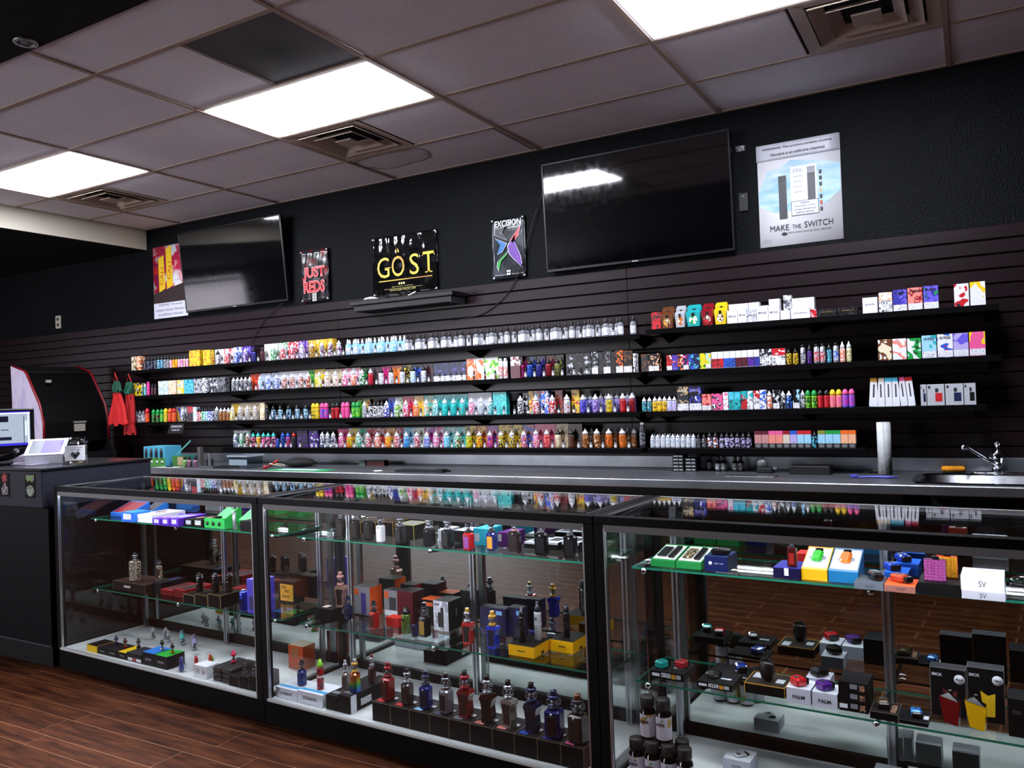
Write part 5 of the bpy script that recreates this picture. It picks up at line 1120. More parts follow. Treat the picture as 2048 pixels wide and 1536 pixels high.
def small_tank(px_u, v, z, c, met, label, H=.05, r=.0105):
    t = empty('vape_tank', tuple(S(px_u, v, z+.0006)), TH); tag(t, label, 'vape tank', G_IN)
    MB().lathe([(r*.9, 0), (r, .002), (r, H*.2), (r*.75, H*.24)], 14).build('base', M(met, .2, .8), t); MB().lathe([(r*.85, H*.24), (r*1.1, H*.34), (r*1.1, H*.5), (r*.85, H*.6)], 14, cap=False).build('tank_glass', TANKG, t)
    MB().lathe([(r*.5, H*.24), (r*.5, H*.6)], 10).build('coil', M('8a8c92', .25, .9), t); MB().lathe([(r, H*.6), (r, H*.75), (r*.6, H*.8), (r*.55, H)], 14).build('cap', M(c, .25), t)
    return t
for k, (bi, fx, fy, c, m_) in enumerate(((1, .9, .6, '1c2448', '2a3058'), (2, .9, .5, '5a0c1c', '7a1424'), (3, .8, .8, '101014', '2a2a2e'), (5, .8, .6, '141418', 'silver'), (6, .75, .5, '1a1a1e', 'gold'))):
    b = dk[bi]; small_tank(b['u0']+(b['u1']-b['u0'])*fx, b['v']+b['d']*fy, b['top'], c, m_, f'{("navy", "dark red", "black", "chrome and black", "gold and black")[k]} tank standing on the small deck cartons')
for k, (u_, v_, c) in enumerate(((.36, .33, 'silver'), (.43, .36, 'silver'), (.50, .33, 'silver'), (.56, .37, 'sky'), (.62, .33, 'turquoise'), (.69, .35, 'lavender'), (.76, .30, 'lavender'))): small_tank(u_, v_, Z, c, 'silver', f'clear glass tank at the back of the left deck, {ordw(k)} from left', .062, .013)
for k, (u_, c) in enumerate(((.995, '3a4a90'), (1.048, 'c02028'), (1.095, 'e05020'))):
    t = empty('blister_pack', tuple(S(u_, .055+.045*k, Z+.0006)), TH); MB().box(-.021, .021, -.014, .014, 0, .078).build('clear_pack', glass('e8ecf4', .08, name='pack_plastic'), t)
    MB().lathe([(.010, .004), (.012, .012), (.012, .03), (.008, .036), (.010, .05), (.006, .07)], 12).build('tank_inside', M(c, .25, .3), t); tag(t, f'clear plastic pack holding a {("blue", "red", "orange")[k]} tank on the left deck', 'pack', G_IN)
b = bx('carton', 'small white carton with a code label on the left deck', 387, 413, 1361, 1332, Z, .07, 'e8eaf0', v=V0); patch(b, 'small_print', .15, .45, .3, .75, art('white', 'black', 'white', 300, (.6, .9))); patch(b, 'small_print', .65, .9, .3, .75, art('white', 'black', 'white', 300, (.6, .9)))
small_tank(1.085, .16, Z, '8ad820', '7ac81c', 'lime green tank on the left deck', .058, .012); 
for s in range(2):
    for k in range(3):
        u_ = 1.272+.066*s; o = MB().bbox(-.03, .03, 0, .15, 0, .021, b=.004).build('zip_case', M('17171a', .6), None, tuple(S(u_, .045, Z+.0008+.0218*k)), TH); MB().box(-.031, .031, -.001, .151, .0100, .0112).build('zip_line', M('4a4038', .5), o); tag(o, f'flat black zip case, {ordw(k)} from the bottom of the {("left", "right")[s]} stack on the left deck', 'case', G_IN)
small_tank(1.30, .12, Z+.0655, 'e8305a', 'c02850', 'hot pink tank on the stacked black zip cases', .06, .012)
for k, (a, c) in enumerate(((458, 478), (478.5, 498), (498.5, 517))):
    b = bx('carton', f'black carton with thin piping, {ordw(k)} from left at the right end of the left deck', a, c, 1383, 1353, Z, .12, '0b0b0d', '1c1a20', v=V0); edges(b, '4a4a50', .0008)
    if k < 2: small_tank((b['u0']+b['u1'])/2+.02, .08, b['top'], '0c0c0e', '5a5c62', f'black tank on the piped cartons, {("left", "right")[k]} one', .05, .011)
b = bx('carton', 'tall orange carton at the back right of the left deck', 577, 606, 1338, 1292, Z, .08, 'c8501c', 'b8a890', 'd05a20', v=.33); patch(b, 'picture', .2, .7, .5, .9, 'amber')
# ------------------------------------------------ middle showcase, upper shelf
Z = SH_UP
for k, (a, c) in enumerate(((684, 708), (712, 738), (742, 772))):
    b = bx('carton', f'low black carton with gold-edged top, {ordw(k)} from left behind the square black mods', a+14, c+14, 1066, 1044, Z, .12, '100c0a', '2a2018', v=.33); edges(b, 'c09040')
for k, p_ in enumerate((682, 710, 737)): mod(p_, 1079+1.5*k, 1022+2*k, Z, 'wide', '0c0b0b', '171312', 'grey', 'black', f'square black mod, {ordw(k)} from left on the upper shelf of the middle showcase', .15, wk=.85, v=.205)
mod(762, 1086, 1027, Z, 'box', 'e0e2e8', 'd0d2da', 'charcoal', 'black', 'white mod with small dark screen on the upper shelf', 0, v=.195, wk=.9)
b = bx('carton', 'black carton with yellow-green edges behind the dark mods', 790, 828, 1080, 1050, Z, .11, '0a0a0b', '8a8c80', '121214', v=.285); edges(b, 'b8b020')
mod(801, 1085, 1031, Z, 'box', '0b0b0d', '151518', 'grey', 'black', 'small black mod in front of the yellow-edged carton', 0, v=.21, wk=1.15)
mod(859, 1093, 1033, Z, 'box', '1a1c20', '0a0a0c', 'silver', 'silver', 'grey-edged black mod with chrome tank, left of the red mod', .2, v=.205, wk=1.2); mod(896, 1095, 1036, Z, 'box', '0a0a0c', '101012', 'silver', 'silver', 'plain black mod with chrome tank next to the red mod', 0, v=.21, wk=1.2)
mod(938, 1102, 1042, Z, 'box', 'c01420', '7a3a80', 'charcoal', 'black', 'bright red mod with violet emblem on the upper shelf', 0, v=.195, wk=1.1); mod(984, 1101, 1041, Z, 'box', '14287a', 'd09030', 'charcoal', 'black', 'dark blue mod with yellow emblem on the upper shelf', .1, v=.225, wk=1.05)
mod(1030, 1106, 1045, Z, 'wide', '241614', '1a1010', 'rose', 'crimson', 'broad dark brown mod with red-tinted tank', 0, v=.215, wk=.98); mod(1084, 1112, 1048, Z, 'wide', '09090b', '0e0e10', 'grey', 'black', 'broad black mod, left of the last two on the upper shelf', .05, v=.21, wk=.98); mod(1142, 1117, 1054, Z, 'wide', '09090b', '0e0e10', 'grey', 'black', 'broad black mod, rightmost on the upper shelf of the middle showcase', .05, v=.21, wk=.98)
b = bx('carton', 'silver white carton behind the chrome-tank mods', 876, 892, 1088, 1060, Z, .10, 'c8ccd4', 'dfe3ea', 'b8bcc4', v=.315); b = bx('carton', 'black carton with a pale top behind the red mod', 908, 940, 1090, 1062, Z, .10, '101014', 'c8ccd4', v=.32)
b = bx('carton', 'turquoise carton between the red and blue mods', 947, 976, 1090, 1058, Z, .11, '22a0b8', '58c4e0', '1c90a8', v=.30); patch(b, 'sticker', .1, .4, .2, .7, 'silver'); b = bx('carton', 'dark purple carton right of the blue mod', 995, 1022, 1096, 1066, Z, .11, '4a1a5e', '6a2a80', '3c144e', v=.30); patch(b, 'barcode_label', .05, .3, .4, .9, BAR)
for k, (a, c) in enumerate(((1048, 1078), (1082, 1116), (1124, 1158))):
    b = bx('carton', f'low black carton with a white printed top, {ordw(k)} from left behind the broad mods', a, c, 1106, 1085, Z, .12, '0c0c0e', 'c8ccd4', v=.315); patch(b, 'white_edge', 0, 1, .72, 1, 'dfe3ea'); patch(b, 'picture', .2, .8, .3, .8, 'charcoal', 'top')
# ------------------------------------------------ middle showcase, lower shelf
Z = SH_LO
b = bx('carton', 'black carton carrying the rose gold mod', 630, 663, 1245, 1218, Z, .12, '100e0e', '1c1a1a', '121010', v=.232); patch(b, 'sticker', .55, .75, .4, .8, 'silver', 'side'); patch(b, 'picture', .2, .5, .2, .5, 'beige', 'top')
mod(665, 1213, 1142, b['top'], 'grip', 'b0887c', '1a1210', 'rose', 'rose', 'rose gold mod standing on a black carton', .2, u=b['u0']+.10, v=.30, wk=.95)
mod(697, 1243, 1192, Z, 'box', '12164a', '0a0c2a', 'navy', 'black', 'dark navy mod beside the black carton', .1, v=.30, wk=1.0)
b = bx('carton', 'tall orange and grey carton picturing a purple device', 708, 740, 1235, 1174, Z, .085, '8a8a90', '3a3432', 'e05a14', v=.365); patch(b, 'picture', .45, .75, .1, .8, '4a3a8a'); patch(b, 'logo_print', .05, .3, .72, .92, 'e05a14'); patch(b, 'base_print', 0, 1, 0, .08, '1a1210')
mod(749, 1260, 1201, Z, 'box', 'b01c18', '4a0c0c', 'charcoal', 'black', 'red and black mod in front of the orange and grey carton', 0, v=.245, wk=1.0)
b = bx('carton', 'grey and orange carton with chrome device picture beside the maroon carton', 768, 795, 1233, 1181, Z, .06, '8a8a90', '2a2624', 'b83020', v=.405); patch(b, 'picture', .4, .9, .3, .75, 'charcoal'); patch(b, 'white_panel', .05, .98, .1, .28, 'white'); patch(b, 'logo_print', .05, .35, .7, .95, 'e05a14')
b = bx('carton', 'tall maroon carton behind the olive green mod', 797, 826, 1247, 1184, Z, .085, '5a1824', '2a2024', '3a1018', v=.37); b = bx('carton', 'bright red low carton left of the olive green mod', 772, 797, 1262, 1236, Z, .05, 'c02820', 'd83a30', v=.30)
mod(813, 1268, 1215, Z, 'tube', '5c7a2a', '4a6222', 'charcoal', 'black', 'olive green thick tube mod', 0, v=.255, wk=2.1)
b = bx('carton', 'black carton with an orange lid behind the gold-emblem mod', 842, 872, 1245, 1200, Z, .07, '140e0c', 'd8581c', '1c1412', v=.395); patch(b, 'logo_print', .2, .8, .75, .9, 'e05a14')
mod(850, 1274, 1206, Z, 'box', '0d0b0a', 'a8843a', 'charcoal', 'black', 'black mod with a golden emblem', 0, v=.25, wk=1.0)
b = bx('carton', 'tall carton with a black device photograph on white marble', 867, 897, 1263, 1203, Z, .10, art('d8d8e4', 'eceef4', 'a8a8b8', 25, (.5, .8)), '17171a', '0e0e10', v=.345); patch(b, 'picture', .3, .68, .12, .62, '1c1a18'); patch(b, 'picture', .48, .68, .62, .78, '141418'); patch(b, 'logo_print', .05, .4, .84, .92, 'grey'); patch(b, 'side_print', .55, .6, .45, .7, 'grey', 'side')
mod(937, 1289, 1217, Z, 'grip', 'c02820', '14100f', 'silver', 'gold', 'red and black curved mod with amber drip tip', 0, v=.252, wk=.95); mod(987, 1297, 1223, Z, 'grip', '1a34c0', '10102a', 'gold', 'gold', 'bright blue curved mod with heart emblem', 0, v=.252, wk=1.0)
for k, (a, c, v_) in enumerate(((961, 1012, .385), (1016, 1044, .40))):
    b = bx('carton', f'dark navy carton with a glowing device picture, {("left", "right")[k]} one behind the blue curved mod', a, c, 1272, 1216, Z, .05, art('16164a', '0c0c28', '2a3aa0', 18, (.6, 1.0)), '1c1c22', v=v_); patch(b, 'logo_print', .62, .85, .76, .9, '7ab0e8'); patch(b, 'picture', .5, .9, .15, .5, '101024')
def ybox(l, a, c, yb, yt, v_, rz):
    b = bx('carton', l, a, c, yb, yt, Z, .13, 'f0b40e', '1a1712', 'e0a40c', v=v_, rz=rz); patch(b, 'logo_print', .35, .65, .45, .55, '5a4408'); patch(b, 'seal', .42, .58, .05, .3, '2a2008', 'side'); return b
yb1 = ybox('yellow carton with black top, front one of the pair on the lower shelf', 1017, 1068, 1317, 1292, .205, 0); yb2 = ybox('yellow carton with black top, rear right one of the pair on the lower shelf', 1101, 1146, 1304, 1282, .315, 0)
mod(1066, 1270, 1203, yb1['top'], 'tube', 'dcdfe6', 'c8ccd4', 'silver', 'charcoal', 'white pen-shaped mod on the front yellow carton', 0, u=yb1['u1']-.035, v=.30, wk=1.15); mod(1041, 1290, 1215, yb1['top'], 'tube', '0a0a0c', '1c1c20', 'grey', 'black', 'black pen-shaped mod on the front yellow carton', 0, u=yb1['u0']+.04, v=.245, wk=1.1); mod(1120, 1277, 1205, yb2['top'], 'tube', '0a0a0c', '16161a', 'grey', 'black', 'black pen-shaped mod on the rear yellow carton', 0, u=(yb2['u0']+yb2['u1'])/2, v=.36, wk=1.1)
# ------------------------------------------------ middle showcase, deck
Z = DECK; V0 = .036
for k, (a, c) in enumerate(((552, 594), (595, 645))):
    b = bx('carton', f'low white carton lettered ECO NANO KIT, {("left", "right")[k]} one on the middle deck', a, c, 1400+9*k, 1378+8*k, Z, .12, 'dfe2ee', 'e4e8f2', 'dfe2ee', v=V0); letter('ECO NANO KIT', INK, b['w']*1.1, b['h']*.28, b['o'], (0, -.0012, b['h']*.5), bold=.015); patch(b, 'blue_stripe', 0, 1, .12, .3, '4aa8e0', 'top'); patch(b, 'sticker', .3, .7, .5, .75, 'charcoal', 'side')
    if k == 0: mod(585, 1372, 1316, b['top'], 'box', '1a2a70', '24326a', 'charcoal', 'black', 'dark blue mod on the left white carton', .1, u=(b['u0']+b['u1'])/2+.03, v=.10, wk=1.05)
    else: mod(635, 1380, 1318, b['top'], 'tube', art('b01c1c', '14141a', 'd8404a', 60, (.6, .9)), 'dfe2ea', 'charcoal', 'lime', 'red and black patterned tube mod with a lime tip', 0, u=b['u0']+.085, v=.09, wk=1.35)
bb_ = []
for k, (a, c) in enumerate(((652, 675), (675.5, 700))):
    b = bx('carton', f'long black carton, {("left", "right")[k]} one under the rainbow mod', a, c, 1428, 1392, Z, .26, '0b0b0c', '201e22', '161518', v=V0); patch(b, 'picture', .1, .9, .1, .2, 'grey', 'top'); bb_.append(b)
    if k: patch(b, 'white_panel', .02, .15, .0, 1, 'd0d2dc', 'side'); patch(b, 'barcode_label', .25, .5, .2, .6, BAR, 'side')
mod(688, 1378, 1320, bb_[0]['top'], 'box', '8a8482', '4a3a36', 'silver', 'silver', 'silver grey slim mod on the long black cartons', 0, u=bb_[0]['u1']-.012, v=.10, wk=.7)
RAIN = bpy.data.materials.new('rainbow_metal'); RAIN.use_nodes = True
def rain(m):
    b = m.node_tree.nodes['Principled BSDF']; b.inputs['Metallic'].default_value = .8; b.inputs['Roughness'].default_value = .2
    tc = NODE(m, 'ShaderNodeTexCoord'); sp = NODE(m, 'ShaderNodeSeparateXYZ'); LINK(m, tc.outputs['Generated'], sp.inputs[0]); r = NODE(m, 'ShaderNodeValToRGB'); e = r.color_ramp.elements
    for k, c in enumerate(('3a2a90', '2a6ac0', '2aa060', 'a0b030', 'c06a2a', '904030')):
        if k < 2: e[k].position = k/5; e[k].color = colr(c)
        else: q = e.new(k/5); q.color = colr(c)
    LINK(m, sp.outputs[2], r.inputs[0]); LINK(m, r.outputs[0], b.inputs['Base Color'])
rain(RAIN)
mod(708, 1390, 1318, bb_[1]['top'], 'box', RAIN, RAIN, 'gold', 'silver', 'shiny rainbow-coloured mod standing on the long black cartons', 0, u=bb_[1]['u0']+.055, v=.085, wk=.9); mod(716, 1366, 1304, bb_[1]['top'], 'box', '3a1014', '2a0a0e', 'silver', 'crimson', 'maroon mod with red tip behind the rainbow mod', 0, u=bb_[1]['u0']+.045, v=.20, wk=.8)
edgepx = [745, 781, 819, 859, 898, 940, 985, 1029, 1075, 1122, 1168]; tp = s_v(745, 1403, V0)[2]-DECK
rowb = []
for k in range(10):
    ym = 1425+(edgepx[k]-745)*.26
    b = bx('carton', f'black carton with copper piping in the front row of the middle deck, {ordw(k)} from left', edgepx[k], edgepx[k+1], ym+20, ym-20, Z, .13, '0a0a0b', '1d191b', '3a1418' if k == 9 else '141214', v=V0, hh=tp); edges(b, '7a6a58', .0008); patch(b, 'picture', .1, .5, .1, .3, ('red', 'red', 'sky', 'navy', 'grey', 'salmon', 'salmon', 'blue', 'indigo', 'pink')[k], 'top'); patch(b, 'seal', .6, .8, .45, .6, 'silver', 'top'); rowb.append(b)
RM_ = [(778, 1326, 'box', '8a0c14', '3a0a0c', 'crimson', 'crimson', 'glossy red mod', 1.0), (805, 1336, 'box', '3a3230', '17110e', 'silver', 'charcoal', 'chrome and black mod', 1.0), (853, 1343, 'box', '10207a', '0a0e30', 'navy', 'navy', 'glossy blue mod', 1.0), (891, 1347, 'box', '7a7880', '0e0e10', 'grey', 'black', 'grey leather and black mod', 1.05), (937, 1343, 'grip', '7a0c12', '2a0608', 'crimson', 'charcoal', 'red curved mod', .95), (976, 1351, 'grip', '2a0e10', '0c0808', 'silver', 'black', 'black and maroon curved mod', .95), (1021, 1362, 'grip', '8a8680', '2a1e18', 'silver', 'black', 'chrome curved mod', .95), (1068, 1367, 'grip', '0e1840', '080c20', 'navy', 'black', 'dark blue curved mod', .95), (1112, 1382, 'box', '101c60', '0a0a14', 'navy', 'navy', 'blue mod with round emblem', 1.2), (1158, 1390, 'box', '1c1210', '0c0806', 'charcoal', 'brown', 'dark brown mod', 1.2)]
for k, (p_, yt, kd, bc, ac, me_, tipc, l, wk) in enumerate(RM_):
    b = rowb[k]; v_ = V0+.045; uu = (b['u0']+b['u1'])/2
    H_ = .118 if k < 4 else .124
    base = s_v(p_, yt, v_)
    t = mod(p_, yt+60, yt, b['top'], kd, bc, ac, me_, tipc, l + ' standing in the front row of black cartons', .12*(k % 3-1), u=uu+.004*(k % 2), v=v_, wk=wk)
# ------------------------------------------------ right showcase, upper shelf
Z = SH_UP
for k, (a, c) in enumerate(((1302, 1350), (1352, 1402))):
    b = wedge('open_box', f'green open box with a white inlay and black device, {("left", "right")[k]} one', a, c, 1139, Z, .15, .022, .05, '157a38', 'e0e8e4', v=.20)
    w_ = b['w']; sl = math.atan2(.028, .15)
    for (x0, x1, y0, y1, cc, hh) in ((-.75, .05, .2, .75, '1c2422' if k == 0 else 'art', .006), (.25, .75, .15, .8, '0c0c0e', .008)):
        m_ = art('1a2a1c', '6a4a2a', 'c0b890', 120, (.5, .8)) if cc == 'art' else M(cc, .3)
        o = MB().bbox(w_*x0, w_*x1, b['d']*y0, b['d']*y1, 0, hh, b=.002, xf=T(0, 0, .0235) @ Matrix.Rotation(sl, 4, 'X')).build('device', m_, b['o'])
b = bx('carton', 'navy carton with white logo carrying a black device on the upper shelf', 1409, 1455, 1144, 1114, Z, .11, '121c4a', '1c2854', '0e1638', v=.20); MB().lathe([(.006, 0), (.006, .0008)], 14, xf=T(-b['w']*.5, -.0002, b['h']*.55) @ Matrix.Rotation(math.pi/2, 4, 'X')).build('logo_print', M('d8dce8', .5), b['o']); letter('GEEK VAPE', M('c8ccd8', .5), b['w']*.8, .004, b['o'], (b['w']*.25, -.001, b['h']*.55)); pod(b, .55, .4, '121214', 'black pod device on the navy carton', .06, .04, .02, .1)
b = bx('carton', 'low navy carton under the dark red standing device', 1546, 1600, 1157, 1137, Z, .12, '100c30', '3a3a90', v=.185); patch(b, 'white_tab', .42, .58, .3, 1, 'white')
t = empty('vape_mod', tuple(S(b['u0']+.055, .21, b['top']+.0006)), TH); MB().bbox(-.014, .014, -.010, .010, 0, .062, b=.003).build('body', M('3a0a0c', .25), t); MB().bbox(-.008, .008, -.0115, -.0102, .01, .045, b=.0005).build('face_panel', M('8a1c18', .3), t); MB().lathe([(.007, .062), (.006, .07)], 12).build('connector', M('2a2a2e', .3), t); tag(t, 'dark red upright device on the low navy carton', 'vape', G_IN)
bx('carton', 'red carton behind the dark red standing device', 1592, 1620, 1140, 1108, Z, .07, 'c02428', 'd03a3a', v=.37)
for k, (a, c, yb_, f, tc_, l) in enumerate(((1603, 1655, 1161, 'd8a80c', '2ab82c', 'yellow open box displaying a green pod device'), (1657, 1717, 1166, '126a9c', 'f07820', 'blue open box displaying an orange pod device'))):
    b = wedge('open_box', l, a, c, yb_, Z, .12, .034, .082, f, 'e6eaee', v=.195+.004*k)
    sl = math.atan2(.048, .12)
    MB().lathe([(.026, .0), (.026, .0012)], 20, sy=.5, xf=T(0, .06, .0595) @ Matrix.Rotation(sl, 4, 'X')).build('recess', M('b0b6bc', .6), b['o']); MB().bbox(-.016, .016, -.03, .028, .001, .014, b=.006, xf=T(0, .06, .0595) @ Matrix.Rotation(sl, 4, 'X')).build('pod_body', M(tc_, .25, coat=.6), b['o']); MB().bbox(-.012, .012, .0285, .042, .002, .011, b=.003, xf=T(0, .06, .0595) @ Matrix.Rotation(sl, 4, 'X')).build('mouthpiece', BLACKG, b['o'])
b = bx('carton', 'grey carton with a dark pod device at the shelf front', 1708, 1767, 1180, 1166, Z, .10, '5a6068', '4a5058', v=.14); letter('SMOANT', INK, b['w']*.6, b['h']*.3, b['o'], (b['w']*.1, -.0012, b['h']*.5)); pod(b, .65, .55, '1c1e22', 'dark grey pod device on the grey carton', .06, .034, .022, -1.1)
b = bx('carton', 'orange-topped carton with an orange pod device at the shelf front', 1768, 1831, 1189, 1172, Z, .10, '8a5a50', 'e0582c', v=.14); letter('SMOANT', INK, b['w']*.6, b['h']*.3, b['o'], (b['w']*.1, -.0012, b['h']*.5)); pod(b, .5, .5, 'b03c1c', 'orange and black pod device on the orange-topped carton', .06, .034, .022, -.6)
for k, (a, c, v_, yb_, yt_) in enumerate(((1768, 1816, .262, 1160, 1146), (1790, 1838, .365, 1146, 1128))):
    b = bx('carton', f'blue carton with a blue pod device, {("front", "rear")[k]} one of the two', a, c, yb_, yt_, Z, .09, '1c4aa0', '2a6ae0', v=v_); pod(b, .3, .4, '2050d0', f'blue pod device on the {("front", "rear")[k]} blue carton', .055, .034, .022, -1.0)
bk = bx('carton', 'wide black carton under the purple studded device', 1836, 1921, 1196, 1168, Z, .13, '0a0a0b', '1a1a1c', v=.145)
def studded(u_, v_, c1, c2, l):
    t = empty('studded_mod', tuple(S(u_, v_, bk['top']+.0006)), TH); tag(t, l, 'vape', G_IN); MB().bbox(-.028, .028, -.010, .010, 0, .062, b=.002).build('body', M(c1, .3), t)
    for i in range(6):
        for j in range(7): MB().add([(-.004, 0, -.004), (.004, 0, -.004), (.004, 0, .004), (-.004, 0, .004), (0, -.003, 0)], [(0, 1, 4), (1, 2, 4), (2, 3, 4), (3, 0, 4), (3, 2, 1, 0)], xf=T(-.0225+.009*i, -.0101, .006+.0084*j)).build('stud', M(c2, .25, .3), t)
    MB().bbox(-.008, .012, -.008, .008, .0622, .070, b=.002).build('mouthpiece', BLACKG, t)
studded((bk['u0']+bk['u1'])/2-.01, .175, '5a1a4a', 'a04a88', 'purple studded square device on the wide black carton'); studded((bk['u0']+bk['u1'])/2+.015, .235, 'c03a14', 'd8a020', 'red and yellow studded square device behind the purple one')
b = bx('carton', 'white carton lettered SV, lower one of the stack at right', 1923, 2011, 1203, 1184, Z, .13, 'a8a8b0', 'e0e4ea', v=.14); patch(b, 'picture', .3, .8, .25, .7, 'peach', 'top'); letter('SV', INK, .016, .012, b['o'], (0, -.0012, b['h']*.5)); o2 = b
b = bx('carton', 'white carton lettered SV, upper one of the stack at right', 1921, 2009, 1183, 1150, o2['top'], .12, 'c4c6d0', 'e6eaf0', v=.143, hh=.038); patch(b, 'picture', .25, .75, .25, .7, 'cream', 'top'); letter('SV', INK, .018, .016, b['o'], (0, -.0012, b['h']*.5))
crumple('plastic_bag', tuple(S(4.49, .25, Z+.001)), .05, glass('c8ccd0', .3, rough=.1, name='bag_film'), 'crumpled clear plastic bag at the right edge of the upper shelf', 'bag', .6, 9)
# ------------------------------------------------ right showcase, lower shelf
Z = SH_LO
def bar_box(l, a, c, yb_, yt_, v_, d=.12):
    b = bx('carton', l, a, c, yb_, yt_, Z, d, '0c0c0d', '1a1a1c', '26241f', v=v_); patch(b, 'sticker', .05, .28, .3, .7, 'dfe2e8'); patch(b, 'barcode_label', .33, .62, .25, .85, BAR); patch(b, 'sticker', .64, .76, .2, .8, 'c8902a'); patch(b, 'sticker', .78, .92, .25, .8, 'silver'); patch(b, 'logo_print', .55, .85, .4, .5, 'silver', 'top'); return b
b = bar_box('black carton with barcode stickers under the teal and red pods', 1301, 1367, 1363, 1345, .215); pod(b, .25, .35, '1a9a90', 'teal pod device on the left black carton', .05, .036, .026, 1.2); pod(b, .75, .6, 'a01c24', 'dark red pod device on the left black carton', .05, .036, .026, 1.4)
b = bar_box('black carton with barcode stickers under the patterned pod', 1394, 1464, 1384, 1367, .20); pod(b, .35, .45, art('1a1a1c', '5a5a58', '8a8a80', 200, (.5, .8)), 'camouflage pod device on the second black carton', .05, .034, .02, 1.2) if False else pod(b, .35, .45, '2c2c2a', 'dark patterned pod device on the second black carton', .05, .034, .02, 1.2)
b = bar_box('black carton behind, carrying the blue pod', 1418, 1500, 1366, 1349, .335, .1); pod(b, .7, .5, '1c3a98', 'deep blue pod device on the rear black carton', .055, .036, .024, -1.1)
b = bx('carton', 'black carton with golden edge under the black fan-shaped device', 1489, 1570, 1398, 1371, Z, .12, '0b0a09', '2a2622', v=.22); edges(b, 'c08a20', .0014); patch(b, 'sticker', .08, .3, .5, .9, 'silver', 'top'); patch(b, 'sticker', .7, .9, .3, .6, 'silver', 'top')
t = empty('fan_shaped_device', tuple(S((b['u0']+b['u1'])/2, .26, b['top']+.0006)), TH); MB().lathe([(.010, 0), (.020, .012), (.026, .035), (.025, .055), (.020, .064)], 18, sy=.55).build('body', M('0c0a09', .4), t)
for k in range(5): MB().bbox(-.003, .003, -.006, .006, .052, .078-.004*abs(k-2), b=.001, xf=T(-.016+.008*k, 0, 0)).build('fin', M('0a0909', .45), t)
tag(t, 'black fan-shaped upright device on the golden-edged carton', 'vape', G_IN)
for k, (a, c, yb_, yt_, cc, l) in enumerate(((1573, 1622, 1413, 1378, 'd02428', 'red'), (1624, 1675, 1422, 1387, '5a2a90', 'purple'))):
    b = bx('carton', f'white carton lettered PALM under the {l} pod device', a, c, yb_, yt_, Z, .09, 'c8cad8', 'd0d4e0', '6a6c74', v=.198); letter('PALM', INK, b['w']*1.0, .011, b['o'], (0, -.0012, b['h']*.45), bold=.02); pod(b, .45, .4, cc, f'{l} rounded pod device on its white carton', .048, .042, .026, .9)
b = bx('carton', 'white carton behind, carrying the black rounded pod', 1612, 1660, 1392, 1358, Z, .08, 'b8bac8', 'c8ccd8', v=.335); pod(b, .5, .4, '161618', 'black rounded pod device on the rear white carton', .048, .042, .026, .9)
for k in range(3):
    q = bx('carton', f'flat black carton, {ordw(k)} from the bottom of the stack beside the white cartons', 1678, 1737, 1428, 1414, Z+.0295*k, .11, '0b0b0c', '17171a', v=.205, hh=.0285); patch(q, 'picture', .4, .65, .35, .85, 'grey'); patch(q, 'small_print', .72, .9, .2, .8, art('0c0c0e', 'peach', 'black', 300, (.5, .7)))
    if k == 0: patch(q, 'sticker', .02, .3, .3, .75, 'white')
b = bx('carton', 'black rounded carton with a camouflage pod device on top', 1740, 1797, 1452, 1426, Z, .09, '0a0a0b', '1a1a1c', v=.18); edges(b, '6a6058'); pod(b, .4, .5, '4a3a22', 'brown camouflage pod device', .052, .036, .022, -1.3); patch(b, 'small_print', .7, .9, .1, .8, art('0c0c0e', 'peach', 'black', 300, (.5, .7)), 'top')
b = bx('carton', 'low black carton with a light blue pod device on top', 1798, 1857, 1460, 1443, Z, .09, '0a0a0b', '141418', v=.18); edges(b, '4a4a4e'); pod(b, .55, .5, '3a80d0', 'light blue pod device', .05, .03, .02, -1.4); patch(b, 'sticker', .8, .98, .3, .6, 'white', 'top')
for k, (a, c, cc) in enumerate(((1861, 1933, '5a1014'), (1935, 2010, 'd8b010'))):
    b = bx('carton', f'tall black carton picturing a {("red", "yellow")[k]} device', a, c, 1444, 1338, Z, .05, '0d0d0e', '3a3a3e', v=.295); letter('SMOK', M('c8ccd2', .5), b['w']*.6, .009, b['o'], (-b['w']*.6, -.0012, b['h']*.86), bold=.02); edges(b, '6a6a6e', .0009)
    MB().lathe([(.014, 0), (.014, .0008)], 20, xf=T(b['w']*.65, -.0002, b['h']*.80) @ Matrix.Rotation(math.pi/2, 4, 'X')).build('round_sticker', M('d0d2d8', .5), b['o']); letter(('Red', 'Yellow')[k], INK, .018, .006, b['o'], (b['w']*.65, -.0016, b['h']*.80), bold=.02)
    MB().add([(-b['w']*.15, -.0008, b['h']*.1), (b['w']*.45, -.0008, b['h']*.12), (b['w']*.5, -.0008, b['h']*.55), (b['w']*.1, -.0008, b['h']*.5), (-b['w']*.3, -.0008, b['h']*.58)], [(0, 1, 2, 3, 4)]).build('picture', M(cc, .5), b['o'])
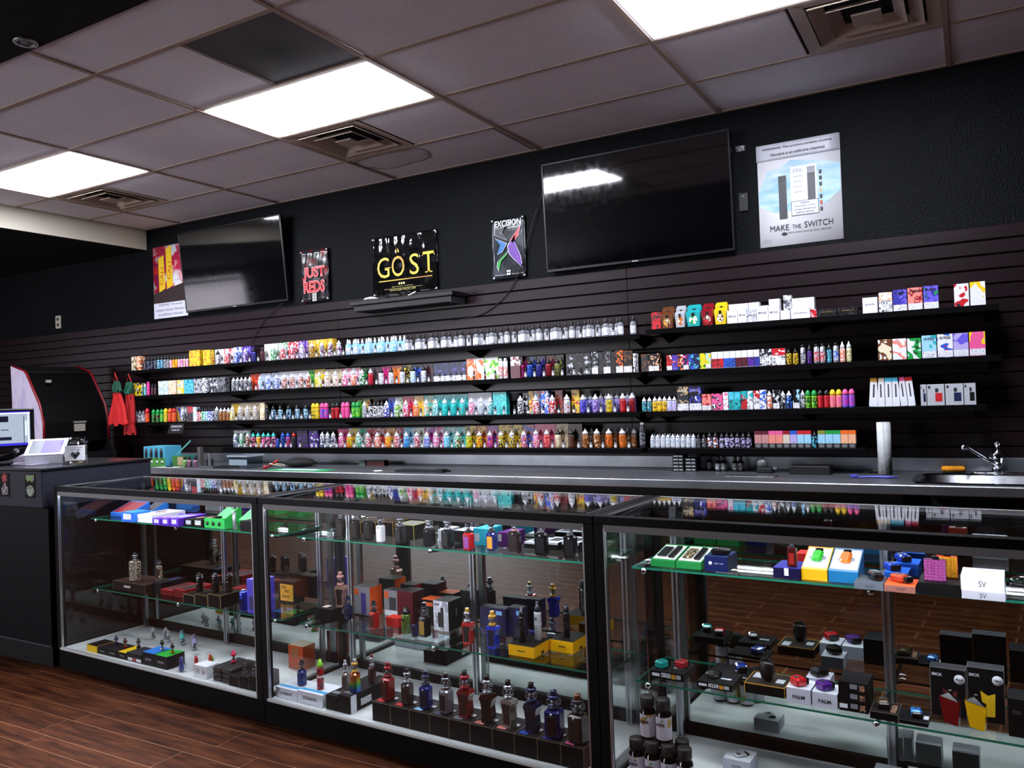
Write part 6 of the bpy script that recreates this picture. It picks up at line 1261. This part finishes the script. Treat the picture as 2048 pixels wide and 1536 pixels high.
def shard(u_, v_, c, l):
    t = empty('angular_mod', tuple(S(u_, v_, Z+.0006)), TH); tag(t, l, 'vape', G_IN); mt = M(c, .25, coat=.4)
    MB().add([(-.018, -.016, .012), (.018, -.016, .004), (.022, .012, .004), (-.02, .012, .012), (-.028, -.020, .085), (.024, -.02, .072), (.026, .014, .072), (-.024, .014, .085), (0, 0, 0)], [(0, 1, 5, 4), (1, 2, 6, 5), (2, 3, 7, 6), (3, 0, 4, 7), (1, 0, 8), (2, 1, 8), (3, 2, 8), (0, 3, 8)]).build('body', mt, t)
    MB().add([(-.026, -.018, .0855), (.022, -.018, .0725), (.024, .012, .0725), (-.022, .012, .0855), (-.004, -.006, .094)], [(0, 1, 4), (1, 2, 4), (2, 3, 4), (3, 0, 4)]).build('top_plate', BLACKG, t); MB().lathe([(.007, .088), (.006, .102)], 12).build('mouthpiece', BLACKG, t)
shard(4.29, .232, '6a0c12', 'dark red angular mod in front of the tall black cartons'); shard(4.355, .225, 'e0ac0c', 'bright yellow angular mod in front of the tall black cartons')
b = bx('carton', 'black carton at the right picture edge of the lower shelf', 2016, 2060, 1470, 1400, Z, .09, '0b0b0c', '17171a', v=.22); patch(b, 'logo_print', .2, .6, .6, .7, 'charcoal')
# ------------------------------------------------ right showcase, deck
Z = DECK; BH = .135
def jar_bottle(u_, v_, z, l):
    r = .026; t = empty('supplement_bottle', tuple(S(u_, v_, z+.0006)), TH); tag(t, l, 'bottle', 'pyramid of black bottles in the right showcase')
    MB().lathe([(r*.92, 0), (r, .004), (r, BH*.66), (r*.72, BH*.73), (r*.70, BH*.75)], 22).build('bottle_body', M('08080a', .1), t); MB().lathe([(r*.86, BH*.75), (r*.9, BH*.77), (r*.9, BH*.98), (r*.84, BH)], 24).build('screw_cap', M('0e0e10', .6), t)
    MB().lathe([(r*1.012, BH*.06), (r*1.012, BH*.60)], 26, cap=False).build('label', art('d8d4e4', 'd8d4e4', 'b89858', 22, (.8, 1.0)), t)
    letter('wave', M('14141a', .5), .030, .011, t, (-.002, -r*1.03, BH*.42), bold=.02); MB().lathe([(.004, 0), (.004, .0006)], 10, xf=T(.004, -r*1.02, BH*.52) @ Matrix.Rotation(math.pi/2, 4, 'X')).build('leaf_mark', M('3a8a3a', .5), t)
JB = []
for k, (p_, y_) in enumerate(((1247, 1488), (1276, 1495), (1309, 1503), (1343, 1511))):
    u_, v_, _ = s_z(p_, y_, Z+BH); JB.append((u_, max(.05, v_)))
base_u = 3.372; sp_ = .0555
for k in range(4): jar_bottle(base_u+sp_*k, .075, Z, f'black bottle with white label in the bottom front row of the pyramid, {ordw(k)} from left')
for k in range(3): jar_bottle(base_u+sp_*(k+.5), .128, Z, f'black bottle in the bottom rear row of the pyramid, {ordw(k)} from left')
for k in range(2): jar_bottle(base_u+sp_*(k+.62), .098, Z+BH+.0008, f'black bottle on top of the pyramid, {("left", "right")[k]} one')
b = bx('carton', 'white carton with a flat white device on the right deck', 1446, 1500, 1542, 1521, Z, .09, 'd0d0e0', 'e0e4ea', v=.262); letter('OVNS', INK, .03, .009, b['o'], (0, -.0012, b['h']*.5), bold=.01)
pod(b, .55, .5, 'dfe2ea', 'flat white device on the white deck carton', .05, .03, .006, .9, dark='2a2a2e')
for k, u_ in enumerate((4.10, 4.19, 4.30)):
    o = MB().box(-.038, .038, 0, .08, 0, .075).build('carton', M('c8ccd4', .5), None, tuple(S(u_, .30+.02*k, Z+.0006)), TH); MB().box(-.02, .02, -.0008, -.0001, .03, .04).build('logo_print', M('6a6c74', .5), o); tag(o, f'white carton low on the right deck behind the shelf clip, {ordw(k)} from left', 'carton', G_IN)
# ================================================================ SALES COUNTER AT LEFT
CT = 1.083
t = empty('sales_counter', (-1.7, -1.955, 0))
MB().box(-.95, .998, -.325, .325, 0, .115).build('kick_board', M('060608', .6, spec=.2), t)
MB().bbox(-.95, .999, -.330, .325, .117, .865, b=.003).build('lower_panel', M('08090d', .5, spec=.1), t)
MB().box(-.95, .9995, -.334, -.3305, .108, .118).build('base_trim', M('3a3a40', .4), t)
MB().bbox(-.95, .97, -.345, .33, .866, CT-.016, b=.003).build('drawer_section', M('2c2e3a', .55, spec=.2), t)
MB().bbox(-.96, .978, -.352, .335, CT-.015, CT, b=.003).build('worktop', M('15151a', .25), t)
tag(t, 'black sales counter at left with stickers on its front', 'counter')
def sticker(px, py, w, h, l, kind):
    q = on_y(px, py, -2.3022); o = MB().box(-w/2, w/2, -.0012, 0, -h/2, h/2).build('sticker', M('08080a', .6, spec=.1), None, (q.x, -2.3005, q.z)); tag(o, l, 'sticker', 'stickers on the sales counter')
    if kind == 'red':
        MB().poly([(w*.36*(1 if k % 2 else .5)*math.cos(k*.449), -.0016, h*.30+w*.36*(1 if k % 2 else .5)*math.sin(k*.449)) for k in range(14)]).build('burst_print', M('b81c18', .5), o)
        MB().poly([(-w*.3, -.0016, -h*.42), (w*.32, -.0016, -h*.40), (w*.3, -.0016, -h*.1), (w*.12, -.0016, h*.10), (-w*.1, -.0016, h*.05), (-w*.32, -.0016, -h*.15)]).build('white_print', art('d8d0d4', '3a1418', '14080a', 90, (.5, .8)), o)
    else:
        MB().poly([(-w*.42, -.0016, h*.46), (-w*.40, -.0016, h*.28), (-.2*w, -.0016, h*.16), (0, -.0016, h*.24), (w*.2, -.0016, h*.14), (w*.4, -.0016, h*.27), (w*.42, -.0016, h*.46)]).build('drip_print', art('7aa848', '8a9a80', '9088b0', 70, (.6, .9)), o)
        MB().poly([(w*.40*math.cos(k*.524), -.0016, -h*.20+h*.24*math.sin(k*.524)) for k in range(12)]).build('white_print', art('dfe8dc', '0c120c', '7a9a7a', 110, (.5, .8)), o)
sticker(9, 970, .10, .132, 'black sticker with a red burst, left one on the counter front', 'red'); sticker(60, 972, .098, .132, 'black sticker with green drips, right one on the counter front', 'green')
# monitor
q = on_z(22, 925, CT); vd = (Vector((CAM.x, CAM.y, 0))-Vector((q.x, q.y, 0))).normalized(); rzc = math.atan2(vd.x, -vd.y)
pr = CAM+ray(70, 896)*4.95; rt = Vector((math.cos(rzc), math.sin(rzc), 0)); pc = pr-rt*.235
t = empty('computer_monitor', (pc.x, pc.y, CT+.0006), rzc)
mb = pr.z-CT; mh = .245
MB().bbox(-.235, .235, -.012, .022, mb, mb+mh, b=.008).build('housing', M('08080c', .35), t); MB().bbox(-.05, .05, .0225, .04, .02, mb+.12, b=.006).build('stand_arm', BLACK, t); MB().bbox(-.12, .12, -.07, .09, 0, .016, b=.005).build('stand_foot', BLACK, t)
SCR = bpy.data.materials.new('lit_screen'); SCR.use_nodes = True
def scr(m, c1, c2, c3, st):
    b = m.node_tree.nodes['Principled BSDF']; b.inputs['Roughness'].default_value = .15; b.inputs['Base Color'].default_value = (.02, .02, .03, 1)
    tc = NODE(m, 'ShaderNodeTexCoord'); sp = NODE(m, 'ShaderNodeSeparateXYZ'); LINK(m, tc.outputs['Generated'], sp.inputs[0]); r = NODE(m, 'ShaderNodeValToRGB'); r.color_ramp.interpolation = 'CONSTANT'; e = r.color_ramp.elements
    e[0].position = 0; e[0].color = colr(c1); e[1].position = .07; e[1].color = colr(c2); q = e.new(.93); q.color = colr(c3); q = e.new(.965); q.color = colr(c1)
    LINK(m, sp.outputs[2], r.inputs[0]); LINK(m, r.outputs[0], b.inputs['Emission Color']); b.inputs['Emission Strength'].default_value = st
scr(SCR, '2a24b0', '8a94a4', 'e8eef8', .45)
s_ = MB().box(-.212, .212, -.0135, -.0122, mb+.022, mb+mh-.018).build('screen', SCR, t)
for (x0, x1, z0, z1, c) in ((.0, .10, .165, .20, '1a2038'), (.04, .115, .055, .075, '28304a'), (.06, .10, .115, .12, '3a4254'), (.178, .182, .03, .20, '5a6478')): MB().box(x0, x1, -.0145, -.0136, mb+z0, mb+z1).build('window_print', M(c, .4), t)
MB().box(.200, .205, -.0145, -.0136, mb+.03, mb+.215).build('scroll_bar', emitter('e8f0ff', .6, 'screen_white'), t); MB().box(.186, .195, -.0145, -.0136, mb+.08, mb+.17).build('scroll_mark', emitter('80d8e8', .5, 'screen_cyan'), t)
tag(t, 'computer monitor with a lit pale screen at the left picture edge', 'monitor')
# tablet on a wedge stand
q = on_z(66, 929, CT); t = empty('payment_tablet', (q.x+.0, q.y+.085, CT+.0006), rzc-.25)
WT = M('dfe2ec', .35)
MB().add([(-.10, -.075, 0), (.10, -.075, 0), (.10, .08, 0), (-.10, .08, 0), (-.10, -.085, .045), (.10, -.085, .045), (.10, .085, .135), (-.10, .085, .135)], [(0, 3, 2, 1), (4, 5, 6, 7), (0, 1, 5, 4), (1, 2, 6, 5), (2, 3, 7, 6), (3, 0, 4, 7)], mi=[0, 0, 0, 1, 0, 1]).build('wedge_stand', [WT, M('0a0a0c', .4)], t)
a_ = math.atan2(.09, .17)
MB().box(-.105, .105, -.094, .094, 0, .010, xf=T(0, 0, .091) @ Matrix.Rotation(a_, 4, 'X')).build('tablet', WT, t)
MB().box(-.085, .085, -.074, .074, .0102, .0112, xf=T(0, 0, .091) @ Matrix.Rotation(a_, 4, 'X')).build('screen', emitter('707888', .45, 'tablet_screen', .02), t); MB().box(-.02, .084, -.073, .073, .0114, .0120, xf=T(0, 0, .091) @ Matrix.Rotation(a_, 4, 'X') @ Matrix.Shear('XY', 4, (0.0, 0.0)) if False else T(0, 0, .091) @ Matrix.Rotation(a_, 4, 'X')).build('side_panel', emitter('3a1ea8', .6, 'tablet_violet', .02), t)
tag(t, 'white tablet with a violet screen panel on a sloping stand', 'tablet')
# glass jar
q = on_z(133, 929, CT); t = empty('glass_jar', (q.x, q.y+.05, CT+.0006), rzc)
MB().lathe([(.058, 0), (.066, .004), (.068, .015), (.068, .105), (.060, .122), (.057, .126), (.057, .150), (.060, .152)], 28, cap=False).build('jar_wall', JAR, t); MB().lathe([(.062, .002), (.0, .003)], 24, cap=False).build('jar_floor', JAR, t)
MB().lathe([(.069, .118), (.071, .124), (.069, .130)], 28, cap=False).build('jar_ring', glass('dfe6f0', .3, name='jar_rim'), t)
m = MB(); n = 12
vs = [(.0695*math.sin(-.85+1.7*i/n), -.0695*math.cos(-.85+1.7*i/n), z) for z in (.022, .108) for i in range(n+1)]
m.add(vs, [(i, i+1, n+2+i, n+1+i) for i in range(n)], 0, True).build('label', PAPER, t)
letter('$1 DONATIONS TOWARDS', INK, .075, .008, t, (0, -.0715, .096), bold=.01); letter('A POOL TABLE', INK, .05, .008, t, (0, -.0715, .083), bold=.01)
MB().poly([(0, -.0712, .03), (.024, -.0712, .058), (.02, -.0712, .070), (.010, -.0712, .072), (0, -.0712, .063), (-.010, -.0712, .072), (-.02, -.0712, .070), (-.024, -.0712, .058)]).build('heart_print', M('3a3c44', .5), t); MB().lathe([(.010, 0), (.010, .0006)], 14, xf=T(0, -.0714, .054) @ Matrix.Rotation(math.pi/2, 4, 'X')).build('ball_print', INK, t)
for k in range(5): MB().bbox(-.022, .022, -.012, .012, 0, .003, b=.001, xf=T(.018*math.cos(k*2.1), .018*math.sin(k*2.1), .006+.006*k) @ Matrix.Rotation(k*.9, 4, 'Z') @ Matrix.Rotation(.3, 4, 'X')).build('banknote', M('6a7a5a' if k % 2 else '8a7a50', .7), t)
tag(t, 'glass donation jar with a white heart label on the sales counter', 'jar')
# scanner and paper on the counter
q = on_z(8, 926, CT); t = empty('barcode_scanner', (q.x+.02, q.y+.02, CT+.0006), rzc)
MB().tube([(-.10, .0, .028), (-.04, 0, .03), (.02, 0, .045), (.06, 0, .075)], [.022, .024, .022, .03], 12).build('handle', M('0a0a0d', .25), t); MB().bbox(.045, .095, -.03, .03, .05, .10, b=.010).build('head', M('0c0c10', .3), t); tag(t, 'black handheld barcode scanner lying beside the tablet', 'scanner')
q = on_z(45, 931, CT); o = MB().bbox(-.16, .16, -.05, .05, 0, .003, b=.001).build('paper_sheets', M('b8b0c8', .6), None, (q.x-.09, q.y+.065, CT+.0006), .0); tag(o, 'flat pale papers along the front edge of the sales counter', 'paper')

# ================================================================ ARCADE CABINET
NV = Vector((1, 0, 0)); WV = Vector((0, 1, 0))
P0 = CAM + ray(21, 731.5)*7.2
def on_plane(px, py, p, n): d = ray(px, py); return CAM + d*((p-CAM).dot(n)/d.dot(n))
def sz(px, py): q = on_plane(px, py, P0, WV); return ((q-P0).dot(NV), q.z)
side = [sz(*p) for p in ((21, 731.5), (47, 742.5), (51, 748), (63, 776), (77.6, 811), (85, 846), (86.4, 887.5))]
back = [sz(*p) for p in ((24, 794), (29.3, 816))]
Bz = side[-1][1]
poly = [(back[0][0]+.0, .0), (side[-1][0]+.02, .0), (side[-1][0]+.02, .8), (side[-1][0]+.09, .92), (side[-1][0]+.09, 1.0), side[-1]] + side[-2::-1] + [back[0]]
Wd = .62
rz = math.atan2(NV.y, NV.x)
t = empty('arcade_cabinet', (P0.x, P0.y, 0), rz)   # local x = NV, local y = WV
LILAC = noisy('lilac_side_art', [(.35, 'c0b4d4'), (.55, 'd8cce4'), (.75, 'b0a8d8')], 4, rough=.5, stretch=(2, 1, 1))
MB().prism(poly, 0, .02).build('side_panel', LILAC, t); MB().prism(poly, Wd-.02, Wd).build('side_panel', M('100c10', .5), t)
REDT = M('7a1018', .35)
for y0 in (.0, Wd-.02):
    MB().tube([(a, y0+.010, b) for a, b in [poly[5]]+side[-2:0:-1]+[side[0]]], .0115, 8).build('edge_moulding', REDT, t)
inner = [(a-.02, b-.0) for a, b in side]
m = MB(); pts = [(a-.018, b-.006) for a, b in side[1:]] 
for (a, b), (c, d) in zip(pts[:-1], pts[1:]): m.add([(a, .022, b), (a, Wd-.022, b), (c, Wd-.022, d), (c, .022, d), (a-.012, .022, b), (a-.012, Wd-.022, b), (c-.012, Wd-.022, d), (c-.012, .022, d)], [(0, 3, 2, 1), (4, 5, 6, 7), (0, 1, 5, 4), (3, 7, 6, 2), (0, 4, 7, 3), (1, 2, 6, 5)])
m.build('front_panel', M('040405', .5, spec=.15), t)
a, b = side[0]; c, d = side[1]
MB().box(0, .02, .022, Wd-.022, 0.05, side[0][1]-.02).build('back_panel', BLACK, t); MB().add([(a+.01, .022, b-.004), (a+.01, Wd-.022, b-.004), (c-.01, Wd-.022, d-.004), (c-.01, .022, d-.004), (a+.01, .022, b-.02), (a+.01, Wd-.022, b-.02), (c-.01, Wd-.022, d-.02), (c-.01, .022, d-.02)], [(0, 3, 2, 1), (4, 5, 6, 7), (0, 1, 5, 4), (3, 7, 6, 2), (0, 4, 7, 3), (1, 2, 6, 5)]).build('top_panel', BLACK, t)
e_ = side[-1][0]
MB().box(e_-.0, e_+.015, .022, Wd-.022, .05, .79).build('lower_panel', BLACK, t); MB().add([(e_+.02, .022, .84), (e_+.08, .022, .94), (e_+.08, Wd-.022, .94), (e_+.02, Wd-.022, .84), (e_-.01, .022, 1.02), (e_+.08, .022, .985), (e_+.08, Wd-.022, .985), (e_-.01, Wd-.022, 1.02)], [(0, 3, 2, 1), (4, 5, 6, 7), (0, 1, 5, 4), (1, 2, 6, 5), (2, 3, 7, 6), (3, 0, 4, 7)]).build('control_panel', M('0c0c0f', .4), t)
q = on_plane(155, 852, P0+NV*side[-3][0], NV) ; ly = (q-P0).dot(WV); xx = side[-2][0]-.014
MB().box(xx, xx+.012, max(.06, ly-.055), max(.06, ly-.055)+.10, q.z-.045, q.z+.02).build('card_holder', M('9a968c', .5), t); MB().box(xx, xx+.014, max(.06, ly-.06), max(.06, ly-.06)+.115, q.z+.03, q.z+.045).build('card_holder', M('8a867c', .5), t)
q = on_plane(86, 763, P0+NV*side[3][0], NV); MB().box(side[3][0]-.03, side[3][0]-.006, .14, .18, q.z-.01, q.z+.015).build('sticker', M('a09c98', .5), t)
tag(t, 'black arcade cabinet with red edge moulding and a lilac side in the far left corner', 'arcade cabinet')

# ---------------------------------------------------------------- aprons hanging from the end of the top shelf
def apron(px, top, bot, wt, wb, Y, label, c1, c2, zsplit, seed):
    rnd = random.Random(seed); a = on_y(px, top, Y); z1 = a.z; z0 = on_y(px, bot, Y).z; n, m_ = 14, 10
    t = empty('apron', (a.x, Y, z1)); vs1 = []
    def cloth(zt, zb, wt_, wb_, mat, nm, ph):
        vs = []; fs = []
        for s in (0, 1):
            for j in range(m_+1):
                k = j/m_; w = wt_+(wb_-wt_)*k; z = zt+(zb-zt)*k
                for i in range(n+1):
                    x = (i/n-.5)*w; y = .016*math.sin(i*1.7+ph+k*1.2)*(.3+k)+.008*math.sin(i*.9+j*.5)+s*.003
                    vs.append((x+.02*k*math.sin(ph), y, z-(.012*math.sin(i*1.1+ph) if j == m_ else 0)))
        N = (n+1)*(m_+1)
        for j in range(m_):
            for i in range(n):
                q = j*(n+1)+i; fs += [(q, q+n+1, q+n+2, q+1), (N+q, N+q+1, N+q+n+2, N+q+n+1)]
        MB().add(vs, fs, 0, True).build(nm, mat, t)
    zs_ = z0+(z1-z0)*zsplit-z1
    cloth(-.07, zs_+.01, wt, wt*1.5, M(c1, .8), 'bib', seed); cloth(zs_, z0-z1, wt*1.4, wb, M(c2, .8), 'skirt', seed+1)
    MB().tube([(-wt*.35, 0, -.075), (-.01, 0, .0), (wt*.35, 0, -.075)], .006, 6).build('neck_strap', M(c2, .8), t)
    tag(t, label, 'apron', 'aprons on the shelf end')
apron(231, 746, 850, .08, .25, -.325, 'green and red cloth apron, front one hanging from the top shelf end', '0e4a36', 'c01418', .62, 1)
apron(258, 748, 868, .09, .20, -.262, 'red cloth apron hanging behind the green-bibbed one', '0f5a40', 'a81014', .66, 5)

# ---------------------------------------------------------------- things on the left part of the steel counter
def wbx(name, label, xl, xr, yb, yt, d, front, top=None, side=None, cat='box', z=None, Y=None):
    z = cz+.0008 if z is None else z
    Yf = on_z((xl+xr)/2, yb, z).y if Y is None else Y
    x0, x1 = x_at(xl, Yf, z+.03), x_at(xr, Yf, z+.03); h = max(.01, on_y((xl+xr)/2, yt, Yf).z-z); w = (x1-x0)/2; mt = lambda c: c if not isinstance(c, str) else M(c, .45)
    o = MB().box(-w, w, 0, d, 0, h, mi=[0, 1, 0, 2, 0, 2]).build(name, [mt(front), mt(top or front), mt(side or front)], None, ((x0+x1)/2, Yf, z)); tag(o, label, cat)
    return dict(o=o, w=w, h=h, d=d, x=(x0+x1)/2, Y=Yf, top=z+h)
b = wbx('display_box', 'light blue and green countertop display box of small black bottles', 288, 330, 930, 893, .16, '4aa8c8', '5ab8d8', '58b4d8', Y=-.50)
patch(b, 'green_panel', 0, 1, 0, .42, '4a9a3a')
for k in range(4):
    MB().lathe([(.014, 0), (.014, .001)], 14, xf=T(-b['w']+2*b['w']*(.14+.24*k), -.0008, b['h']*.2) @ Matrix.Rotation(math.pi/2, 4, 'X')).build('round_print', M('dfe8e4', .5), b['o'])
    MB().lathe([(.012, b['h']*.44), (.012, b['h']*.72), (.006, b['h']*.9)], 10, xf=T(-b['w']+2*b['w']*(.14+.24*k), -.004, 0)).build('bottle_print', M('1a1c24', .4), b['o'])
b = wbx('display_box', 'open teal display carton with green front beside the blue one', 345, 374, 928, 912, .14, '3a7a2a', '2a6a64', '3a8a8a', Y=-.48); patch(b, 'picture', .35, .8, .1, .9, 'tan')
MB().add([(-b['w'], .02, b['h']), (b['w']*1.3, .02, b['h']*2.6), (b['w']*1.3, .024, b['h']*2.6), (-b['w'], .024, b['h']), (b['w']*1.3, .02, b['h']*2.4), (-b['w'], .02, b['h']*.8)], [(0, 5, 4, 1), (0, 1, 2, 3)]).build('open_lid', M('4a9a98', .5), b['o'])
for k, (p_, c, hpx, l) in enumerate(((370, '7aa860', 900, 'bottle with a pale green label'), (379, '8a6474', 903, 'dusky purple bottle, left of the pair'), (390.5, '8a6480', 903, 'dusky purple bottle, right of the pair'))):
    q = on_z(p_, 927, cz); hh = .085; o = MB().lathe([(.018, 0), (.0195, .003), (.0195, hh*.6), (.012, hh*.68)], 14).build('bottle', M(c, .4), None, (q.x, -.53, cz+.0008)); o.location.x = x_at(p_, -.53, cz); MB().lathe([(.012, hh*.68), (.012, hh*.98), (.008, hh)], 12).build('cap', BLACK, o); MB().lathe([(.0198, hh*.15), (.0198, hh*.5)], 14, cap=False).build('label', art(c, 'charcoal', c, 90, (.8, 1)), o); tag(o, f'small black-capped {l} on the left of the steel counter', 'bottle')
b = wbx('carton', 'slim grey upright carton behind the dusky purple bottles', 395, 401, 925, 894, .03, '5a5654', Y=-.40, cat='carton')
for k, (p_, hh, c) in enumerate(((414, .05, '3a3c40'), (419, .09, '9a9ca0'), (425, .06, '2c2c30'))):
    o = MB().bbox(-.007, .007, -.005, .005, 0, hh, b=.002).build('lighter', M(c, .3, .6), None, (x_at(p_, -.40, cz), -.40, cz+.0008)); MB().box(-.006, .006, -.004, .004, hh+.0002, hh+.010).build('lighter_head', CHROME, o); tag(o, f'small upright lighter on the counter, {ordw(k)} from left', 'lighter', 'lighters on the steel counter')
q = on_z(330, 936, cz); o = MB().bbox(-.13, .13, -.045, .045, 0, .004, b=.001).build('paper_pad', M('b8bcb4', .6), None, (q.x, -.60, cz+.0008), .05); MB().bbox(-.02, .05, -.008, .008, .0042, .014, b=.003).build('binder_clip', M('1a2a34', .4), o); tag(o, 'white paper pad with a dark clip at the left counter edge', 'paper')
q = on_z(450, 934, cz); o = MB().bbox(-.09, .09, -.05, .05, 0, .012, b=.004).build('flat_case', M('0a0a0c', .3), None, (x_at(452, -.52, cz), -.52, cz+.0008), .1); MB().box(-.06, .06, -.03, .03, .0122, .0135).build('lid_panel', M('141418', .2), o); tag(o, 'flat black case on the counter left of the clear bin', 'case')
# clear bin
t = empty('plastic_bin', (x_at(492, -.50, cz), -.50, cz+.0008)); A_, B_, C_ = .10, .075, .10
BINM = glass('c8d4dc', .35, rough=.15, name='bin_plastic')
m = MB()
for (x0, x1, y0, y1) in ((-A_, A_, -B_, -B_+.003), (-A_, A_, B_-.003, B_), (-A_, -A_+.003, -B_, B_), (A_-.003, A_, -B_, B_)): m.box(x0, x1, y0, y1, 0, C_)
m.box(-A_, A_, -B_, B_, 0, .003); m.build('bin_walls', BINM, t); m = MB()
for (x0, x1, y0, y1) in ((-A_-.01, A_+.01, -B_-.01, -B_), (-A_-.01, A_+.01, B_, B_+.01), (-A_-.01, -A_, -B_, B_), (A_, A_+.01, -B_, B_)): m.box(x0, x1, y0, y1, C_-.012, C_)
m.build('bin_rim', M('a8b4bc', .35), t); MB().box(-A_+.004, A_-.004, -B_-.0014, -B_-.0002, .025, .07).build('bin_label', M('9ab0bc', .5), t)
tag(t, 'clear plastic storage bin on the steel counter', 'bin')
q = on_z(552, 934, cz); t = empty('red_cord', (x_at(548, -.53, cz), -.53, cz+.0008))
MB().tube([(.055*math.cos(a)*1.3+.03, .03*math.sin(a), .02+.018*math.sin(a*.5)) for a in [k*.42 for k in range(15)]], .004, 6).build('pale_loop', M('c8b8a0', .5), t); MB().tube([(-.07, -.02, .010), (-.03, -.01, .02), (.01, .0, .045), (.03, .01, .065)], .008, 8).build('red_cable', M('b81c20', .5), t); MB().lathe([(.012, 0), (.014, .01), (.010, .022)], 10, xf=T(-.075, -.02, .002)).build('plug', M('c02428', .4), t)
tag(t, 'coil of red and cream cord beside the clear bin', 'cord')
crumple('dark_cloth', (x_at(600, -.35, cz), -.35, cz+.0008), .16, M('0a0a0c', .8), 'crumpled black cloth bag behind the red cord', 'cloth', .22, 6)
o = MB().bbox(-.28, .28, -.06, .06, 0, .004, b=.001).build('cutting_mat', M('2a9a58', .6), None, (x_at(600, -.60, cz), -.60, cz+.0008), .02); MB().box(-.2, .16, -.03, .055, .0042, .005).build('white_paper', M('b8d8d8', .6), o); tag(o, 'green mat with pale papers on it near the counter edge', 'mat')
b = wbx('carton', 'small dark red box on the counter left of centre', 733, 768, 930, 921, .05, '5a1a18', '6a2420', Y=-.20, cat='box'); b2 = wbx('carton', 'small grey-green box beside the dark red one', 718, 730, 930, 921, .04, '6a7a70', Y=-.20, cat='box')
o = MB().bbox(-.20, .20, -.05, .05, 0, .010, b=.003).build('black_tablet', M('08080a', .25), None, (x_at(845, -.52, cz), -.52, cz+.0008), -.03); MB().box(.12, .18, -.03, .03, .0102, .018).build('clamp', BLACK, o); tag(o, 'flat black clipboard lying on the middle of the steel counter', 'clipboard')
o = MB().lathe([(.03, 0), (.032, .002), (.03, .006)], 16).build('white_dish', PAPER, None, (x_at(756, -.56, cz), -.56, cz+.0008)); tag(o, 'small flat white dish left of the black clipboard', 'dish')
